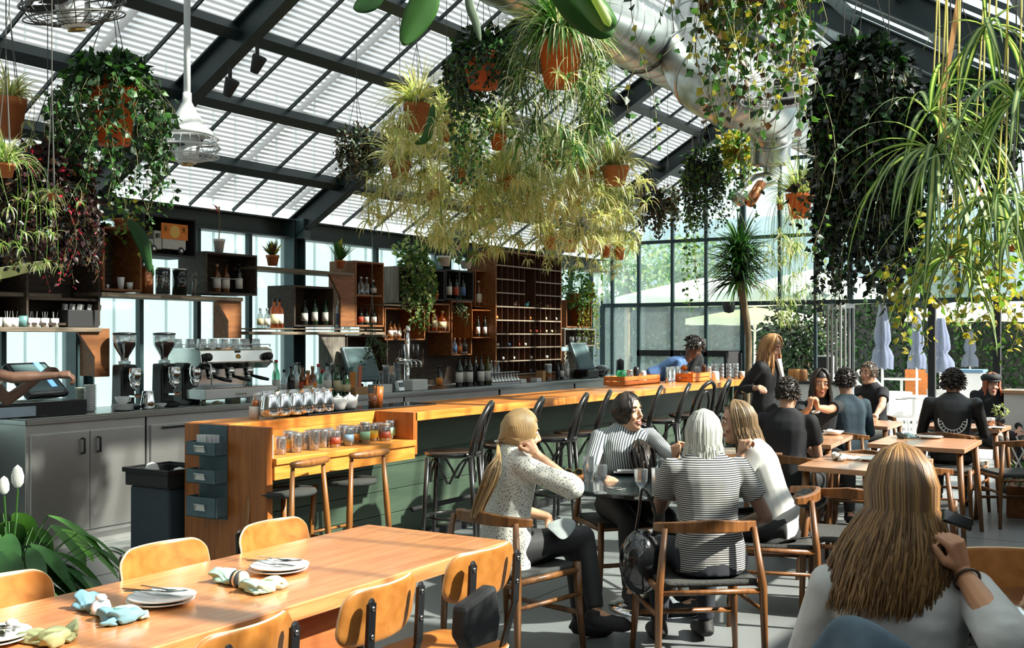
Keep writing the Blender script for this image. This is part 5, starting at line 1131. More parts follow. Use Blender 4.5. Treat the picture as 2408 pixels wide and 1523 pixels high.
tag(MB().ell(v+UP*.17, .038, 14).build('orange', MATS['orange_fruit'], loc=v+UP*.13, smooth=True), 'loose orange sitting on top of the citrus jar', 'orange')
for i, (px, r_, h_, m_, lb) in enumerate(((1682, .05, .12, 'offw', 'white cup stack past the smaller slatted crate'), (1640, .03, .17, 'gclear', 'clear bottle of bitters in the smaller crate'), (1655, .03, .19, 'gbrown', 'brown bottle of bitters in the smaller crate'), (1668, .03, .16, 'white', 'white bottle in the smaller crate'))):
    v = onb(px, 895) if i == 0 else V3(((q2[0]+q2[1])/2, YX(px, (q2[0]+q2[1])/2), ZB+.012)); jar(v, r_, h_, m_, lb, 'jar')
for i, px in enumerate((1692, 1701, 1710, 1718)): v = onb(px, 890-i); v.x = -5.2+.05*i; v.y = 13.3+.13*i; t = stackg = thing('glass_stack', 'tall stack of clear glasses at the far end of the bar, '+['first', 'second', 'third', 'last'][i]+' along', 'glass stack', v); b = [MB().lathe([(.03, 0), (.038, .07), (.035, .07), (.027, .005), (0, .005)], 14, v+UP*.045*k).build('glass', 'gdrink', t, smooth=True) for k in range(4)]
v = V3((-4.98, 13.75, ZB+.001)); tag(MB().lathe([(.04, 0), (.045, .1), (.042, .1), (0, .006)], 16, v).build('candle_cup', 'offw', loc=v, smooth=True), 'single white cup at the very end of the bar', 'cup')
# --- jars on the ledge
zl = .8405
def ledgeg(px, X, r, h, m, lb, band=None, lidm=None):
    p_ = V3((X, YX(px, X), zl)); t = thing('drinking_jar', lb, 'jar', p_)
    MB().lathe([(r*.9, 0), (r, .008), (r, h*.78), (r*.92, h*.86), (r*.95, h), (r*.9, h), (r*.88, h*.84), (r*.93, h*.76), (r*.9, .008), (0, .008)], 20, p_).build('jar_body', m, t, smooth=True)
    if band: MB().lathe([(r+.001, h*.2), (r+.001, h*.62)], 20, p_).build('jar_print', band, t, smooth=True)
    if lidm: MB().lathe([(r*.98, h), (r*.98, h+.012), (0, h+.014)], 20, p_).build('lid', lidm, t, smooth=True)
pr_ = [None, 'g', None, None, None, None, 'r', None, 'b', 'o', 'm', 'y', 'r', 'm']
bands = {'g': mat('gold_print', (.75, .40, .05), .4), 'r': mat('brown_red_print', (.30, .06, .03), .5), 'b': mat('blue_print', (.25, .40, .55), .5), 'o': mat('orange_print', (.8, .3, .05), .5), 'm': mat('mint_print', (.30, .55, .35), .5), 'y': mat('yellow_print', (.8, .5, .05), .5)}
pxs = [660, 678, 697, 716, 738, 760, 788, 808, 820, 838, 858, 878, 905, 918]
wds = ['first', 'second', 'third', 'fourth', 'fifth', 'sixth', 'seventh', 'eighth', 'ninth', 'tenth', 'eleventh', 'twelfth', 'thirteenth', 'last']
dsc = ['clear handled jar', 'jar with gold plaid print', 'narrow clear jar', 'ribbed clear jar', 'tall clear jar', 'plain clear jar', 'clear jar with dark red print', 'clear tumbler', 'clear jar with blue print', 'clear jar with orange print', 'clear jar with green print', 'jar with yellow print', 'clear jar with red label', 'clear jar with green band']
for i, px in enumerate(pxs):
    ledgeg(px, XB-.13-.06*(i % 2), .036 if i != 12 else .042, .115+.012*((i*5) % 3), 'gdrink', dsc[i]+' on the side ledge, '+wds[i]+' from the end panel', bands.get(pr_[i]), 'steel' if i in (10, 12) else None)
for i, px in enumerate((690, 727, 750, 775, 800, 828, 848, 868, 890)):
    ledgeg(px, XB-.27, .034, .12, 'gdrink', 'clear drinking jar in the back row of the side ledge, '+wds[i]+' from the end panel')
tag(MB().bx(XB-.10, XB-.04, yb0+.075, yb0+.10, zl, zl+.14).build('ledge_card', 'paper', loc=(XB-.07, yb0+.08, zl)), 'white card standing on the side ledge against the end panel', 'card')
# ================================================================== PEOPLE
V3 = Vector
HEADR = [(-.118, .024, .070, -.030), (-.108, .040, .083, -.010), (-.085, .051, .086, .020), (-.055, .060, .084, .050), (-.02, .067, .083, .075),
         (.015, .072, .083, .088), (.045, .074, .086, .094), (.075, .064, .075, .082), (.096, .048, .053, .060), (.110, .028, .030, .036), (.117, .006, .006, .008)]
def ring_mesh(b, rings, n=20, T=None, m=0):
    vs = []; fs = []
    for (z, w, f, bk) in rings:
        for j in range(n):
            a = 2*PI*j/n; x = w*math.sin(a); c = math.cos(a); y = c*(f if c > 0 else bk); v = V3((x, y, z)); vs.append(T @ v if T else v)
    for i in range(len(rings)-1):
        for j in range(n): fs.append((i*n+j, i*n+(j+1) % n, (i+1)*n+(j+1) % n, (i+1)*n+j))
    fs.append(tuple(range(n))[::-1]); fs.append(tuple((len(rings)-1)*n+j for j in range(n)))
    b.add(vs, fs, m)
def frame(o, yaw, pitch=0, roll=0):
    """local +y looks along world yaw; pitch>0 looks up"""
    return Matrix.Translation(o) @ Matrix.Rotation(yaw-PI/2, 4, 'Z') @ Matrix.Rotation(pitch, 4, 'X') @ Matrix.Rotation(roll, 4, 'Y')
def ik(a, t, l1, l2, pole):
    a, t = V3(a), V3(t); d = t-a; L = min(d.length, (l1+l2)*.995); d.normalize(); t = a+d*L
    x = (l1*l1-l2*l2+L*L)/(2*L); h = math.sqrt(max(0, l1*l1-x*x)); p = V3(pole)-d*V3(pole).dot(d); p.normalize()
    return a+d*x+p*h, t
def esec(b, pts, m=0, n=16):
    """pts: (centre, right vec*halfwidth, fwd vec*halfdepth)"""
    vs = []; fs = []
    for c, r, f in pts:
        for j in range(n):
            a = 2*PI*j/n; ca, sa = math.cos(a), math.sin(a); k = (abs(ca)**2.4+abs(sa)**2.4)**(-1/2.4); vs.append(c+r*(ca*k)+f*(sa*k))
    for i in range(len(pts)-1):
        for j in range(n): fs.append((i*n+j, i*n+(j+1) % n, (i+1)*n+(j+1) % n, (i+1)*n+j))
    fs.append(tuple(range(n))[::-1]); fs.append(tuple((len(pts)-1)*n+j for j in range(n))); b.add(vs, fs, m)
def hand(b, wr, d, nrm, curl=.6, side=1, s=1.0, spread=.0):
    """wr wrist, d direction of the fingers, nrm back-of-hand normal; side=+1 puts the thumb on d x nrm"""
    d = V3(d).normalized(); nrm = V3(nrm); nrm = (nrm-d*nrm.dot(d)).normalized(); r = d.cross(nrm)*side
    b.tube([wr-d*.01, wr+d*.03*s, wr+d*.085*s], [.021*s, .026*s, .028*s], 8)
    for k, (o, ln) in enumerate(((.030, .068), (.010, .076), (-.010, .070), (-.029, .056))):
        p = wr+d*.078*s+r*o*s; b.tube([wr+d*.025*s+r*o*.6*s, p], [.014*s, .0115*s], 7)
        a = 0; q = p; pts = [q]
        for i, f_ in enumerate((.45, .32, .23)):
            a += curl*(1.0, 1.1, .8)[i]*(1+.12*k); dd = d*math.cos(a)-nrm*math.sin(a)+r*spread*o*8; q = q+dd*ln*f_*s*1.25; pts.append(q)
        b.tube(pts, [.0105*s, .0098*s, .009*s, .0065*s], 7); b.ell(pts[-1], .0065*s, 6)
    p = wr+d*.025*s+r*.022*s-nrm*.006*s; q = p+(r*.8+d*.6-nrm*.25).normalized()*.034*s; e = q+(d*.9+r*.1-nrm*.4*curl).normalized()*.032*s
    b.tube([p, q, e, e+(d-nrm*.4*curl).normalized()*.018*s], [.014*s, .0125*s, .0105*s, .007*s], 7)
def skin(name, c): return mat(name, c, .5, 0, .10, 10)
M['eyew'] = mat('eye_white', (.75, .73, .70), .3); M['iris'] = mat('eye_dark', (.02, .012, .008), .2); M['lip'] = mat('lips', (.45, .10, .08), .45); M['brow'] = mat('eyebrow', (.03, .02, .012), .9)
M['teeth'] = mat('teeth', (.85, .82, .76), .3)
def head_geo(b, T):
    ring_mesh(b, HEADR, 22, T)
    def e(c, r): b.ell(T @ V3(c), r, 10, 0, T.to_3x3())
    b.tube([T @ V3((0, .080, .028)), T @ V3((0, .093, .005)), T @ V3((0, .104, -.022)), T @ V3((0, .088, -.034))], [.006, .009, .0125, .008], 8)
    for s_ in (-1, 1):
        e((s_*.011, .090, -.027), (.008, .009, .007)); e((s_*.073, -.006, -.008), (.009, .016, .030)); e((s_*.036, .070, -.030), (.020, .014, .018)); e((s_*.031, .074, .034), (.020, .010, .006))
    e((0, .080, -.062), (.022, .012, .014)); e((0, .080, -.100), (.016, .010, .012))
def face_parts(o, T, brow='brow', smile=False, lipm='lip'):
    for s_ in (-1, 1):
        b = MB(); b.ell(T @ V3((s_*.031, .0755, .012)), (.0135, .010, .0075), 10, 0, T.to_3x3()); e = b.build('eye', 'eyew', o, smooth=True)
        b = MB(); b.ell(T @ V3((s_*.031, .0835, .012)), (.0062, .004, .0062), 8, 0, T.to_3x3()); b.build('iris', 'iris', e, smooth=True)
        b = MB(); b.tube([T @ V3((s_*.016, .086, .030)), T @ V3((s_*.033, .0845, .037)), T @ V3((s_*.050, .072, .031))], [.0028, .0035, .002], 6); b.build('eyebrow', brow, o, smooth=True)
    b = MB(); k = .005 if smile else 0
    b.tube([T @ V3((-.022-k, .080, -.060+k)), T @ V3((-.008, .0905, -.059)), T @ V3((.008, .0905, -.059)), T @ V3((.022+k, .080, -.060+k))], [.002, .0045, .0045, .002], 6)
    b.tube([T @ V3((-.022-k, .080, -.060+k)), T @ V3((-.008, .089, -.069-k*1.5)), T @ V3((.008, .089, -.069-k*1.5)), T @ V3((.022+k, .080, -.060+k))], [.002, .005, .005, .002], 6)
    b.build('lips', lipm, o, smooth=True)
    if smile:
        b = MB(); b.ell(T @ V3((0, .0875, -.0645)), (.017, .004, .0055), 8, 0, T.to_3x3()); b.build('teeth', 'teeth', o, smooth=True)
def scalp(T, az, el, k=1.0):
    """point on the skull; az 0 = front, el from -90..90"""
    c = math.cos(el); x = .076*k*c*math.sin(az); y = (.088 if math.cos(az) > 0 else .098)*k*c*math.cos(az); return V3((x, y, .018+.104*k*math.sin(el)))
def hair_cap(b, T, k=1.07, front=.55, low=-.45, n=28, thick=0, seed=0):
    """a cap that leaves the face free"""
    vs = []; fs = []; rr = random.Random(seed); q = 10
    for i in range(q+1):
        for j in range(n):
            az = 2*PI*j/n; a = abs(((az+PI) % (2*PI))-PI); lo = front if a < .75 else (front+(low-front)*min(1, (a-.75)/.65))
            el = PI/2+(lo-PI/2)*i/q; kk = k*(1+thick*math.cos(el)*max(0, -math.cos(az)+.4))+rr.uniform(-.006, .006); vs.append(T @ scalp(T, az, el, kk))
    for i in range(q):
        for j in range(n): fs.append((i*n+j, i*n+(j+1) % n, (i+1)*n+(j+1) % n, (i+1)*n+j))
    b.add(vs, fs)
def strands(b, T, n, length, k=1.07, azr=(.7, 5.58), flare=.03, r=.006, seed=1, part=(0, .02), wave=.01, down=None, jit=.05, tips=.35):
    """long loose hair: locks that run from the parting over the skull and hang"""
    rr = random.Random(seed); dn = V3((0, 0, -1)); R3 = T.to_3x3()
    for i in range(n):
        az = azr[0]+(azr[1]-azr[0])*(i+rr.random())/n; L = length*(1+rr.uniform(-jit, jit)); kk = k*(1+rr.uniform(-.02, .05)); pts = []
        for t_ in np.linspace(0.0, 1, 5):
            el = PI/2*.96*(1-t_)+(-.30)*t_; p = scalp(T, az, el, kk); p.x += part[0]*(1-t_); p.y += part[1]*(1-t_); pts.append(T @ p)
        p0 = pts[-1]; out = R3 @ V3((math.sin(az), math.cos(az)*.7, 0)); out.z = 0; ph = rr.uniform(0, 6)
        g = down or dn; m_ = 6
        for j in range(1, m_+1):
            u = j/m_; pts.append(p0+g*(L*u)+out*(flare*math.sin(u*1.9)+wave*math.sin(u*7+ph)*u)+V3((rr.uniform(-1, 1), rr.uniform(-1, 1), 0))*.004)
        ra = [r*.7, r, r*1.2, r*1.2, r*1.1]+[r*1.1]*3+[r, r*.8, r*tips]
        b.tube(pts, ra, 5, i % 2, caps=False, flat=.6)
def ponytail(b, T, back, path, n=60, r=.006, spread=.028, seed=3):
    rr = random.Random(seed); kn = T @ V3(back)
    for i in range(n):
        az = 2*PI*i/n; pts = []
        a = abs(((az+PI) % (2*PI))-PI)
        for t_ in (0, .25, .5, .75, 1):
            lo = .58 if a < .8 else -.25
            el = PI/2*.97+(lo-PI/2)*1.0*t_ if False else PI/2*(1-t_)*.97+lo*t_
            s_ = T @ scalp(T, az+(PI-az)*.0, el, 1.09); pts.append(s_)
        pts = [pts[-1].lerp(pts[-2], 0)]+[] if False else pts
        if a < .55: continue
        # comb back to the knot
        e = pts[-1]; mid = (e+kn)/2; c = T @ V3((0, 0, .01)); mid = c+(mid-c).normalized()*max((mid-c).length, .094)
        q1 = e.lerp(mid, .5); q1 = c+(q1-c).normalized()*max((q1-c).length, .094)
        b.tube([pts[0], pts[1], pts[2], pts[3], e, q1, mid, kn], [r, r, r, r*1.3, r*1.4, r*1.4, r*1.3, r*.8], 5, i % 2, caps=False, flat=.6)
    for i in range(n):
        o = V3((rr.gauss(0, .8), rr.gauss(0, .8), rr.gauss(0, .4))); pts = []
        for j, p in enumerate(path):
            u = j/(len(path)-1); pts.append(V3(p)+o*spread*math.sin(min(1, u*2+.12)*PI/2)*(1-.45*u)+V3((rr.uniform(-1, 1), rr.uniform(-1, 1), 0))*.005)
        b.tube([kn]+pts, [r]*len(pts)+[r*.3], 5, i % 2, caps=False)
HAIRC = {}
def hairm(key, a, b_):
    HAIRC[key] = (wood('hair_'+key+'_a', tuple(x*.75 for x in a), a, (1, 1, 9), 40, .42, .2), wood('hair_'+key+'_b', b_, tuple(min(1, x*1.25) for x in b_), (1, 1, 9), 40, .4, .2)); return list(HAIRC[key])
hairm('blonde', (.26, .16, .065), (.46, .31, .14)); hairm('dark', (.018, .012, .009), (.03, .02, .014)); hairm('silver', (.34, .35, .31), (.46, .47, .42))
hairm('brown', (.12, .075, .035), (.22, .14, .07)); hairm('foreground', (.13, .065, .022), (.22, .12, .042)); hairm('red', (.30, .07, .03), (.42, .12, .05)); hairm('fair', (.28, .13, .05), (.45, .25, .11))
hairm('greybrown', (.09, .065, .045), (.15, .11, .08))
def person(lb, x, y, face, seat=.45, lean=0, headyaw=None, pitch=0, sc_=1.0, skinc=(.55, .30, .19), top='blackm', sleeve='short', bottom='blackm', hands=(None, None), poles=(None, None),
           hdir=(None, None), hnrm=(None, None), curl=(.5, .5), vox=.009, knees=None, feet=(None, None), shoe='blackm', headoff=(0, 0, 0), roll=0, bust=.0, facep=True, smile=False, sw=.185, hz=0, hem=0.0, shvox=None, headz=None, brow='brow', standz=.90):
    s = sc_; fw = V3((math.cos(face), math.sin(face), 0)); rt = V3((fw.y, -fw.x, 0)); up = V3((0, 0, 1))
    spine = (up*math.cos(lean)+fw*math.sin(lean)).normalized(); sf = (fw*math.cos(lean)-up*math.sin(lean)).normalized()
    hip = V3((x, y, (seat+.10) if seat else standz*s))-fw*.04*(1 if seat else 0)
    neck = hip+spine*.50*s; chest = hip+spine*.34*s; waist = hip+spine*.17*s
    hy = headyaw if headyaw is not None else face
    hf = V3((math.cos(hy), math.sin(hy), 0))
    hc = neck+spine*.10*s+up*.075*s+hf*.02+V3(headoff)
    if headz: hc.z = headz-.12
    T = frame(hc, hy, pitch, roll)
    S_ = [neck-spine*.088*s+rt*(-sw*.93*s), neck-spine*.088*s+rt*(sw*.93*s)]
    b = MB()
    esec(b, [(hip-up*.06, rt*.15*s, sf*.105*s), (hip+spine*.04, rt*.160*s, sf*.110*s), (waist, rt*.125*s, sf*.092*s), (chest, rt*.150*s, sf*(.105+bust*.3)*s), (chest+spine*.06*s, rt*.150*s, sf*.092*s), (neck-spine*.062*s, rt*.132*s, sf*.070*s), (neck-spine*.025*s, rt*.085*s, sf*.055*s), (neck, rt*.05*s, sf*.05*s)])
    b.tube([neck-spine*.03*s, neck+spine*.04*s, hc-T.to_3x3() @ V3((0, .02, .05))], [.056*s, .050*s, .048*s], 12)
    head_geo(b, T)
    shirt = MB(); k = 1.10
    hemp = hip-up*(.04+hem)
    esec(shirt, [(hemp, rt*.168*s, sf*.122*s), (hip+spine*.04, rt*.172*s, sf*.122*s), (waist, rt*.142*s, sf*.108*s), (chest, rt*.163*s, sf*(.118+bust)*s), (chest+spine*.06*s, rt*.162*s, sf*(.104+bust*.4)*s), (neck-spine*.055*s, rt*.140*s, sf*.080*s), (neck-spine*.018*s, rt*.092*s, sf*.066*s), (neck+spine*.004*s, rt*.060*s, sf*.058*s)])
    for i, sgn in ((0, -1), (1, 1)):
        a = S_[i]; tgt = hands[i]
        if tgt is None: tgt = V3((x, y, 0))+rt*sgn*.15+fw*.30+up*((seat+.17) if seat else .75)
        pole = poles[i] or (rt*sgn*.5-up*.9-fw*.2)
        el, wr = ik(a, tgt, .275*s, .245*s, pole)
        b.tube([a-rt*sgn*.03, a, a.lerp(el, .5), el], [.040*s, .046*s, .040*s, .034*s], 10); b.ell(el, .036*s, 8)
        b.tube([el, el.lerp(wr, .35), wr], [.036*s, .036*s, .023*s], 10)
        hd = hdir[i] or (wr-el).normalized(); hn = hnrm[i] or (up+rt*sgn*.3)
        # thumb on the inner side for a palm-down hand
        hand(b, wr, hd, hn, curl[i], -sgn, .95*s)
        if sleeve == 'short': e = a.lerp(el, .62); shirt.tube([a-rt*sgn*.06, a, e], [.050*s, .057*s, .062*s], 12)
        elif sleeve == 'elbow':
            e = el.lerp(wr, .22); shirt.tube([a-rt*sgn*.06, a, a.lerp(el, .5), el, e], [.050*s, .058*s, .060*s, .066*s, .056*s], 12)
        elif sleeve == 'long':
            e = el.lerp(wr, .93); shirt.tube([a-rt*sgn*.05, a, a.lerp(el, .5), el, el.lerp(wr, .5), e], [.050*s, .056*s, .052*s, .047*s, .042*s, .034*s], 12)
        shirt.ell(a, .057*s, 10)
        if sleeve != 'short': shirt.ell(el, .060*s if sleeve == 'elbow' else .049*s, 10)
    tr = MB(); sh = []
    tr_hip = hip-up*.02
    for i, sgn in ((0, -1), (1, 1)):
        h0 = hip+rt*sgn*.085*s-up*.02
        if seat:
            kn = h0+fw*.43*s+rt*sgn*.04; kn.z = seat+.055
            if knees and knees[i]: kn = V3(knees[i])
            an = V3((kn.x, kn.y, .09))+fw*.03
            if feet[i]: an = V3(feet[i])
        else:
            kn = h0+fw*.03-up*.42*s; an = V3((kn.x, kn.y, .09))-fw*.02
        fd = V3((an.x-kn.x, an.y-kn.y, 0)); fdir = (fd.normalized()*.6+fw).normalized() if fd.length > .12 else fw
        b.tube([h0, h0.lerp(kn, .5), kn], [.080*s, .068*s, .050*s], 10); b.tube([kn, kn.lerp(an, .35), an], [.050*s, .048*s, .032*s], 10)
        b.tube([an, an+fdir*.10-up*.045, an+fdir*.17-up*.055], [.032, .030, .02], 8)
        tr.tube([h0-fw*.03, h0.lerp(kn, .5), kn], [.100*s, .082*s, .064*s], 12); tr.ell(kn, .064*s, 10); tr.tube([kn, kn.lerp(an, .35), an+up*.02], [.062*s, .060*s, .046*s], 12)
        sh.append((an, fdir))
    esec(tr, [(hip-up*.09, rt*.155*s, fw*.125*s), (hip+spine*.05, rt*.166*s, sf*.117*s)])
    o = b.build('person', skin('skin_%02d%02d' % (int(skinc[0]*99), int(skinc[2]*99)), skinc), loc=(x, y, 0), remesh=vox*.8, sm=2)
    tag(o, lb, 'person')
    ob = shirt.build('shirt', top, o, remesh=shvox or vox*1.3, sm=4)
    tr.build('trousers', bottom, o, remesh=vox*1.6, sm=4)
    for an, fd in sh:
        q = MB(); q.tube([an+up*.02, an-up*.03-fd*.01, an-up*.045+fd*.06, an-up*.055+fd*.15, an-up*.06+fd*.185], [.042, .048, .045, .038, .02], 10); q.tube([an-fd*.04-up*.05, an+up*.01], [.035, .04], 10)
        q.build('shoe', shoe, o, remesh=vox, sm=2)
    if facep: face_parts(o, T, brow, smile)
    o_ = dict(o=o, T=T, hc=hc, neck=neck, rt=rt, fw=fw, S=S_)
    return o_
def hair(p, key, fn, **k):
    b = MB(); k.setdefault('k', 1.05); hair_cap(b, p['T'], **{a: k[a] for a in ('front', 'low', 'thick', 'k') if a in k}); b.m = [0]*len(b.f); fn(b)
    return b.build('hair', list(HAIRC[key]), p['o'], smooth=True)
UP = V3((0, 0, 1))
dirof = lambda a: V3((math.cos(a), math.sin(a), 0))
A = math.radians
CF = PI/2+YAW          # world angle pointing away from the camera
CR = YAW               # world angle pointing to camera right
# --- w1 ponytail, dotted blouse, chin on fist
dots = dotted('dotted_blouse', (.62, .62, .56), (.03, .03, .03), 105, .28)
x, y = w1; f1 = face_to(x, y, RT.x, RT.y)
hpos = W(1252, 1052, 5.45); elb = W(1300, 1128, 5.55)
p = person('person with a long blonde ponytail and dotted white blouse, cheek on one fist', x, y, CR+A(18), .45, lean=A(6), headyaw=CR+A(14), pitch=-.12, skinc=(.62, .34, .20), top=dots, sleeve='elbow',
           hands=(W(1290, 1215, 5.75), W(1262, 1068, 5.42)), poles=(None, dirof(CR)*.9-UP*1.0), hdir=(-UP*1.0+dirof(CR)*.1, (UP*.9-dirof(CR)*.55)), hnrm=(dirof(CR), dirof(CR)*1.0-dirof(CF)*.4), curl=(.15, 1.1), vox=.008, bottom='blackm',
           knees=(None, W(1372, 1262, 5.75)), feet=(None, W(1400, 1440, 5.6)), headz=W(1215, 966, 5.5).z, headoff=V3((0, 0, 0)), hem=.08, sw=.165)
HT = p['T']
path = [W(*q) for q in ((1172, 1075, 5.42), (1160, 1105, 5.36), (1148, 1140, 5.34), (1132, 1175, 5.35), (1118, 1215, 5.36))]
hair(p, 'blonde', lambda b: ponytail(b, HT, (-.01, -.112, -.045), path, 150, .005, .024), front=.5, low=-.5)
b = MB(); kn = HT @ V3((-.01, -.115, -.05)); b.lathe([(.010, -.006), (.016, 0), (.010, .006)], 12, kn); b.build('hair_tie', 'offw', p['o'], smooth=True)
# grey napkin on her lap
b = MB(); g = [W(*q) for q in ((1275, 1242, 5.55), (1310, 1222, 5.6), (1350, 1222, 5.7), (1362, 1240, 5.6), (1325, 1288, 5.42), (1300, 1255, 5.48))]
for v in g: v.z += .012
b.add(g+[(g[1]+g[4])/2+UP*.015], [(0, 1, 6), (1, 2, 6), (2, 3, 6), (3, 4, 6), (4, 5, 6), (5, 0, 6)])
tag(b.build('lap_napkin', mat('grey_napkin', (.25, .28, .28), .9, 0, .2, 20), loc=g[0], solid=.006, sub=2, smooth=True), 'grey cloth napkin draped over the knee of the ponytailed woman', 'napkin')
# --- w2 dark hair, striped blouse, laughing
strb = striped('striped_blouse', (.62, .64, .62), (.05, .07, .08), 24, 'X', .85, .5)
x, y = w2
p = person('person with long dark hair over one shoulder, laughing, in a vertically striped blouse', x, y, CF+PI+A(14), .45, lean=A(4), headyaw=CF+PI+A(48), pitch=.08, skinc=(.60, .33, .20), top=strb, sleeve='long',
           hands=(W(1592, 1078, 6.5), W(1420, 1125, 6.55)), poles=(None, None), hdir=(dirof(CR)*-.2+UP, None), hnrm=(dirof(CR+PI), None), curl=(.9, .6), vox=.008, headz=W(1470, 925, 6.95).z, smile=True, bust=.02)
HT = p['T']; sd = p['S'][0]
path = [HT @ V3((.075, -.03, -.12)), W(1510, 1040, 6.85), W(1520, 1075, 6.78), W(1528, 1105, 6.75), W(1528, 1120, 6.75)]
hair(p, 'dark', lambda b: ponytail(b, HT, (-.05, -.09, -.09), [W(1500, 1035, 6.9), W(1507, 1060, 6.78), W(1512, 1090, 6.72), W(1520, 1125, 6.7)], 150, .008, .05), front=.62, low=-.55)
# --- w3 silver bob, horizontally striped tee, seen from behind
strt = striped('striped_tee', (.50, .50, .47), (.02, .02, .025), 31, 'Z', .85, .5)
x, y = on(1664, d=5.33)
p = person('person with a silver-white bob and thin-striped black and white tee shirt', x, y, face_to(x, y, RT.x-.1, RT.y), .45, lean=A(10), headyaw=face_to(x, y, RT.x+.3, RT.y), skinc=(.22, .13, .09), top=strt, sleeve='short',
           hands=(W(1573, 1165, 5.72), W(1745, 1230, 5.6)), vox=.008, headz=W(1665, 976, 5.3).z, hem=.05, bottom=mat('dark_denim', (.02, .025, .035), .85, 0, .3, 20))
HT = p['T']
hair(p, 'silver', lambda b: strands(b, HT, 420, .165, 1.15, (.70, 5.58), .016, .0058, 2, wave=.003, jit=.02, tips=.7), front=.4, low=-.5)
# --- w4 white tee, chin on hand
tee = mat('white_tee_cotton', (.66, .66, .62), .9, 0, .12, 7, .25)
x, y = w4
p = person('person with light brown hair and a plain white tee shirt, chin on hand', x, y, CR+PI-A(12), .45, lean=A(20), headyaw=CR+PI-A(8), pitch=-.08, skinc=(.60, .34, .22), top=tee, sleeve='short',
           hands=(W(1742, 1068, 6.05), W(1800, 1215, 6.3)), poles=(dirof(CR+PI)*.6-UP, dirof(CR)*.4-UP), hdir=(UP+dirof(CR)*.2, -UP), hnrm=(dirof(CR+PI), dirof(CR)), curl=(1.0, .3), vox=.008, headz=W(1755, 947, 6.2).z, headoff=dirof(CR)*-.0, hem=.06)
HT = p['T']
hair(p, 'brown', lambda b: strands(b, HT, 330, .22, 1.10, (1.15, 5.13), .02, .0050, 4, wave=.008, down=V3((.25*cs, .25*sn, -1))), front=.75, low=-.45)
# --- foreground woman, white blouse, hand raised to her mouth
x, y = on(2118, d=2.78)
wsh = mat('white_crepe_blouse', (.60, .61, .60), .9, 0, .18, 5, .35)
for n_ in wsh.node_tree.nodes:
    if n_.type == 'BUMP': n_.inputs['Distance'].default_value = .05; n_.inputs['Strength'].default_value = .8
fz = W(2110, 1068, 2.75).z
p = person('person with long light brown hair and white blouse, one hand raised to the mouth', x, y, CF-A(14), .45, lean=A(4), headyaw=CF-A(32), pitch=-.05, skinc=(.58, .29, .16), top=wsh, sleeve='elbow',
           hands=(None, W(2262, 1345, 2.68)), poles=(None, dirof(CR)*.55-UP*1.0-dirof(CF)*.3), hdir=(None, (UP*1.0-dirof(CR)*.25)), hnrm=(None, dirof(CR)*.75-dirof(CF)*.8), curl=(.5, .85), vox=.005, shvox=.009, headz=fz, sw=.185, bottom=mat('denim_jeans', (.05, .08, .12), .85, 0, .3, 20), facep=False, hem=.05)
HT = p['T']; FG = p
hair(p, 'foreground', lambda b: strands(b, HT, 1300, .235, 1.15, (.55, 5.73), .066, .0034, 9, wave=.008, jit=.12, tips=.25, part=(-.012, .02), down=V3((-.20*cs, -.20*sn, -1))), front=.36, low=-.55)
wr = W(2290, 1405, 2.66)
b = MB(); el, wq = ik(FG['S'][1], W(2262, 1345, 2.68), .275, .245, dirof(CR)*.55-UP*1.0-dirof(CF)*.3); pc = wq.lerp(el, .12); dd = (wq-el).normalized(); u = dd.orthogonal().normalized(); w_ = dd.cross(u)
pts = [pc+(u*math.cos(a)+w_*math.sin(a))*.031 for a in np.linspace(0, 2*PI, 25)[:-1]]
b.tube(pts, .004, 6, closed=True); b.build('bracelet', mat('bead_bracelet', (.08, .05, .03), .4, .2, .4, 200), FG['o'], smooth=True)
# denim jacket over her chair back, and her chair
q = place(ac, False, x, y, CF-A(14), 'wooden armchair under the woman in the white blouse, hidden by a denim jacket')
def drape():
    vs = []; fs = []; nu, nv = 26, 12; ax = dirof(CF-A(14)-PI/2); bk = -dirof(CF-A(14))
    c0 = V3((x, y, 0))
    for j in range(nv+1):
        for i in range(nu+1):
            u = -1+2*i/nu; v = j/nv; th = u*1.35; rr_ = .285+.035*v; px_2 = .31*math.sin(th); py_2 = .24*math.cos(th*.85)
            z = .93-.16*max(0, u+.35)-.42*v+.02*math.sin(u*9+v*3)-.35*max(0, -u-.72); wv_ = .022*math.sin(u*13+v*4)*(.5+v)+.014*math.sin(u*5-v*9)
            P = c0+ax*(px_2*1.12+(.10 if CH else 0))+bk*(py_2+.075+wv_+.05*v)+UP*z; vs.append(P)
    for j in range(nv):
        for i in range(nu): a = j*(nu+1)+i; fs.append((a, a+1, a+nu+2, a+nu+1))
    b = MB().add(vs, fs); o = b.build('denim_jacket', mat('washed_denim', (.13, .19, .24), .9, 0, .45, 9, .5), loc=c0, solid=.03, sub=1, smooth=True)
    tag(o, 'washed blue denim jacket draped round the chair back of the woman in white', 'jacket')
drape()
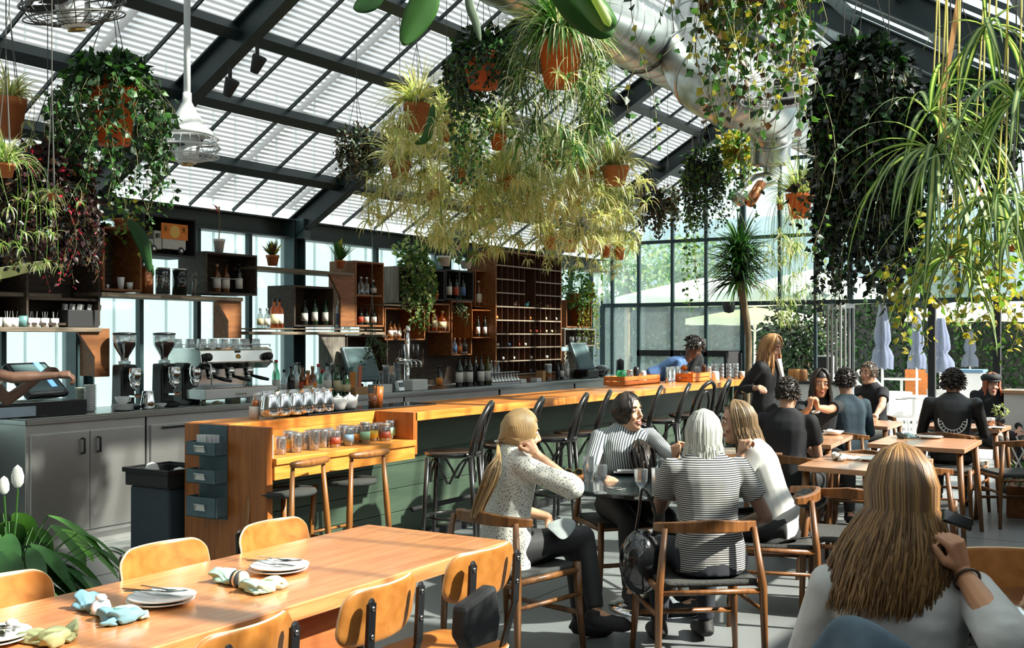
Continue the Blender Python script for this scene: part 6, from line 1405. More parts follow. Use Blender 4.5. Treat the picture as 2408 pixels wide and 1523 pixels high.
# --- person beyond the right edge: a white sleeve
# --- standing woman in blazer
x, y = on(1800, d=9.9)
p = person('person standing beside the bar in a black blazer over a white top, long fair hair', x, y, CR+A(-38), None, lean=A(3), headyaw=CR-A(42), pitch=-.28, sc_=.97, skinc=(.55, .30, .20), top=mat('black_blazer', (.012, .013, .016), .8, 0, .2, 8), sleeve='long',
           hands=(None, W(1777, 912, 9.6)), vox=.010, headz=W(1805, 786, 9.9).z, hem=.12, standz=.96)
HT = p['T']
hair(p, 'fair', lambda b: strands(b, HT, 110, .22, 1.10, (.8, 5.48), .03, .010, 5, wave=.012), front=.4, low=-.5)
b = MB(); f = p['fw']; c = p['neck']
b.add([c+f*.10+p['rt']*.04-UP*.02, c+f*.10-p['rt']*.04-UP*.02, c+f*.165-UP*.30], [(0, 1, 2)]); b.build('white_top', 'offw', p['o'], solid=.02)
# --- man from behind, black tee
x, y = m1
p = person('person with short black hair and black tee shirt seen from behind near the bar end', x, y, face_to(x, y, T3.x, T3.y)-.1, .45, lean=A(5), skinc=(.50, .28, .18), top=mat('black_tee', (.010, .011, .014), .85, 0, .3, 9), sleeve='short', headz=W(1822, 888, 8.1).z, hands=(None, W(1885, 1035, 8.3)), sc_=1.04, facep=False, vox=.010)
def short(b, T, n=200, r=.006, seed=1, L=.02, front=.5):
    rr = random.Random(seed)
    for i in range(n):
        az = rr.uniform(0, 2*PI); a = abs(((az+PI) % (2*PI))-PI); lo = front if a < .8 else -.5
        el = rr.uniform(lo, PI/2*.98); p0 = T @ scalp(T, az, el, 1.02); d_ = (p0-T.translation).normalized()
        b.tube([p0, p0+d_*L*.6+V3((rr.uniform(-1, 1), rr.uniform(-1, 1), -.5))*L*.5, p0+d_*L+V3((rr.uniform(-1, 1), rr.uniform(-1, 1), -1))*L*.8], [r, r, r*.3], 4, i % 2, caps=False)
HT = p['T']; hair(p, 'dark', lambda b: short(b, HT, 420, .007, 1, .016), front=.45, low=-.5)
# --- woman, clasped hands
x, y = m2; hx = W(1911, 946, 9.2)
p = person('person with long black hair and black tee, hands clasped under the chin, facing us', x, y, CF+PI+A(3), .47, lean=A(8), headyaw=CF+PI-A(6), pitch=-.2, skinc=(.62, .32, .19), top='black_tee' if False else MATS['black_tee'], sleeve='short',
           hands=(W(1916, 958, 9.22), W(1904, 958, 9.22)), poles=(-UP*1.0+dirof(CR)*.5, -UP*1.0-dirof(CR)*.5), hdir=(UP-dirof(CR)*.25, UP+dirof(CR)*.25), hnrm=(dirof(CR), -dirof(CR)), curl=(.9, .9), vox=.008, headz=W(1911, 868, 9.6).z)
HT = p['T']; hair(p, 'dark', lambda b: strands(b, HT, 110, .19, 1.10, (.85, 5.43), .015, .010, 6, wave=.003), front=.45, low=-.5)
MB().tube([W(1918, 968, 9.2)+V3((.032*math.cos(a), .032*math.sin(a), .006*math.sin(a))) for a in np.linspace(0, 2*PI, 17)[:-1]], .006, 6, closed=True).build('wrist_watch', 'steel', p['o'], smooth=True)
# --- denim back
x, y = m3
p = person('person with dark hair in a dark denim shirt, back to us between two tables', x, y, CF+A(8), .46, lean=A(10), headyaw=CF-A(20), skinc=(.35, .19, .12), top=mat('dark_denim_shirt', (.022, .045, .062), .85, 0, .3, 12, .3), sleeve='long', headz=W(1980, 868, 9.9).z, vox=.010, facep=False, sc_=1.02)
HT = p['T']; hair(p, 'dark', lambda b: short(b, HT, 420, .007, 3, .02), front=.45, low=-.65)
# --- polo man
x, y = m4
p = person('person with short brown hair in a black polo shirt, forearm resting on the small table', x, y, CR+PI+A(25), .47, lean=A(6), headyaw=CR+PI+A(34), skinc=(.62, .34, .22), top=MATS['black_tee'], sleeve='short',
           hands=(W(2058, 983, 11.2), W(2035, 985, 11.4)), poles=(dirof(CR)*1.0-UP*.5, None), headz=W(2028, 852, 11.8).z, vox=.009, sc_=1.06)
HT = p['T']; hair(p, 'greybrown', lambda b: short(b, HT, 420, .006, 4, .015), front=.5, low=-.3)
# --- black jacket, round emblem
x, y = m5
jk = mat('black_leather_jacket', (.012, .012, .013), .4, 0, .3, 9, .2)
p = person('person in a black jacket with a round white emblem on the back, seated', x, y, CF-A(22), .46, lean=A(8), headyaw=CF-A(40), skinc=(.30, .17, .11), top=jk, sleeve='long', headz=W(2230, 869, 9.9).z, vox=.010, facep=False, sc_=1.06, sw=.2)
HT = p['T']; hair(p, 'dark', lambda b: short(b, HT, 460, .009, 5, .03), front=.5, low=-.6)
b = MB(); c = p['neck']-UP*.24-p['fw']*.185; r3 = p['rt']
b.tube([c+r3*(.12*math.cos(a))+UP*(.12*math.sin(a)) for a in np.linspace(PI*.95, 2.05*PI, 22)], .006, 5); b.tube([c+r3*(.085*math.cos(a))+UP*(.085*math.sin(a)) for a in np.linspace(PI*1.05, 1.95*PI, 18)], .004, 5)
for a in np.linspace(PI*1.02, 1.98*PI, 12): b.tube([c+r3*(.09*math.cos(a))+UP*(.09*math.sin(a)), c+r3*(.115*math.cos(a))+UP*(.115*math.sin(a))], .004, 4)
b.build('back_emblem', 'offw', p['o'])
# --- cap woman
x, y = m6
p = person('person in a black cap and black top with reddish hair, facing us', x, y, CF+PI+A(5), .46, lean=A(4), headyaw=CF+PI-A(8), pitch=-.02, skinc=(.64, .36, .26), top=MATS['black_tee'], sleeve='long', headz=W(2316, 880, 11.4).z, vox=.009)
HT = p['T']; hair(p, 'red', lambda b: strands(b, HT, 80, .10, 1.09, (.85, 5.43), .02, .010, 7, wave=.01), front=.45, low=-.5)
b = MB(); b.lathe([(.086, .0), (.100, .02), (.104, .05), (.08, .078), (.03, .088), (0, .088)], 20, (0, 0, 0)); vs = [HT @ (V3(v)+V3((0, -.008, .035))) for v in b.v]; b2 = MB().add(vs, b.f)
b2.add([HT @ V3(q) for q in ((-.075, .05, .055), (.075, .05, .055), (.06, .115, .045), (0, .14, .04), (-.06, .115, .045))], [(0, 1, 2, 3, 4)])
b2.build('cap', 'blackm', p['o'], solid=.006, smooth=True)
b = MB(); b.lathe([(.089, .0), (.097, .012)], 20, (0, 0, 0)); MB().add([HT @ (V3(v)+V3((0, -.008, .037))) for v in b.v], b.f).build('cap_band', 'white', p['o'], solid=.004)
# --- bartender in blue, bent over the pass
x, y = -5.98, W(1535, HZ, 14.2).y
p = person('person bent forward behind the far end of the bar in a blue denim shirt', x, y, CR+A(-10), None, lean=A(62), headyaw=CR+A(-10), pitch=-.7, skinc=(.16, .08, .05), top='blue', sleeve='long', headz=W(1578, 796, 14.1).z, vox=.010, sc_=1.05, facep=False, standz=1.0, sw=.21, bottom='blackm')
HT = p['T']; hair(p, 'dark', lambda b: short(b, HT, 140, .010, 6, .02), front=.4, low=-.5)
# --- second member of staff behind the pass
x, y = XY(1634, 14.2), 14.2
p = person('person in dark clothes with bushy black hair standing behind the kitchen pass', x, y, CR+PI, None, headyaw=CR+PI, skinc=(.16, .08, .05), top='blackm', sleeve='long', headz=W(1634, 792, 14.6).z, vox=.012, facep=False, standz=.93)
HT = p['T']; hair(p, 'dark', lambda b: short(b, HT, 360, .012, 7, .05), front=.4, low=-.5)
# --- member of staff at the left till: mostly outside the picture, arm reaching in
v = W(-95, HZ, 7.0); x, y = v.x, v.y
p = person('person at the till, only a bare forearm and sleeve in view', x, y, CR+A(12), None, lean=A(10), headyaw=CR, skinc=(.13, .065, .04), top=tee, sleeve='short',
           hands=(W(95, 885, 7.35), W(132, 882, 7.0)), poles=(-UP, -UP*.7-dirof(CF)*.6), curl=(.7, .7), vox=.010, standz=.94, facep=False, bottom='blackm', sc_=1.05)
HT = p['T']; hair(p, 'dark', lambda b: short(b, HT, 100, .010, 8, .02), front=.4, low=-.5)
# --- sleeve of a person at the white table, right edge
v = on(2560, d=3.55)
p = person('person beyond the right edge, only a white sleeve by the white table', v[0], v[1], CR+PI-A(30), .45, lean=A(10), skinc=(.58, .32, .2), top=wsh, sleeve='elbow', hands=(W(2470, 1420, 3.4), None), vox=.010, facep=False)
HT = p['T']; hair(p, 'brown', lambda b: short(b, HT, 100, .010, 8, .02), front=.4, low=-.5)
# ================================================================== DUCTS AND FANS
t = thing('air_duct', 'large galvanised spiral air duct running under the roof ridge', 'duct', (-3.75, 8, 4.0))
b = MB(); yy = np.linspace(3.2, 14.9, 60); b.tube([(-3.75, y, 4.0+.0*y) for y in yy], .28, 28); b.build('duct_body', 'duct', t, smooth=True)
b = MB()
for y in np.arange(3.3, 14.9, .19): b.lathe([(.281, -.004), (.286, 0), (.281, .004)], 28, (-3.75, y, 4.0), R=Matrix.Rotation(PI/2, 3, 'X'))
q_ = b.build('duct_seams', 'duct', t, smooth=True); q_['kind'] = 'stuff'
for y in (5.0, 8.0, 11.0, 14.0): b = MB(); b.tube([(-3.75+.29*math.cos(a), y, 4.0-.29*math.sin(a)) for a in np.linspace(0, PI, 13)], .008, 5); b.tube([(-3.46, y, 4.0), (-3.6, y, zroof(-3.6)-.05)], .005, 5); b.tube([(-4.04, y, 4.0), (-3.9, y, zroof(-3.9)-.05)], .005, 5); b.build('duct_hanger', 'wire', t)
path = [W(*q) for q in ((1660, 20, 9.4), (1632, 110, 8.9), (1655, 175, 8.4), (1715, 212, 8.2), (1775, 228, 8.6), (1806, 262, 9.1), (1812, 320, 9.4), (1812, 385, 9.5))]
def smooth_path(P, n=6):
    out = []; P = [V3(p) for p in P]; k = len(P)
    for i in range(k-1):
        p0, p1, p2, p3 = P[max(i-1, 0)], P[i], P[i+1], P[min(i+2, k-1)]
        for j in range(n): u = j/n; out.append(.5*((2*p1)+(p2-p0)*u+(2*p0-5*p1+4*p2-p3)*u*u+(3*p1-p0-3*p2+p3)*u**3))
    return out+[P[-1]]
t = thing('branch_duct', 'shiny metal elbow duct that swings down from the main duct', 'duct', path[3])
sp = smooth_path(path, 5); rr_ = [.27 if i < len(sp)*.62 else .27-.10*min(1, (i-len(sp)*.62)/(len(sp)*.2)) for i in range(len(sp))]
MB().tube(sp, rr_, 28).build('elbow', 'duct', t, smooth=True)
for i in range(3, len(sp)-1, 4):
    d_ = (sp[i+1]-sp[i-1]).normalized(); b = MB(); b.tube([sp[i]-d_*.012, sp[i]+d_*.012], rr_[i]+.008, 28); b.build('joint_band', 'duct', t, smooth=True)
e = path[-1]
t2 = thing('heater_pipe', 'slim flexible silver pipe with a copper-coloured end below the elbow duct', 'pipe', e)
MB().tube(smooth_path([e, e-UP*.12, W(1770, 432, 9.4), W(1735, 470, 9.3)]), .07, 16).build('pipe_body', 'duct', t2, smooth=True)
MB().tube([W(1790, 432, 9.2), W(1762, 478, 9.1)], .045, 14).build('copper_end', cop, t2, smooth=True)
def fan(c, lb, r=.30, tilt=0, rod=True, yaw=0, cm='fanw'):
    t = thing('caged_fan', lb, 'fan', c); R_ = Matrix.Rotation(tilt, 3, 'X') if not yaw else Matrix.Rotation(yaw, 3, 'Z') @ Matrix.Rotation(tilt, 3, 'X')
    if rod:
        b = MB(); b.tube([c+UP*.10, V3((c.x, c.y, zroof(c.x)-.03))], .022, 12); b.build('down_rod', 'fanw', t, smooth=True)
        MB().lathe([(.028, .30), (.030, .24), (.06, .18), (.10, .12), (.105, .09), (.16, .05), (.17, .02), (0, .02)], 24, c).build('motor_bell', 'fanw', t, smooth=True)
    b = MB()
    for q, z in ((1, 0), (.97, .06), (.97, -.06)): b.tube([c+R_ @ V3((r*q*math.cos(a), r*q*math.sin(a), z-.06)) for a in np.linspace(0, 2*PI, 33)[:-1]], .007 if q == 1 else .004, 6, closed=True)
    for z, sg in ((.03, 1), (-.15, -1)):
        for q in (.35, .5, .65, .8, .92): b.tube([c+R_ @ V3((r*q*math.cos(a), r*q*math.sin(a), -.06+sg*(.10-.055*q*q))) for a in np.linspace(0, 2*PI, 29)[:-1]], .0022, 4, closed=True)
        for k in range(20):
            a = 2*PI*k/20; b.tube([c+R_ @ V3((r*q*math.cos(a), r*q*math.sin(a), -.06+sg*(.10-.055*q*q))) for q in (.15, .5, .8)]+[c+R_ @ V3((r*math.cos(a), r*math.sin(a), -.06))], .0025, 4)
    b.build('cage', cm, t, smooth=True)
    MB().lathe([(0, -.17), (.06, -.165), (.075, -.14), (.08, .03), (0, .03)], 18, c, R=R_).build('motor', 'fanw' if rod else 'blackm', t, smooth=True)
    for k in range(4):
        a = k*PI/2+.4; d1 = V3((math.cos(a), math.sin(a), 0)); n1 = V3((-d1.y, d1.x, .25)).normalized()
        vs = [c+R_ @ (d1*u*r+n1*w_*r+V3((0, 0, -.06))) for u, w_ in ((.2, -.08), (.2, .08), (.9, .2), (.9, -.2))]; MB().add(vs, [(0, 1, 2, 3)]).build('blade', 'blackm' if rod else 'steel', t, solid=.004)
    MB().lathe([(0, -.172), (.04, -.172), (.04, -.18), (0, -.18)], 16, c, R=R_).build('hub_badge', MATS['brass_badge'], t)
    return t
fan(W(440, 325, 7.2), 'white caged ceiling fan on a long rod between the orange pot and the rafter', .21)
fan(W(165, -22, 5.0), 'caged fan cut by the top of the picture above the left plants', .23, .2, cm='wire')
c = W(1848, 182, 6.9); t = fan(c, 'large caged fan leaning across the elbow duct', .30, .45, False, YAW-.4, cm='steel')
MB().tube([c, c+V3((.0, .0, zroof(c.x)-c.z-.03))], .018, 10).build('down_rod', 'fanw', t, smooth=True)
c = W(1365, 522, 12.3); t = fan(c, 'small dark caged fan above the row of small terracotta pots', .24, -.35, False, YAW, cm='blackm'); MB().tube([c, c+V3((0, 0, zroof(c.x)-c.z-.03))], .014, 10).build('down_rod', 'blackm', t, smooth=True)
# ceiling spotlights on rafter
for i, (px, py) in enumerate(((541, 205), (605, 150))):
    c = W(px, py, 8.0); t = thing('spotlight', 'small black spotlight clamped under the rafter, '+['nearer the white fan', 'higher up the rafter'][i], 'spotlight', c)
    MB().lathe([(.03, -.07), (.055, .05), (.05, .06), (0, .06)], 14, c, R=Matrix.Rotation(.5, 3, 'Y')).build('lamp_housing', 'blackm', t, smooth=True)
    MB().beam(c+UP*.05, (c.x, c.y, c.z+.15), .02, .02).build('clamp', 'blackm', t)

# ================================================================== PLANTS
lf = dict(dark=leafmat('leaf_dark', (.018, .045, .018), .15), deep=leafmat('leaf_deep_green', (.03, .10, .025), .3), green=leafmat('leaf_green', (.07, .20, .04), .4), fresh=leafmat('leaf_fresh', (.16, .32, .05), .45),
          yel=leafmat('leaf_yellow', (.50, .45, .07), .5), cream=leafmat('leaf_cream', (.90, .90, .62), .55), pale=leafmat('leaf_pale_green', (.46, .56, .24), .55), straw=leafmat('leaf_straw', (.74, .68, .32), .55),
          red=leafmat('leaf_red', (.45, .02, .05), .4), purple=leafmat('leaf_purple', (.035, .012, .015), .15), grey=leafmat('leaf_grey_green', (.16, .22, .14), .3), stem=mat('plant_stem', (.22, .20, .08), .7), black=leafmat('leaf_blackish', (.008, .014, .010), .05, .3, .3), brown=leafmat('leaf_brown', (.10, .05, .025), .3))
rng = np.random.default_rng(11)
class FM:
    """bulk foliage mesh"""
    def __init__(s): s.V = []; s.F = []; s.Mi = []; s.n = 0
    def put(s, V, F, m): s.V.append(V); s.F.append(F+s.n); s.Mi.append(m); s.n += len(V)
    def blades(s, c, N, L, w, el=(30, 85), g=1.6, seg=7, cols=1, mats=(0,), az=(0, 2*PI), r0=.01, curl=0.0, mid=None):
        c = np.array(c, float); az_ = rng.uniform(az[0], az[1], N); e = np.radians(rng.uniform(el[0], el[1], N)); L_ = rng.uniform(L[0], L[1], N); h = np.stack([np.cos(az_), np.sin(az_), 0*az_], 1)
        d = h*np.cos(e)[:, None]+np.array([0, 0, 1.])*np.sin(e)[:, None]; side = np.stack([-np.sin(az_), np.cos(az_), 0*az_], 1)
        tw = rng.normal(0, .25, N); side = side*np.cos(tw)[:, None]+np.array([0, 0, 1.])*np.sin(tw)[:, None]
        p = c+h*r0; P = [p]; gg = g*rng.uniform(.6, 1.4, N)
        for k in range(seg):
            st = (L_/seg)[:, None]; p = p+d*st; d = d+np.array([0, 0, -1.])*(gg*(1.0/seg))[:, None]+side*(curl*rng.normal(0, 1, N)/seg)[:, None]; d /= np.linalg.norm(d, axis=1)[:, None]; P.append(p)
        P = np.stack(P, 1); u = np.linspace(0, 1, seg+1); wp = w*(np.minimum(1, .45+u*2.2))*(1-u**2.2)+w*.05; ww = rng.uniform(.75, 1.25, N)
        offs = {1: [-1, 1], 3: [-1, -.42, .42, 1]}[cols]; nc_ = len(offs)
        V = P[:, :, None, :]+side[:, None, None, :]*(np.array(offs)[None, None, :, None]*(wp[None, :, None, None]*ww[:, None, None, None])*.5)
        V = V.reshape(-1, 3); idx = np.arange(N*(seg+1)*nc_).reshape(N, seg+1, nc_); F = []; mi = []
        mm = rng.choice(mats, N)
        for q in range(nc_-1):
            f = np.stack([idx[:, :-1, q], idx[:, :-1, q+1], idx[:, 1:, q+1], idx[:, 1:, q]], -1).reshape(-1, 4); F.append(f)
            mi.append(np.repeat(mm, seg) if not (cols == 3 and q == 1 and mid is not None) else np.full(len(f), mid))
        s.put(V, np.concatenate(F), np.concatenate(mi))
    def leaves(s, P, D, size, asp=.55, mats=(0,), fold=.15, flip=None):
        P = np.asarray(P, float); D = np.asarray(D, float); D = D/np.linalg.norm(D, axis=1)[:, None]; N = len(P); size = np.broadcast_to(size, (N,)) if np.ndim(size) == 0 else size
        r = rng.normal(0, 1, (N, 3)); S_ = np.cross(D, r); S_ /= np.linalg.norm(S_, axis=1)[:, None]+1e-9; U = np.cross(S_, D); a = size[:, None]
        b0 = P; t_ = P+D*a; l = P+D*a*.42+S_*a*asp*.5+U*a*fold; r_ = P+D*a*.42-S_*a*asp*.5+U*a*fold; m_ = P+D*a*.5
        V = np.stack([b0, l, t_, r_, m_], 1).reshape(-1, 3); i = np.arange(N)*5
        F = np.concatenate([np.stack([i, i+4, i+2, i+1], 1), np.stack([i, i+3, i+2, i+4], 1)]); mm = rng.choice(mats, N); s.put(V, F, np.concatenate([mm, mm]))
    def strand(s, pts, r=.0015, m=0):
        P = np.asarray(pts, float); k = len(P); o = np.array([[1, 0, 0], [-.5, .86, 0], [-.5, -.86, 0]])*r; V = (P[:, None, :]+o[None]).reshape(-1, 3); i = np.arange(k-1)*3
        F = np.concatenate([np.stack([i+a, i+(a+1) % 3, i+3+(a+1) % 3, i+3+a], 1) for a in range(3)]); s.put(V, F, np.full(len(F), m))
    def vine(s, p, az, L, size, step, mats, stem=0, out=.05, noise=.02, asp=.8, both=True, drift=(0, 0)):
        n = max(3, int(L/step)); h = np.array([math.cos(az), math.sin(az), 0]); u = np.arange(n)/n; ph = rng.uniform(0, 6, 2)
        q = np.array(p)[None]+h[None]*(out*np.minimum(1, u*5))[:, None]+np.stack([noise*np.sin(u*5+ph[0])+drift[0]*u, noise*np.sin(u*6+ph[1])+drift[1]*u, .02*np.sin(np.minimum(1, u*6)*PI)-L*u], 1)
        s.strand(q, .0016, stem); k = n*(2 if both else 1); Q = np.repeat(q, 2, 0) if both else q
        D = rng.normal(0, .7, (k, 3)); D[:, 2] = -np.abs(rng.normal(.7, .4, k)); s.leaves(Q+rng.normal(0, size*.25, (k, 3)), D, size*rng.uniform(.6, 1.2, k)*(1-.35*np.repeat(u, 2 if both else 1)[:k]), asp, mats)
    def cloud(s, c, R_, N, size, mats, asp=.6, down=.5, shell=.6):
        v = rng.normal(0, 1, (N, 3)); v /= np.linalg.norm(v, axis=1)[:, None]; v *= (rng.uniform(shell, 1, N)[:, None]); P = np.array(c)+v*np.array(R_)
        D = v+rng.normal(0, .5, (N, 3)); D[:, 2] -= down; s.leaves(P, D, size*rng.uniform(.6, 1.25, N), asp, mats)
    def build(s, name, mats, parent=None, loc=None, world=True):
        V = np.concatenate(s.V); F = np.concatenate(s.F).astype(np.int32); mi = np.concatenate(s.Mi).astype(np.int32)
        if parent is not None and world: A = np.array(WM[parent.name].inverted()); V = V@A[:3, :3].T+A[:3, 3]
        elif parent is None and loc is not None: V = V-np.array(loc)
        me = bpy.data.meshes.new(name); me.vertices.add(len(V)); me.vertices.foreach_set('co', V.astype(np.float32).ravel()); me.loops.add(F.size); me.loops.foreach_set('vertex_index', F.ravel())
        me.polygons.add(len(F)); me.polygons.foreach_set('loop_start', np.arange(0, F.size, 4, dtype=np.int32)); me.polygons.foreach_set('material_index', mi)
        me.update(calc_edges=True)
        for k in mats: me.materials.append(lf[k] if k in lf else M[k])
        o = bpy.data.objects.new(name, me); COL.objects.link(o)
        if parent is not None: o.parent = parent; WM[o.name] = WM[parent.name]
        elif loc is not None: o.location = loc
        return o
def pot_geo(t, c, r, h, m='terra', hang=True, top=None, sup='wire'):
    MB().lathe([(r*.68, -h), (r*.92, -h*.22), (r*1.0, -h*.22), (r*1.02, 0), (r*.92, 0), (r*.88, -h*.15), (0, -h*.15)], 22, c).build('pot', m, t, smooth=True)
    MB().lathe([(0, -h*.14), (r*.9, -h*.14), (r*.9, -h*.16)], 16, c).build('soil', 'soil', t)
    if hang:
        zt_ = (zroof(c.x)-.08) if top is None else top; b = MB(); k = c+UP*min(.45, max(.1, zt_-c.z-.1))
        for a in (0, 2.1, 4.2): b.tube([c+V3((r*math.cos(a), r*math.sin(a), -.01)), k], .0022, 4)
        b.tube([k, V3((c.x, c.y, zt_))], .0025, 4); b.build('hanger', sup, t)
def spider(px, py, d, lb, r=.10, h=.15, pm='terra', N=150, L=(.22, .42), w=.014, mats=('green', 'cream', 'pale'), mm=(0, 1, 2), runners=8, rl=(.2, .5), baby=16, bl=(.08, .15), seg=7, cols=1, el=(25, 88), group='hanging spider plants', name='spider_plant', hang=True, g=1.9, cat='plant'):
    c = W(px, py, d); t = thing(name, lb, cat, c, 0, group); pot_geo(t, c, r, h, pm, hang)
    f = FM(); f.blades(c+UP*.0, N, L, w, el, g, seg, cols, mm, r0=r*.3, mid=1 if cols == 3 else None); f.build('foliage', mats, t)
    if runners:
        f = FM()
        for k in range(runners):
            a = rng.uniform(0, 2*PI); e0 = np.array(c)+np.array([math.cos(a), math.sin(a), 0])*r*.8; LL = rng.uniform(*rl); ox, oy = rng.normal(0, .06, 2); pts = [e0+np.array([math.cos(a)*.12*math.sin(u*2)+ox*u, math.sin(a)*.12*math.sin(u*2)+oy*u, .10*math.sin(u*PI*.7)*(1-u)-LL*u*u]) for u in np.linspace(0, 1, 8)]
            f.strand(pts, .0018, len(mats)-1); f.blades(pts[-1], baby, bl, w*.8, (-40, 70), 2.6, 5, 1, mm, r0=.004)
            if rng.random() < .6: f.blades(pts[-3], baby*2//3, bl, w*.7, (-30, 70), 2.6, 5, 1, mm, r0=.004)
        f.build('runner_plantlets', mats, t)
    return t
def vineplant(px, py, d, lb, r=.12, h=.15, pm='terra', n=26, L=(.2, .6), size=.05, step=.035, mats=('deep', 'green', 'dark', 'stem'), mm=(0, 0, 1, 2), crown=220, name='trailing_plant', hang=True, out=.06, asp=.75, noise=.03, group=None, crownr=1.5, ch=.12, az=(0, 2*PI), both=True, drift=(0, 0)):
    c = W(px, py, d); t = thing(name, lb, 'plant', c, 0, group); pot_geo(t, c, r, h, pm, hang); f = FM()
    if crown: f.cloud(c+UP*ch*.3, (r*crownr, r*crownr, ch), crown, size, mm, asp, .3, .5)
    f.build('foliage', mats, t) if crown else None
    f = FM()
    for k in range(n): a = az[0]+(az[1]-az[0])*(k+rng.random())/n; f.vine(np.array(c)+np.array([math.cos(a), math.sin(a), 0])*r*.9, a, rng.uniform(*L), size, step, mm, len(mats)-1, out, noise, asp, both, drift)
    f.build('trailing_vines', mats, t); return t
# ---- left group
spider(22, 232, 5.6, 'spider plant in a terracotta pot cut by the left picture edge, high up', .085, .20, 'terra', 120, (.12, .24), .010, ('pale', 'cream', 'straw'), (0, 1, 2), 7, (.1, .35), 12, (.05, .10))
vineplant(262, 188, 5.6, 'ivy spilling over a bright orange pot beside the white fan', .135, .33, 'orange', 72, (.15, .74), .055, .034, ('dark', 'deep', 'green', 'fresh', 'stem'), (0, 0, 0, 1, 1, 2), 760, out=.12, noise=.05, crownr=1.55, ch=.10)
spider(14, 385, 4.9, 'pale spider plant at the left edge with curling plantlets', .04, .06, 'terra', 110, (.10, .2), .007, ('pale', 'cream', 'fresh'), (0, 1, 2), 22, (.2, .5), 14, (.035, .07))
vineplant(112, 430, 5.5, 'dark plant with crimson leaf tips hanging above the white pots', .15, .16, 'blackm', 150, (.15, .46), .046, .022, ('purple', 'black', 'red', 'brown', 'stem'), (0, 0, 1, 1, 0, 3), 1500, out=.06, noise=.04, crownr=1.6, ch=.14, name='red_leaved_plant')
c = W(112, 430, 5.5); f = FM(); f.cloud(c+UP*.05, (.22, .22, .10), 130, .04, (2, 2, 3), .5, .2, .8)
for k in range(7): a = rng.uniform(0, 6.28); f.vine(np.array(c)+np.array([.17*math.cos(a), .17*math.sin(a), 0]), a, rng.uniform(.3, .58), .035, .03, (2, 2, 0), 4, .06, .03, .6)
f.build('crimson_leaves', ('purple', 'black', 'red', 'brown', 'stem'), bpy.data.objects['red_leaved_plant'])
vineplant(292, 515, 9.05, 'yellow-green pothos in a terracotta pot on top of the dark open crate', .09, .08, 'terra', 13, (.12, .42), .07, .05, ('fresh', 'yel', 'green', 'stem'), (0, 0, 1, 2), 46, hang=False, out=.10, noise=.06, crownr=1.7, ch=.16, name='pothos', both=False)
spider(122, 455, 4.6, 'small spider plantlet dangling in front of the crimson plant', .02, .03, 'terra', 30, (.05, .11), .006, ('fresh', 'pale', 'cream'), (0, 1, 2), 2, (.02, .06), 12, (.03, .06), el=(-30, 60))
# big banana-like leaves on the left
def bigleaf(pts, w, m, lb, name='large_leaf', cup=.25, wave=0.0, cat='leaf', m2=None, prof=None):
    P = smooth_path(pts, 6); n = len(P); vs = []; fs = []; k = 9
    for i, p in enumerate(P):
        tdir = (P[min(i+1, n-1)]-P[max(i-1, 0)]).normalized(); s_ = tdir.cross(dirof(CF)).normalized(); nn = s_.cross(tdir)
        u = i/(n-1); ww = w*(prof(u) if prof else (math.sin(PI*min(1, u*.94+.05))**.7))
        for j in range(k): v = -1+2*j/(k-1); vs.append(p+s_*(v*ww/2)+nn*(cup*abs(v)**1.5*ww/2)+nn*(wave*math.sin(u*14+v*2)*abs(v)))
    for i in range(n-1):
        for j in range(k-1): a = i*k+j; fs.append((a, a+1, a+k+1, a+k))
    b = MB().add(vs, fs); o = b.build(name, lf[m] if m in lf else M[m], loc=P[0], smooth=True, solid=.0015); tag(o, lb, cat); return o
bigleaf([W(-40, 650, 5.9), W(30, 636, 5.9), W(80, 626, 5.9), W(116, 620, 5.9)], .075, 'cream', 'big pale leaf blade reaching in from the left edge under the crimson plant', wave=.006, prof=lambda u: .9-.35*u)
bigleaf([W(300, 517, 8.6), W(322, 545, 8.6), W(340, 585, 8.6), W(352, 640, 8.6)], .11, 'deep', 'x').parent = None
bigleaf([W(330, 575, 8.7), W(350, 615, 8.7), W(362, 648, 8.7)], .04, 'deep', 'y').parent = None
for nm in ('large_leaf.001', 'large_leaf.002'):
    o = bpy.data.objects[nm]; o.location = o.location-bpy.data.objects['pothos'].location; o.parent = bpy.data.objects['pothos']; del o['label']; del o['category']
# ---- plants standing on the shelving
def potted(px, py, X, r, h, pm, lb, kind, name):
    c = WX(px, py, X); t = thing(name, lb, 'plant', c); pot_geo(t, c, r, h, pm, False); f = FM()
    kind(f, c); mats_ = ('deep', 'green', 'fresh', 'yel', 'red', 'brown', 'stem'); f.build('foliage', mats_, t); return t, c
potted(641, 600, XS-.1, .065, .10, 'terra', 'brown and yellow bromeliad in a terracotta pot on the high shelf board', lambda f, c: f.blades(c, 60, (.08, .16), .028, (40, 88), .6, 5, 1, (5, 5, 1, 3), r0=.02), 'bromeliad')
potted(799, 612, XS-.1, .055, .085, 'terra', 'green and yellow bromeliad in a small terracotta pot near the two-tier box', lambda f, c: (f.blades(c, 40, (.16, .26), .022, (50, 88), .7, 6, 1, (0, 1, 1), r0=.02), f.blades(c+UP*.05, 8, (.14, .20), .035, (78, 90), .2, 5, 1, (3, 2), r0=.01)), 'bromeliad')
t, c = potted(515, 562, XS-.12, .055, .12, 'white', 'bird of paradise flower in a white pot on the three-bottle crate', lambda f, c: (f.strand([c, c+V3((0, .01, .15)), c+V3((0, .0, .30))], .006, 6), f.blades(c+V3((0, 0, .24)), 5, (.10, .2), .020, (5, 60), .8, 5, 1, (3, 4), r0=.0), f.blades(c+V3((0, 0, .28)), 4, (.12, .2), .014, (-5, 30), .5, 5, 1, (3, 5), r0=0)), 'bird_of_paradise')
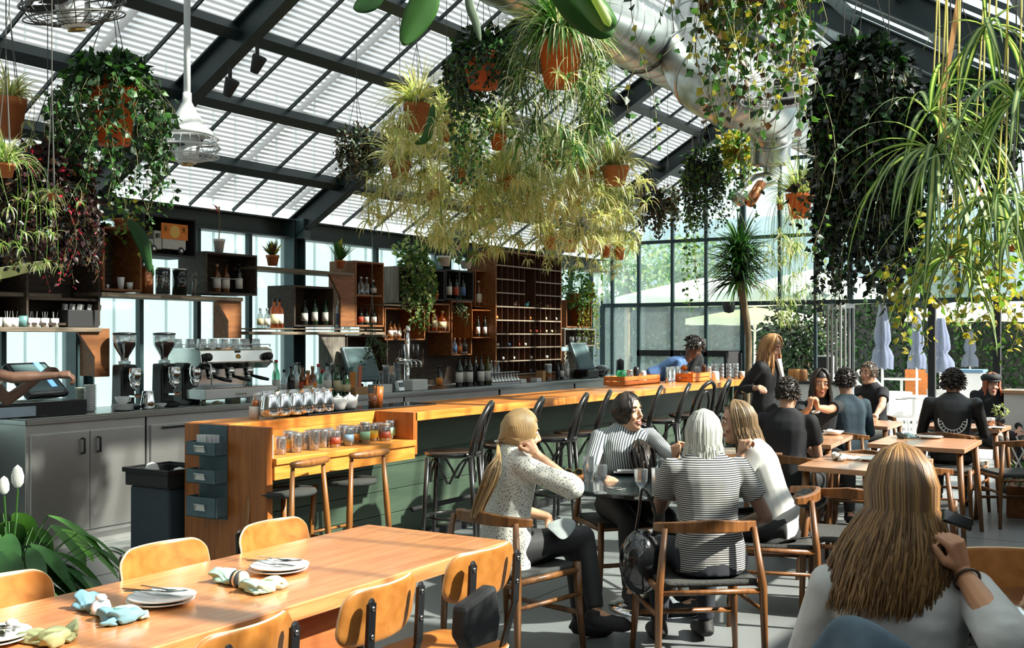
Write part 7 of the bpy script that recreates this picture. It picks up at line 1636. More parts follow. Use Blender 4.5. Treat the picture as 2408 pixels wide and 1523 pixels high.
t, c = potted(1044, 602, XS-.1, .085, .12, 'white', 'anthurium with green leaves and a pink flower in a white pot', lambda f, c: (f.leaves(np.array(c)+rng.normal(0, .05, (26, 3))+np.array([0, 0, .14]), rng.normal(0, .6, (26, 3))+np.array([0, 0, .8]), .16, .5, (1, 2, 1)), f.blades(c, 20, (.12, .25), .006, (60, 88), .3, 4, 1, (6,))), 'anthurium')
MB().add([c+V3((.05, .18, .10)), c+V3((.05, .22, .13)), c+V3((.05, .28, .17)), c+V3((.06, .24, .08))], [(0, 1, 2, 3)]).build('flower', mat('pink_spathe', (.75, .25, .2), .5), t, solid=.003)
potted(1096, 612, XS-.1, .08, .10, 'offw', 'small leafy plant in a pale pot next to the anthurium', lambda f, c: f.cloud(c+UP*.07, (.14, .16, .08), 40, .08, (0, 1, 1), .7, .2), 'potted_plant')
potted(1022, 690, XS-.02, .05, .08, 'terra', 'small cactus with a yellow flower in a terracotta pot', lambda f, c: (f.cloud(c+UP*.05, (.04, .04, .06), 50, .03, (0, 0), .6), f.cloud(c+V3((0, .02, .14)), (.03, .03, .02), 12, .05, (3,), .8)), 'cactus')
vineplant(968, 598, 12.35, 'long green ivy trailing over the grey wooden crate', .10, .12, 'offw', 34, (.3, .95), .065, .04, ('deep', 'green', 'pale', 'yel', 'stem'), (0, 1, 2, 1, 2), 160, hang=False, out=.10, noise=.06, crownr=2.2, ch=.14, name='ivy', az=(-1.6, 1.6))
vineplant(875, 800, 10.5, 'dark small-leaved creeper in front of the dark cabinet', .05, .06, 'blackm', 14, (.1, .3), .035, .03, ('dark', 'deep', 'stem'), (0, 1), 40, hang=True, out=.08, name='creeper', az=(-1.6, 1.6))
vineplant(1080, 716, 13.0, 'dark creeper falling inside the tall orange-brown crate', .03, .04, 'blackm', 8, (.1, .3), .035, .03, ('dark', 'deep', 'stem'), (0, 1), 30, hang=True, out=.05, name='creeper', az=(-1.6, 1.6))
vineplant(1352, 690, 15.3, 'bushy green plant on the small crate right of the pigeonholes', .10, .10, 'terra', 10, (.1, .2), .05, .04, ('deep', 'green', 'fresh', 'stem'), (0, 1, 1, 2), 520, hang=False, crownr=2.4, ch=.30, name='bushy_plant')
vineplant(1385, 688, 15.5, 'yellow-flecked creeper hanging down beside the far till', .06, .08, 'terra', 14, (.4, 1.0), .05, .05, ('fresh', 'yel', 'green', 'stem'), (0, 1, 2), 120, hang=False, out=.08, crownr=2, name='creeper')
# ---- centre group
spider(1318, 92, 6.9, 'very large spider plant in a bright orange pot at the top centre', .15, .30, 'orange', 760, (.24, .50), .014, ('deep', 'green', 'pale', 'cream'), (0, 1, 1, 2, 3), 40, (.25, .80), 22, (.12, .24), g=2.4, el=(5, 88))
vineplant(1136, 130, 7.3, 'dense dark hoya in an orange pot, just before the largest spider plant', .14, .22, 'orange', 70, (.15, .45), .05, .028, ('dark', 'deep', 'black', 'green', 'stem'), (0, 0, 1, 2, 3), 700, out=.10, crownr=1.5, ch=.14, name='hoya')
vineplant(1100, 200, 7.5, 'long green leafy vine dropping below the dark hoya', .03, .04, 'blackm', 14, (.5, .80), .05, .032, ('deep', 'green', 'dark', 'stem'), (0, 1, 2), 0, out=.07, noise=.05, name='hanging_vine')
yl = ('pale', 'straw', 'cream', 'green'); y1 = ('straw', 'cream', 'pale', 'green')
cl_ = [(980, 245, 8.2, .10, .20, 'terra', yl, 'spider plant with a long green leaf over its pot, left of the hoya vines'), (1050, 285, 8.8, .075, .16, 'terra', y1, 'spider plant in a brown-red pot between the hoya vines and the long green leaf'),
       (1172, 318, 9.2, .075, .12, 'orange', y1, 'spider plant in a small orange pot glowing behind the hoya vines'), (1296, 365, 9.8, .085, .12, 'terra', yl, 'spider plant in the first of three terracotta pots below the largest one'),
       (1380, 385, 10.2, .10, .13, 'orange', yl, 'spider plant in the middle of three terracotta pots below the largest one'), (1446, 392, 10.0, .13, .17, 'terra', yl, 'spider plant in the wide brown pot at the end of the three'),
       (940, 380, 8.7, .09, .13, 'terra', yl, 'yellowish spider plant hiding its pot, beside the dark round plant'), (1085, 395, 9.2, .09, .13, 'terra', y1, 'straw-coloured spider plant at the heart of the yellow thicket'), (1190, 410, 9.6, .09, .13, 'terra', y1, 'straw-coloured spider plant below the small orange pot'),
       (1255, 455, 10.4, .09, .13, 'terra', y1, 'straw-coloured spider plant low in the yellow thicket'), (1350, 460, 10.8, .08, .12, 'terra', yl, 'pale spider plant directly above the small dark fan'), (1440, 470, 11.2, .08, .12, 'terra', y1, 'straw-coloured spider plant over the row of small pots'),
       (1020, 450, 9.8, .08, .12, 'terra', yl, 'thin spider plant whose runners reach toward the anthurium'), (1130, 480, 10.4, .08, .12, 'terra', y1, 'thin straw-coloured spider plant just above the pigeonhole cabinet')]
for i, (px, py, d, r, h, pm, ms, lb) in enumerate(cl_):
    spider(px, py, d, lb, r, h, pm, 190, (.2, .42), .017, ms, (0, 1, 2, 2), 20, (.12, .50), 20, (.10, .20), 6)
bigleaf([W(1018, 246, 8.0), W(1012, 290, 7.95), W(1000, 325, 7.9), W(975, 338, 7.9)], .07, 'green', 'long dull green strap leaf hanging over the spider plant left of the hoya')
vineplant(838, 345, 8.9, 'dark round small-leaved plant at the left of the yellow thicket', .10, .14, 'blackm', 50, (.08, .34), .04, .025, ('black', 'dark', 'grey', 'brown', 'stem'), (0, 0, 1, 2, 3), 420, out=.05, crownr=1.7, ch=.14, name='dark_leaved_plant')
for i, (px, py, d, w_) in enumerate(((1292, 554, 12.3, .085), (1341, 562, 12.5, .08), (1384, 566, 12.8, .075), (1423, 576, 13.1, .075), (1456, 582, 13.3, .07))):
    spider(px, py, d, 'small spider plant in terracotta, '+['first', 'second', 'third', 'fourth', 'last'][i]+' of the row of five pots', w_, .15, 'terra', 120, (.18, .36), .013, y1 if i % 2 else yl, (0, 1, 2, 1), 6, (.15, .35), 12, (.08, .15), 6)
vineplant(1530, 470, 12.2, 'dark reddish plant hanging before the end wall, nearer the row of small pots', .09, .12, 'blackm', 34, (.15, .48), .06, .04, ('brown', 'dark', 'purple', 'red', 'stem'), (0, 1, 2, 1), 200, out=.03, name='dark_leaved_plant')
vineplant(1570, 470, 12.3, 'greyish pink plant hanging before the end wall beside the dark reddish one', .08, .12, 'blackm', 26, (.15, .44), .06, .04, ('grey', 'brown', 'cream', 'dark', 'stem'), (0, 1, 2, 0, 3), 160, out=.03, name='dark_leaved_plant')
vineplant(1655, 385, 9.5, 'dark hoya column with a yellow strap, left of the palm crown', .11, .16, 'blackm', 60, (.2, .62), .05, .03, ('dark', 'black', 'deep', 'fresh', 'stem'), (0, 0, 1, 2, 3), 420, out=.05, crownr=1.5, name='hoya')
vineplant(1628, 430, 9.6, 'thin green vine hanging down past the dark hoya column', .02, .03, 'blackm', 5, (.6, 1.25), .055, .06, ('deep', 'green', 'fresh', 'stem'), (0, 1, 2), 0, out=.04, name='hanging_vine')
vineplant(1738, 350, 10.0, 'yellow-green leafy plant under the heater pipe', .10, .12, 'terra', 26, (.1, .42), .07, .045, ('yel', 'fresh', 'green', 'stem'), (0, 1, 0, 2), 260, out=.06, crownr=1.8, name='yellow_leaved_plant')
spider(1880, 456, 9.1, 'spider plant in a bright orange pot near the end wall', .112, .20, 'orange', 260, (.22, .40), .012, ('green', 'cream', 'pale'), (0, 1, 2), 10, (.2, .5), 16, (.10, .2), el=(20, 85), g=1.4)
spider(1835, 480, 9.6, 'pale trailing plantlets falling beside the orange spider plant pot', .03, .05, 'terra', 40, (.1, .2), .010, ('pale', 'cream', 'fresh'), (0, 1, 2), 26, (.4, 1.05), 14, (.07, .14))
vineplant(1930, 560, 8.9, 'thin pale string plant hanging between the orange pot and the dark mass', .015, .03, 'blackm', 2, (.5, .8), .035, .03, ('grey', 'pale', 'stem'), (0, 1), 0, out=.01, noise=.02, name='string_plant')
# ---- ivy at the top right of centre
vineplant(1775, -110, 4.3, 'yellow-green ivy pouring down in front of the ducts', .14, .16, 'terra', 70, (.25, .74), .055, .036, ('green', 'yel', 'deep', 'brown', 'stem'), (0, 0, 1, 2, 2, 3), 380, out=.05, noise=.045, asp=.85, crownr=1.8, ch=.14, name='ivy', both=False)
vineplant(1640, -110, 4.0, 'dark green ivy strands hanging left of the elbow duct', .10, .12, 'terra', 7, (.3, .95), .045, .038, ('deep', 'green', 'yel', 'dark', 'stem'), (0, 1, 2, 3), 110, out=.10, noise=.06, asp=.85, crownr=2.2, name='ivy', both=False)
vineplant(1822, -60, 4.4, 'very long thin ivy strands reaching down past the fan', .05, .06, 'blackm', 7, (.7, 1.2), .045, .05, ('deep', 'dark', 'fresh', 'stem'), (0, 1, 2), 30, out=.12, noise=.08, asp=.85, name='ivy', both=False)
# ---- dark masses at the right
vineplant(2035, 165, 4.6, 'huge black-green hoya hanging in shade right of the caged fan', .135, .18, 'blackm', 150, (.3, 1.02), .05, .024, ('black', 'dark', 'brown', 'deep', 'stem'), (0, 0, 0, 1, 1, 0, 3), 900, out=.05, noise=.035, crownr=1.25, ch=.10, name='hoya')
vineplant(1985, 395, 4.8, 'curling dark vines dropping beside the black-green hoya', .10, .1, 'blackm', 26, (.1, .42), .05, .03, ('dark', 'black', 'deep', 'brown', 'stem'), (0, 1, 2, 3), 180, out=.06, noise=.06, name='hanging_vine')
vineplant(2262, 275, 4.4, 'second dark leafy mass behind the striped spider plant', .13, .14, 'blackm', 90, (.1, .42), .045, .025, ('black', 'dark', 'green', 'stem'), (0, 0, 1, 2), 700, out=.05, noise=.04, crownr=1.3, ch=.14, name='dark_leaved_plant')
vineplant(2090, 480, 4.5, 'dark vine with large drooping leaves at the bottom of the hoya', .04, .05, 'blackm', 11, (.25, .50), .07, .04, ('black', 'dark', 'stem'), (0, 1), 50, out=.04, noise=.05, name='hanging_vine')
vineplant(1750-6, 410, 8.8, 'thin dark ivy strand hanging in front of the yellow plant', .02, .03, 'blackm', 4, (.3, .6), .06, .05, ('dark', 'deep', 'stem'), (0, 1), 0, out=.1, noise=.06, name='hanging_vine')
# ---- foreground striped spider plants, right
for i, (px, py, d, n_, L_, lb) in enumerate(((2186, 262, 2.5, 26, (.14, .28), 'striped spider plantlet highest at the right, arching over the dark mass'), (2200, 350, 2.35, 46, (.16, .34), 'striped spider plantlet with the widest arching leaves at the right'), (2340, 470, 2.3, 54, (.14, .30), 'striped spider plantlet in a tangle near the right edge'),
                                   (2232, 600, 2.4, 22, (.12, .24), 'lowest striped spider plantlet reaching down over the yellow leaves'), (2392, 235, 2.2, 34, (.14, .28), 'striped spider plantlet in the top right corner area'), (2405, 560, 2.25, 24, (.14, .26), 'striped spider plantlet half cut by the right edge'), (2320, 60, 2.3, 22, (.12, .24), 'striped spider plantlet hanging at the very top right'), (2290, 310, 2.6, 20, (.1, .2), 'striped spider plantlet behind the cords at the right'))):
    c = W(px, py, d); t = thing('spider_plantlet', lb, 'plant', c, 0, 'striped spider plantlets at the right'); f = FM()
    f.blades(c, int(n_*.8), (L_[0]*1.1, L_[1]*1.15), .0135, (-35, 60), 2.7, 10, 3, (0, 0, 1), r0=.006, mid=2, curl=.5); f.build('blades', ('deep', 'green', 'pale'), t)
    f = FM(); z1 = zroof(c.x)-.1; top = np.array([c.x+.03*math.sin(i), c.y+.04*math.cos(i*2), z1])
    for k in range(2): f.strand([np.array(c)+(top-np.array(c))*u+np.array([.02*math.sin(u*3+k), .02*math.cos(u*4+k), 0]) for u in np.linspace(0, 1, 7)], .0022, 0)
    f.build('runner_stem', ('straw',), t)
for i, (a, b_) in enumerate((((2256, -10, 2.6), (2208, 280, 2.6)), ((2208, 280, 2.6), (2330, 500, 2.55)))):
    tag(MB().beam(W(*a), W(*b_), .012, .003, tuple(dirof(CF))).build('raffia_strap', mat('raffia', (.52, .25, .08), .8), loc=W(*a)), 'orange raffia strap '+['falling straight from the roof at the right', 'slanting down from the first strap toward the edge'][i], 'strap')
vineplant(2235, 575, 3.2, 'bright yellow leaves dangling below the striped plantlets', .03, .04, 'terra', 20, (.10, .36), .036, .024, ('yel', 'yel', 'fresh', 'stem'), (0, 1, 2), 60, out=.10, noise=.06, name='yellow_leaved_plant', crownr=3)
vineplant(2390, 560, 3.3, 'bright yellow leaves at the right edge before the umbrellas', .03, .04, 'terra', 12, (.2, .36), .034, .025, ('yel', 'fresh', 'stem'), (0, 1), 26, out=.10, noise=.06, name='yellow_leaved_plant', crownr=3)
# ---- foreground leaves at the top
bigleaf([W(905, -40, 2.3), W(880, -10, 2.3), W(858, 8, 2.3), W(832, 22, 2.3)], .045, 'deep', 'tip of a broad dark leaf at the top edge, left of the long one')
bigleaf([W(1010, -50, 2.2), W(1000, 0, 2.2), W(975, 50, 2.2), W(948, 106, 2.2)], .062, 'green', 'long pointed green leaf hanging from the top edge')
bigleaf([W(1100, -40, 2.4), W(1104, 10, 2.4), W(1118, 50, 2.4), W(1130, 98, 2.4)], .020, 'grey', 'narrow twisted leaf hanging from the top edge near the hoya')
bigleaf([W(1300, -60, 2.0), W(1345, -10, 2.0), W(1400, 45, 2.0), W(1438, 84, 2.0)], .075, 'green', 'broad green leaf under the curled seed pod at the top')
b = MB(); b.tube(smooth_path([W(1350, -60, 1.95), W(1385, 0, 1.95), W(1412, 35, 1.95), W(1432, 58, 1.95), W(1438, 68, 1.95)], 4), [.030, .034, .036, .036, .036, .036, .036, .035, .035, .034, .032, .03, .028, .024, .02, .016, .006], 14, flat=.6)
tag(b.build('curled_leaf', lf['green'], loc=W(1350, -60, 1.95), smooth=True), 'curled thick green leaf at the top edge over the spiral duct', 'leaf')
b = MB(); b.tube(smooth_path([W(1372, -60, 1.9), W(1402, 0, 1.9), W(1424, 40, 1.9), W(1434, 62, 1.9)], 4), [.008]*10+[.007, .004, .002], 8)
tag(b.build('leaf_rib', lf['pale'], loc=W(1372, -60, 1.9), smooth=True), 'pale thick rib of the curled leaf at the top edge', 'leaf')
# ---- palm by the end of the bar
c = W(1740, 660, 11.6); base = V3((W(1752, HZ, 11.6).x, W(1752, HZ, 11.6).y, 0)); t = thing('potted_palm', 'tall palm-like dragon tree with a bare trunk at the end of the bar', 'plant', base)
MB().tube(smooth_path([base+UP*.3, base+V3((.02, 0, .9)), base+V3((.03, .02, 1.6)), c], 5), .035, 10).build('trunk', mat('palm_bark', (.20, .15, .09), .9, 0, .4, 12, .6), t, smooth=True)
MB().lathe([(.16, 0), (.20, .30), (.18, .32), (0, .30)], 20, base).build('pot', 'blackm', t, smooth=True)
f = FM()
for dz in (0, .08, .16, .25, .34): f.blades(c+UP*dz, 110, (.28, .50), .026, (-25+60*dz, 80), 1.1, 6, 1, (0, 1, 1, 2), r0=.02)
f.build('crown', ('dark', 'deep', 'green'), t)
# ---- peace lily bottom left
pl = V3((-4.45, 3.35, 0)); pl = W(25, HZ, 5.05); pl.z = 0
t = thing('peace_lily', 'large peace lily with white flowers on the floor beside the steel cabinet', 'plant', pl)
MB().lathe([(.16, 0), (.21, .34), (.19, .36), (0, .33)], 22, pl).build('pot', 'blackm', t, smooth=True)
f = FM(); N = 95; P = []; D = []; rr2 = np.random.default_rng(4)
for k in range(N):
    a = rr2.uniform(0, 6.28); e_ = rr2.uniform(.3, 1.35); L_ = rr2.uniform(.18, .52); h = np.array([math.cos(a), math.sin(a), 0]); q = np.array(pl)+np.array([0, 0, .34]); pt = [q+h*L_*math.cos(e_)*u+np.array([0, 0, L_*1.3*math.sin(e_)*(u-.32*u*u)]) for u in np.linspace(0, 1, 5)]
    f.strand(pt, .004, 3); P.append(pt[-1]); D.append(h*(1.1-.3*math.sin(e_))+np.array([0, 0, .25*math.sin(e_)-.55]))
P = np.array(P); D = np.array(D); D /= np.linalg.norm(D, axis=1)[:, None]
for m_, (u0, wd) in enumerate(((0, 1),)):
    n = 7; Ls = rr2.uniform(.20, .34, N); side = np.cross(D, np.array([0, 0, 1.])); side /= np.linalg.norm(side, axis=1)[:, None]; V = []
    for i in range(n+1):
        u = i/n; ww = (.5*np.sin(PI*min(1, u*.93+.04))**.8)*Ls*.36; cpt = P+D*(Ls*u)[:, None]+np.array([0, 0, -1.])*(Ls*.45*u*u)[:, None]
        for s_, dz in ((-1, .25), (0, 0), (1, .25)): V.append(cpt+side*(ww*s_)[:, None]+np.array([0, 0, 1.])*(ww*dz)[:, None])
    V = np.stack(V, 1).reshape(-1, 3); F = []
    for b0 in range(N):
        for i in range(n):
            for j in (0, 1): a = b0*(n+1)*3+i*3+j; F.append((a, a+1, a+4, a+3))
    f.put(V, np.array(F), rr2.choice([0, 0, 1, 2], len(F)//(n*2)).repeat(n*2))
f.build('leaves', ('deep', 'green', 'dark', 'green'), t)
for i, (px, py, sc2) in enumerate(((42, 1135, 1.9), (10, 1150, 1.4))):
    c = W(px, py, 4.95); b = MB(); vs = [c+V3((0, 0, .06*sc2)), c+V3((.02*sc2, .02, .015*sc2)), c+V3((.012, .01, -.03)), c+V3((-.012, -.01, -.03)), c+V3((-.022*sc2, -.02, .015*sc2)), c+V3((0, -.015, .01))]
    b.add(vs, [(0, 1, 5), (1, 2, 5), (2, 3, 5), (3, 4, 5), (4, 0, 5)]); b.build('flower', mat('white_spathe', (.80, .82, .76), .5), t, solid=.003, sub=1, smooth=True)
    MB().tube([c-UP*.03, V3((pl.x, pl.y, .4))], .004, 6).build('flower_stalk', lf['green'], t)
# ================================================================== OUTSIDE
canv = leafmat('canvas_white', (.80, .80, .78), .35, .05, .9); grc = leafmat('canvas_grey_blue', (.14, .17, .25), .15, .15, .9)
def parasol(px, d, ye_, ya_, r, lb, n=8):
    c = W(px, HZ, d); ze, za = W(px, ye_, d).z, W(px, ya_, d).z; base = V3((c.x, c.y, -.02)); t = thing('parasol', lb, 'parasol', base)
    vs = [(c.x, c.y, za)]; fs = []; k = n*3
    for q, (u, dz) in enumerate(((.35, .30), (.7, .66), (1, 1))):
        for j in range(k): a = 2*PI*j/k+.2; rr_ = r*u*(1-.05*abs(math.sin(a*n/2))); vs.append((c.x+rr_*math.cos(a), c.y+rr_*math.sin(a), za+(ze-za)*dz-.03*u*abs(math.sin((a-.2)*n/2))))
    for j in range(k): fs.append((0, 1+j, 1+(j+1) % k))
    for q in range(2):
        for j in range(k): a = 1+q*k+j; b_ = 1+q*k+(j+1) % k; fs.append((a, a+k, b_+k, b_))
    for j in range(k): a = 1+2*k+j; vs.append((vs[a][0], vs[a][1], vs[a][2]-.12))
    for j in range(k): fs.append((1+2*k+j, 1+3*k+j, 1+3*k+(j+1) % k, 1+2*k+(j+1) % k))
    MB().add(vs, fs).build('canopy', canv, t, smooth=True)
    MB().tube([base, (c.x, c.y, za+.05)], .028, 10).build('pole', 'offw', t, smooth=True)
    for j in range(n): a = 2*PI*j/n+.2; MB().tube([(c.x, c.y, za-.55), (c.x+r*.5*math.cos(a), c.y+r*.5*math.sin(a), za+(ze-za)*.48-.03)], .008, 5).build('rib', 'steel', t)
    MB().lathe([(.3, 0), (.28, .06), (.04, .08)], 18, base+UP*.001).build('base', 'conc', t)
parasol(1660, 23.0, 700, 652, 2.1, 'white open parasol outside, its left side starting past the bar shelves')
parasol(1915, 19.6, 690, 632, 1.9, 'tallest white open parasol outside behind the palm and the hoya')
parasol(1775, 24.2, 748, 722, 1.6, 'lower white open parasol outside, behind the palm trunk')
parasol(2345, 22.5, 738, 690, 1.9, 'white open parasol outside above the closed grey ones')
def closedp(px, d, yt, yb, w_, lb, flare=1.0):
    c = W(px, HZ, d); zt_, zb2 = W(px, yt, d).z, W(px, yb, d).z; base = V3((c.x, c.y, -.02)); t = thing('closed_parasol', lb, 'parasol', base, 0, 'closed grey parasols outside')
    vs = []; fs = []; k = 20; n = 12
    for i in range(n+1):
        u = i/n; rr_ = w_*(.25+.55*math.sin(u*PI*.55)-.30*math.exp(-((u-.66)/.07)**2)+.4*flare*max(0, u-.7))
        for j in range(k): a = 2*PI*j/k; q = rr_*(1+.28*math.cos(a*6)+.06*math.sin(i*2+j)); vs.append((c.x+q*math.cos(a), c.y+q*math.sin(a), zt_+(zb2-zt_)*u-.05*abs(math.cos(a*3))*(i == n)))
    for i in range(n):
        for j in range(k): fs.append((i*k+j, i*k+(j+1) % k, (i+1)*k+(j+1) % k, (i+1)*k+j))
    MB().add(vs, fs).build('folded_canvas', grc, t, smooth=True)
    MB().tube([base, (c.x, c.y, zt_+.12)], .022, 8).build('pole', 'offw', t, smooth=True); MB().lathe([(.25, 0), (.24, .05), (.03, .07)], 16, base+UP*.001).build('base', 'conc', t)
closedp(2075, 18.5, 716, 862, .17, 'closed grey-blue parasol outside, first past the folded doors', .6)
closedp(2156, 20.5, 738, 862, .16, 'closed grey-blue parasol outside in front of the hedge between the door posts', .5)
closedp(2212, 19.5, 748, 872, .20, 'closed grey-blue parasol with a flared skirt beside the dark door post', 1.6)
closedp(2281, 23.5, 775, 858, .15, 'shortest closed grey-blue parasol, farthest away', 1.2)
# hedges
def hedge(x0, x1, y, z1, lb, n, mats=('dark', 'deep', 'grey', 'green'), th=.7):
    t = thing('hedge', lb, 'hedge', ((x0+x1)/2, y, -.02)); b = MB(); b.bx(x0, x1, y+.08, y+th, -.02, z1-.08); b.build('hedge_core', lf['black'], t)
    f = FM(); P = np.stack([rng.uniform(x0, x1, n), y+np.abs(rng.normal(0, .09, n)), rng.uniform(0, z1, n)], 1); P[:n//8, 1] = rng.uniform(y, y+th, n//8); P[:n//8, 2] = z1-.05
    D = rng.normal(0, .6, (n, 3)); D[:, 1] -= .8; f.leaves(P, D, .13*rng.uniform(.6, 1.3, n), .6, (0, 1, 1, 2, 3)); f.build('leaves', mats, t)
xs_ = [(-14.0, -10.0, 26.8, 2.7, 'hedge outside beyond the kitchen pass'), (-9.95, -5.2, 26.8, 2.6, 'hedge outside behind the lower parasol'), (-5.15, -1.6, 26.8, 2.55, 'hedge outside behind the first closed parasols'), (-1.55, 4.5, 26.8, 2.5, 'hedge outside at the right edge behind the parasols')]
for x0, x1, y, z1, lb in xs_: hedge(x0, x1, y, z1, lb, int((x1-x0)*900))
# nearer dark bush outside behind the blazer woman
c = WY(1890, HZ, 17.0); t = thing('bush', 'dense dark bush outside just behind the woman in the blazer', 'bush', (c.x, c.y, -.02)); f = FM()
f.cloud((c.x, c.y, 1.25), (.75, .5, 1.15), 2600, .11, (0, 1, 2, 3), .55, .4, .3); f.build('leaves', ('black', 'dark', 'deep', 'grey'), t); MB().tube([(c.x, c.y, -.02), (c.x+.05, c.y, 1.3)], .05, 8).build('trunk', MATS['palm_bark'], t)
# loungers
def lounger(px, d, lb, rz):
    c = W(px, HZ, d); c.z = -.02; t = thing('sun_lounger', lb, 'sun lounger', c, rz, 'white sun loungers on the patio')
    MB().bx(-.32, .32, -1.0, .25, .28, .34).build('frame', 'offw', t, world=False, bevel=.01)
    MB().bx(-.30, .30, -1.0, .25, .341, .44).build('mattress', 'white', t, world=False, bevel=.03)
    b = MB(); b.beam((0, .25, .38), (0, .80, .98), .60, .09, (0, -1, 1)); b.build('backrest', 'white', t, world=False, bevel=.03)
    b = MB(); b.beam((0, .60, .83), (0, .78, 1.02), .5, .07, (0, -1, 1)); b.box((0, .64, .93), (.45, .09, .16)); b.build('pillow', 'blackm', t, world=False, bevel=.03)
    for sx_ in (-.28, .28):
        for sy_ in (-.95, .2): MB().bx(sx_-.025, sx_+.025, sy_-.025, sy_+.025, 0, .28).build('leg', 'offw', t, world=False)
for i, (px, d) in enumerate(((2036, 17.6), (2092, 19.0), (2128, 20.4), (2004, 20.6))): lounger(px, d, 'white sun lounger with raised back outside, '+['directly behind the man in the polo shirt', 'under the first closed parasol', 'beside the orange planter', 'partly behind the folded doors'][i], 2.1)
c = W(2163, HZ, 23); t = thing('planter', 'orange wooden planter outside at the foot of the hedge', 'planter', (c.x, c.y, -.02)); z1 = W(2163, 868, 23).z; MB().bx(c.x-.26, c.x+.26, c.y-.2, c.y+.2, -.02, z1).build('planter_box', MATS['crate_orange'], t, bevel=.01)
f = FM(); f.cloud((c.x, c.y, z1+.15), (.22, .2, .2), 120, .1, (0, 1), .6, .1); f.build('foliage', ('deep', 'green'), t)
c = W(2275, HZ, 16.8); z1 = W(2275, 868, 16.8).z; t = thing('service_cart', 'white cart with a blue lid outside the open doors', 'cart', (c.x, c.y, -.02)); MB().bx(c.x-.24, c.x+.24, c.y-.2, c.y+.2, .1, z1-.04).build('cart_body', 'offw', t, bevel=.02); MB().bx(c.x-.26, c.x+.26, c.y-.22, c.y+.22, z1-.04, z1).build('lid', mat('blue_lid', (.10, .22, .34), .5), t, bevel=.01)
for q in (-.2, .2): MB().lathe([(0, -.02), (.05, -.02), (.05, .02), (0, .02)], 12, (c.x+q, c.y-.15, .031), R=Matrix.Rotation(PI/2, 3, 'Y')).build('wheel', 'blackm', t)
def ptable(px, d, lb):
    c = W(px, HZ, d); t = thing('patio_table', lb, 'table', (c.x, c.y, -.02)); MB().lathe([(0, .70), (.38, .70), (.38, .73), (0, .73)], 24, (c.x, c.y, 0)).build('tabletop', 'white', t); MB().lathe([(.2, -.02), (.03, .02), (.03, .70)], 14, (c.x, c.y, 0)).build('pedestal', 'offw', t)
ptable(2150, 15.9, 'round white patio table right outside the open doors'); ptable(2085, 17.1, 'white patio table farther out by the loungers'); ptable(2120, 22.6, 'white patio table near the hedge')
def pchair(px, d, lb, rz=0):
    c = W(px, HZ, d); t = thing('patio_chair', lb, 'chair', (c.x, c.y, -.02), rz); MB().bx(-.2, .2, -.2, .2, .42, .45).build('seat', 'white', t, world=False, bevel=.01); MB().bx(-.2, .2, -.22, -.19, .55, .82).build('backrest', 'white', t, world=False, bevel=.01)
    for a in (-.18, .18):
        for b_ in (-.18, .18): MB().bx(a-.012, a+.012, b_-.012, b_+.012, 0, .82 if b_ < 0 else .42).build('leg', 'offw', t, world=False)
pchair(2180, 16.3, 'white patio chair beyond the round patio table', 2.5); pchair(2112, 15.8, 'white patio chair beside the round patio table', -1.0)
# chalkboard easel, service counter, kitchen pass
c = WY(1940, HZ, 16.3); t = thing('menu_easel', 'small dark menu board in a pale frame outside the glass', 'sign', (c.x, c.y, -.02)); z0, z1 = WY(1940, 880, 16.3).z, WY(1940, 836, 16.3).z
MB().bx(c.x-.13, c.x+.13, c.y-.02, c.y+.02, z0, z1).build('sign_frame', 'offw', t, bevel=.004); MB().bx(c.x-.11, c.x+.11, c.y-.026, c.y-.0205, z0+.02, z1-.02).build('board', 'blackm', t)
for q in (-.11, .11): MB().bx(c.x+q-.012, c.x+q+.012, c.y-.02, c.y+.2, -.02, z0).build('leg', 'offw', t)
xa, xb = XY(1853, 14.4), XY(1990, 14.4); zc_ = WY(1900, 897, 14.4).z
t = thing('service_counter', 'white service counter with a dark top at the end wall behind the seated people', 'counter', ((xa+xb)/2, 14.5, 0)); MB().bx(xa, xb, 14.4, 14.8, 0, zc_-.03).build('counter_body', 'offw', t, bevel=.005); MB().bx(xa-.02, xb+.02, 14.37, 14.83, zc_-.03, zc_).build('counter_top', 'blackm', t)
for i, (px, cc) in enumerate(((1862, (.6, .25, .06)), (1876, (.7, .35, .12)), (1890, (.45, .2, .08)))): v = V3((XY(px, 14.55), 14.55, zc_+.001)); jar(v, .05, .16, mat('wooden_box_%d' % i, cc, .6), 'orange-brown container on the service counter, '+['first', 'second', 'third'][i]+' past the blazer woman', 'container', name='container')
xa, xb = XY(1600, 15.1), XY(1745, 15.1)
t = thing('kitchen_pass', 'black kitchen pass frame against the end wall behind the bartender', 'counter', ((xa+xb)/2, 15.1, 0)); MB().bx(xa, xb, 15.0, 15.35, 0, 1.0).build('pass_body', 'blackm', t); 
for px in (1600, 1625, 1708, 1742): x_ = XY(px, 15.1); MB().bx(x_-.02, x_+.02, 15.05, 15.1, 1.0, 1.36).build('upright', 'blackm', t)
for i, (px0, px1, y0_, y1_, lb, mm_) in enumerate(((1713, 1738, 826, 866, 'pinkish paper notice taped to the lower window by the palm', mat('pink_paper', (.72, .62, .62), .9)), (1642, 1660, 796, 816, 'small white paper notice on the window above the pass', 'paper'))):
    a, b_ = WY(px0, y1_, YE-.05), WY(px1, y0_, YE-.05); tag(MB().bx(a.x, b_.x, YE-.052, YE-.049, a.z, b_.z).build('paper_notice', mm_, loc=a), lb, 'notice')
v = WY(1714, 722, YE-.1); tag(MB().lathe([(0, -.09), (.07, -.07), (.09, 0), (.09, .08), (0, .08)], 16, v).build('wall_speaker', 'blackm', loc=v, smooth=True), 'dark wall lamp under the transom left of the palm trunk', 'lamp')
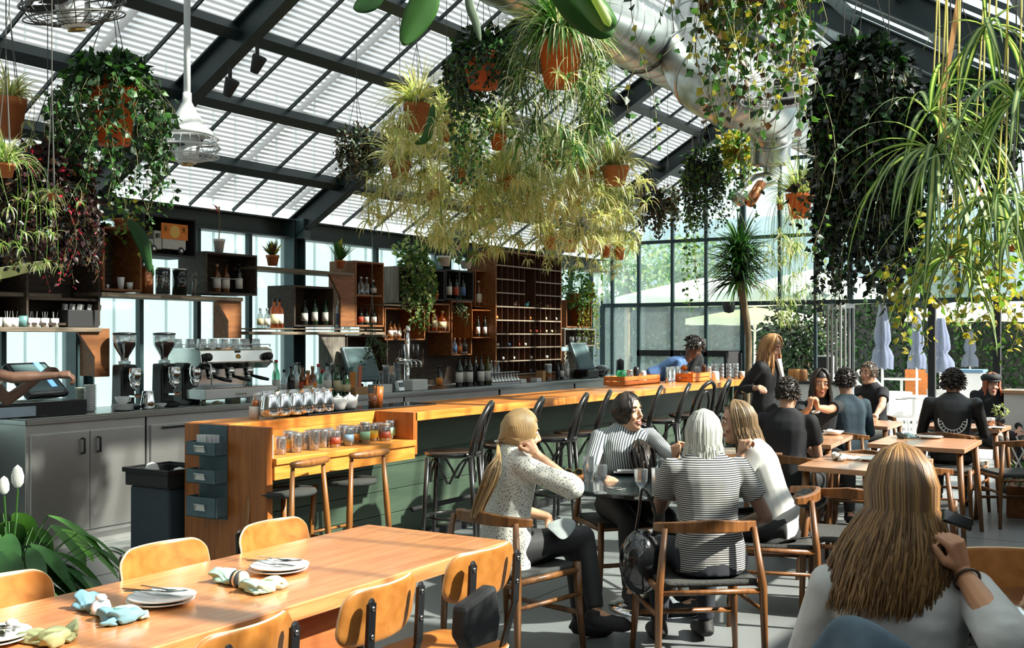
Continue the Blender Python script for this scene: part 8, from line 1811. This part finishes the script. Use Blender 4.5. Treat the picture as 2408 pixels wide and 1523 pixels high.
# white ledge and lattice planter at the right edge
xa = XY(2362, 12.6); t = thing('white_ledge', 'white ledge with a wooden top at the right picture edge', 'counter', (xa+.6, 12.7, 0)); MB().bx(xa, xa+1.3, 12.55, 12.95, 0, 1.0).build('ledge_body', 'offw', t); MB().bx(xa-.02, xa+1.3, 12.52, 12.98, 1.0, 1.03).build('ledge_top', 'tabletop2', t)
c = W(2395, HZ, 9.6); t = thing('lattice_planter', 'brown planter with a white lattice at the right picture edge', 'planter', (c.x, c.y, 0)); MB().bx(c.x-.1, c.x+.5, c.y, c.y+.3, 0, .28).build('planter_box', 'crate2', t, bevel=.01)
b = MB()
for k in range(8): b.beam((c.x-.1+.08*k, c.y, .28), (c.x+.1+.08*k, c.y, .72), .012, .012); b.beam((c.x+.1+.08*k, c.y+.01, .28), (c.x-.1+.08*k, c.y+.01, .72), .012, .012)
q_ = b.build('lattice', 'white', t); f = FM(); f.cloud((c.x+.1, c.y+.1, .35), (.25, .15, .1), 120, .09, (0, 1), .5, .1); f.build('foliage', ('deep', 'green'), t)
# neighbouring buildings: setting
b = MB()
for k in range(60): b.bx(-17.0+.5*k, -16.7+.5*k, 32, 32.06, 0, 5.2)
b.bx(-17, 13, 32.06, 32.3, 0, 5.2); o = b.build('wall_neighbour_end', mat('pale_blue_cladding', (.62, .74, .78), .7, 0, .12, .6), loc=(0, 32, 0)); struct(o)
b = MB(); b.bx(-14.3, -14, -6, 30, 0, 6)
for k in range(70): b.bx(-14, -13.95, -6+.5*k, -5.75+.5*k, 0, 6)
struct(b.build('wall_neighbour_side', mat('pale_side_cladding', (.50, .60, .62), .7, 0, .10, .5), loc=(-14, 0, 0)))
# trees outside behind the hedge (pale green blur above it)
for i, (px, d, z, r_, lb) in enumerate(((1475, 29.0, 3.3, 1.3, 'pale yellow-green tree outside past the pigeonhole cabinet'), (1620, 30, 3.4, 1.2, 'pale green tree outside behind the thin hanging vine'), (2240, 30, 3.3, 1.4, 'yellow-green tree outside over the closed parasols'))):
    c = W(px, HZ, d); t = thing('tree', lb, 'tree', (c.x, c.y, -.02)); f = FM(); f.cloud((c.x, c.y, z), (r_, .8, 1.0), 1500, .16, (0, 1, 2), .6, .3, .3); f.build('crown', ('fresh', 'pale', 'green'), t); MB().tube([(c.x, c.y, -.02), (c.x, c.y, z)], .08, 8).build('trunk', MATS['palm_bark'], t)
# ================================================================== MORE SMALL THINGS ON THE FLOOR-SIDE TABLES
def rt(px, py): v = WZ(px, py, .742); v.z = .743; return v
def goblet(px, py, lb):
    v = rt(px, py); t = thing('goblet', lb, 'glass', v); MB().lathe([(.036, 0), (.036, .004), (.008, .012), (.007, .055), (.022, .07), (.034, .09), (.037, .155), (.034, .155), (.031, .092), (0, .078)], 12, v).build('goblet_body', 'gdrink', t)
    MB().lathe([(.0, .08), (.029, .092), (.031, .115), (0, .115)], 14, v).build('water', glass('water', (.85, .92, .95), .2, .05), t, smooth=True)
def tumbler(px, py, lb, h=.15, r=.033):
    v = rt(px, py); t = thing('tall_glass', lb, 'glass', v); MB().lathe([(r*.85, 0), (r, h), (r*.94, h), (r*.8, .012), (0, .012)], 12, v).build('glass_body', 'gdrink', t); MB().lathe([(0, .014), (r*.80, .014), (r*.86, h*.45), (0, h*.45)], 12, v).build('ice_water', glass('water', (.85, .92, .95), .2, .05), t)
goblet(1412, 1160, 'faceted stemmed water goblet on the round table, nearer the ponytailed woman'); goblet(1507, 1172, 'faceted stemmed water goblet at the near edge of the round table')
tumbler(1384, 1132, 'tall ribbed glass beside the folded sunglasses on the round table'); tumbler(1546, 1166, 'tall ribbed glass next to the near goblet on the round table'); tumbler(1552, 1108, 'tall ribbed glass standing behind the printed cup')
for i, (px, py, lb) in enumerate(((1504, 1104, 'white patterned tea cup in front of the striped blouse'), (1532, 1100, 'white cup with a round green print on the round table'))):
    v = rt(px, py); t = thing('tea_cup', lb, 'cup', v); MB().lathe([(.025, 0), (.038, .02), (.044, .065), (.041, .065), (.033, .02), (0, .008)], 18, v).build('cup_body', 'white', t, smooth=True); MB().tube([v+dirof(CR)*.04+UP*.055, v+dirof(CR)*.07+UP*.05, v+dirof(CR)*.065+UP*.025, v+dirof(CR)*.035+UP*.02], .004, 6).build('handle', 'white', t, smooth=True)
    MB().lathe([(.0395, .022), (.0435, .05)], 18, v).build('print', MATS['mint_print'] if i else mat('floral', (.6, .6, .55), .5, 0, .5, 90), t, smooth=True)
v = rt(1470, 1112); tag(lathe_obj('black_plate', PL, 'blackgl', None, v, loc=v), 'black plate on the round table before the striped blouse', 'plate')
v = rt(1478, 1118)+UP*.02; b = MB(); b.beam(v-dirof(CR)*.09, v+dirof(CR)*.09, .035, .006); b.beam(v-dirof(CR)*.07+UP*.012, v+dirof(CR)*.07+UP*.012, .05, .008); tag(b.build('folded_napkin', 'offw', loc=v), 'white folded napkin lying on the black plate', 'napkin')
v = rt(1348, 1124); t = thing('sunglasses', 'gold-rimmed sunglasses folded on the wooden board on the round table', 'sunglasses', v+UP*.016)
for s_ in (-1, 1): c = v+dirof(CR)*.032*s_+UP*.035; MB().tube([c+dirof(CR)*.024*math.cos(a)+UP*.020*math.sin(a) for a in np.linspace(0, 2*PI, 17)[:-1]], .0025, 5, closed=True).build('rim', MATS['brass_badge'], t); MB().tube([c, c+dirof(CF)*.002], .022, 14).build('lens', 'gdark', t); MB().tube([c+dirof(CR)*.024*s_, c+dirof(CR)*.024*s_+dirof(CF)*.10-UP*.012], .002, 4).build('temple', MATS['brass_badge'], t)
tag(MB().box(v+UP*.008, (.20, .14, .014), YAW).build('serving_board', 'crate2', loc=v), 'small dark wooden board under the sunglasses on the round table', 'board')
for i, (px, py, a) in enumerate(((1436, 1148, .0), (1455, 1152, .8))):
    v = rt(px, py); b = MB(); b.lathe([(.016, 0), (.019, .002), (.016, .004)], 16, v); b.beam(v+dirof(CR+a)*.018+UP*.003, v+dirof(CR+a)*.06+UP*.003, .010, .004); tag(b.build('keys', 'steel', loc=v), ['ring with keys lying between the two goblets', 'loose bunch of keys beside the key ring on the round table'][i], 'keys')
v = rt(1578, 1112); t = thing('sugar_glass', 'small amber drink glass near the hand of the laughing woman', 'glass', v); MB().lathe([(.028, 0), (.034, .09), (.031, .09), (.025, .006), (0, .006)], 14, v).build('glass_body', 'gdrink', t, smooth=True); MB().lathe([(0, .008), (.026, .008), (.03, .07), (0, .07)], 14, v).build('tea', mat('amber_tea', (.35, .14, .02), .3), t, smooth=True)
# black leather bag hanging by the round table
c = W(1512, 1320, 5.35); t = thing('leather_bag', 'large glossy black leather bag hanging between the round table and the striped tee', 'bag', c-UP*.15)
b = MB(); b.ell(c-dirof(CR)*.01, (.105, .12, .16), 18); b.build('bag_body', 'blackgl', t, smooth=True); MB().tube(smooth_path([c+UP*.12-dirof(CR)*.04, c+UP*.24-dirof(CR)*.02, c+UP*.36, c+UP*.24+dirof(CR)*.06, c+UP*.12+dirof(CR)*.05], 4), .008, 6).build('strap', 'blackgl', t, smooth=True)
# place settings on the small tables
def setting(px, py, z, lb, col, seed, pl=True):
    v = WZ(px, py, z); v.z = z+.001; t = thing('napkin', lb, 'napkin', v)
    for k in range(3): b = MB(); napkin(b, v+dirof(CR+PI+.5*(k-1))*.05, CR+PI+.5*(k-1), .17, .04, seed+k, 9, .055, 0, .15); b.build('fold', col, t, smooth=True)
    if pl:
        q = v+dirof(CR)*.13; p_ = tag(lathe_obj('plate', PL, 'white', None, q, loc=q), 'white plate beside the '+lb.split(' on ')[0]+' on the '+lb.split(' on the ')[-1], 'plate')
        b = MB(); fork(b, q+dirof(CR+PI)*.10+UP*.02, CR, .2); b.build('fork', 'chrome', p_)
setting(1935+70, 1082, .75, 'white cloth napkin on the reddish table', MATS['white_tee_cotton'], 31)
setting(2150, 1030, .75, 'blue-grey bunched napkin on the table with clear legs', mat('grey_blue_linen', (.12, .19, .21), .9, 0, .4, 20, .4), 41)
v = WZ(1912, 1022, .75); v.z = .751; t = thing('tall_glass', 'empty glass on the table of the woman with clasped hands', 'glass', v); MB().lathe([(.03, 0), (.036, .13), (.033, .13), (.027, .008), (0, .008)], 14, v).build('glass_body', 'gdrink', t, smooth=True); MB().tube([v+UP*.01, v+V3((.02, -.02, .19))], .003, 5).build('straw', 'blackm', t)
v = WZ(1905, 1032, .75); v.z = .751; q = tag(lathe_obj('dark_plate', PL, 'blackgl', None, v, loc=v), 'dark oval plate at the table edge of the woman with clasped hands', 'plate')
v = WZ(1960, 1022, .75); v.z = .751; tag(MB().lathe([(0, 0), (.05, 0), (.09, .035), (.085, .035), (.05, .008), (0, .006)], 18, v).build('food_bowl', 'white', loc=v, smooth=True), 'white bowl of food before the person in the denim shirt', 'bowl')
b = MB(); napkin(b, v-dirof(CR)*.10, CR, .2, .05, 51, 9, .06); tag(b.build('paper_napkin', 'paper', loc=v-dirof(CR)*.1, smooth=True), 'crumpled white napkin beside the bowl of food', 'napkin')
v = WZ(1890, 1020, .75); v.z = .751; tag(MB().lathe([(.03, 0), (.045, .05), (.042, .05), (0, .006)], 14, v).build('teal_cup', mat('turquoise', (.15, .45, .45), .4), loc=v, smooth=True), 'small turquoise cup beside the empty glass', 'cup')
v = WZ(2330, 1004, .75); v.z = .751; t = thing('juice_glass', 'glass of orange juice on the table of the woman in the cap', 'glass', v); MB().lathe([(.034, 0), (.038, .09), (.035, .09), (.03, .006), (0, .006)], 14, v).build('glass_body', 'gdrink', t, smooth=True); MB().lathe([(0, .008), (.03, .008), (.034, .06), (0, .06)], 14, v).build('juice', MATS['juice'], t, smooth=True)
v = WZ(2352, 1002, .75); v.z = .751; t = thing('flower_vase', 'dark vase with small grey-green flowers beside the orange juice', 'vase', v); MB().lathe([(.035, 0), (.045, .05), (.03, .10), (0, .1)], 14, v).build('vase_body', 'blackgl', t, smooth=True); f = FM(); f.cloud(v+UP*.15, (.06, .06, .05), 60, .035, (0, 1), .7, 0); f.build('flowers', ('grey', 'pale'), t)
for i, px in enumerate((2312, 2345)): v = WZ(px, 1008, .75); v.z = .751; tag(lathe_obj('side_plate', [(r*.7, z) for r, z in PL], 'white', None, v, loc=v), ['small white plate in front of the orange juice', 'small white plate at the corner of the cap woman table'][i], 'plate')
# black handbag on the empty chair
v = W(1905, 1172, 6.3); tag(MB().ell(v, (.10, .09, .06), 14).build('shoulder_bag', 'black', loc=v, smooth=True), 'black bag lying on the chair seat behind the white tee shirt', 'bag')
# phone in the foreground hand area
v = W(2250, 1222, 2.62); R_ = Matrix.Rotation(YAW+.1, 3, 'Z'); tag(MB().box(v, (.075, .010, .035), YAW, 0, .35, -.6).build('phone', 'blackgl', loc=v, bevel=.004), 'black glossy phone held above the raised hand of the woman in white', 'phone')
for nm_ in ('shoe',): pass
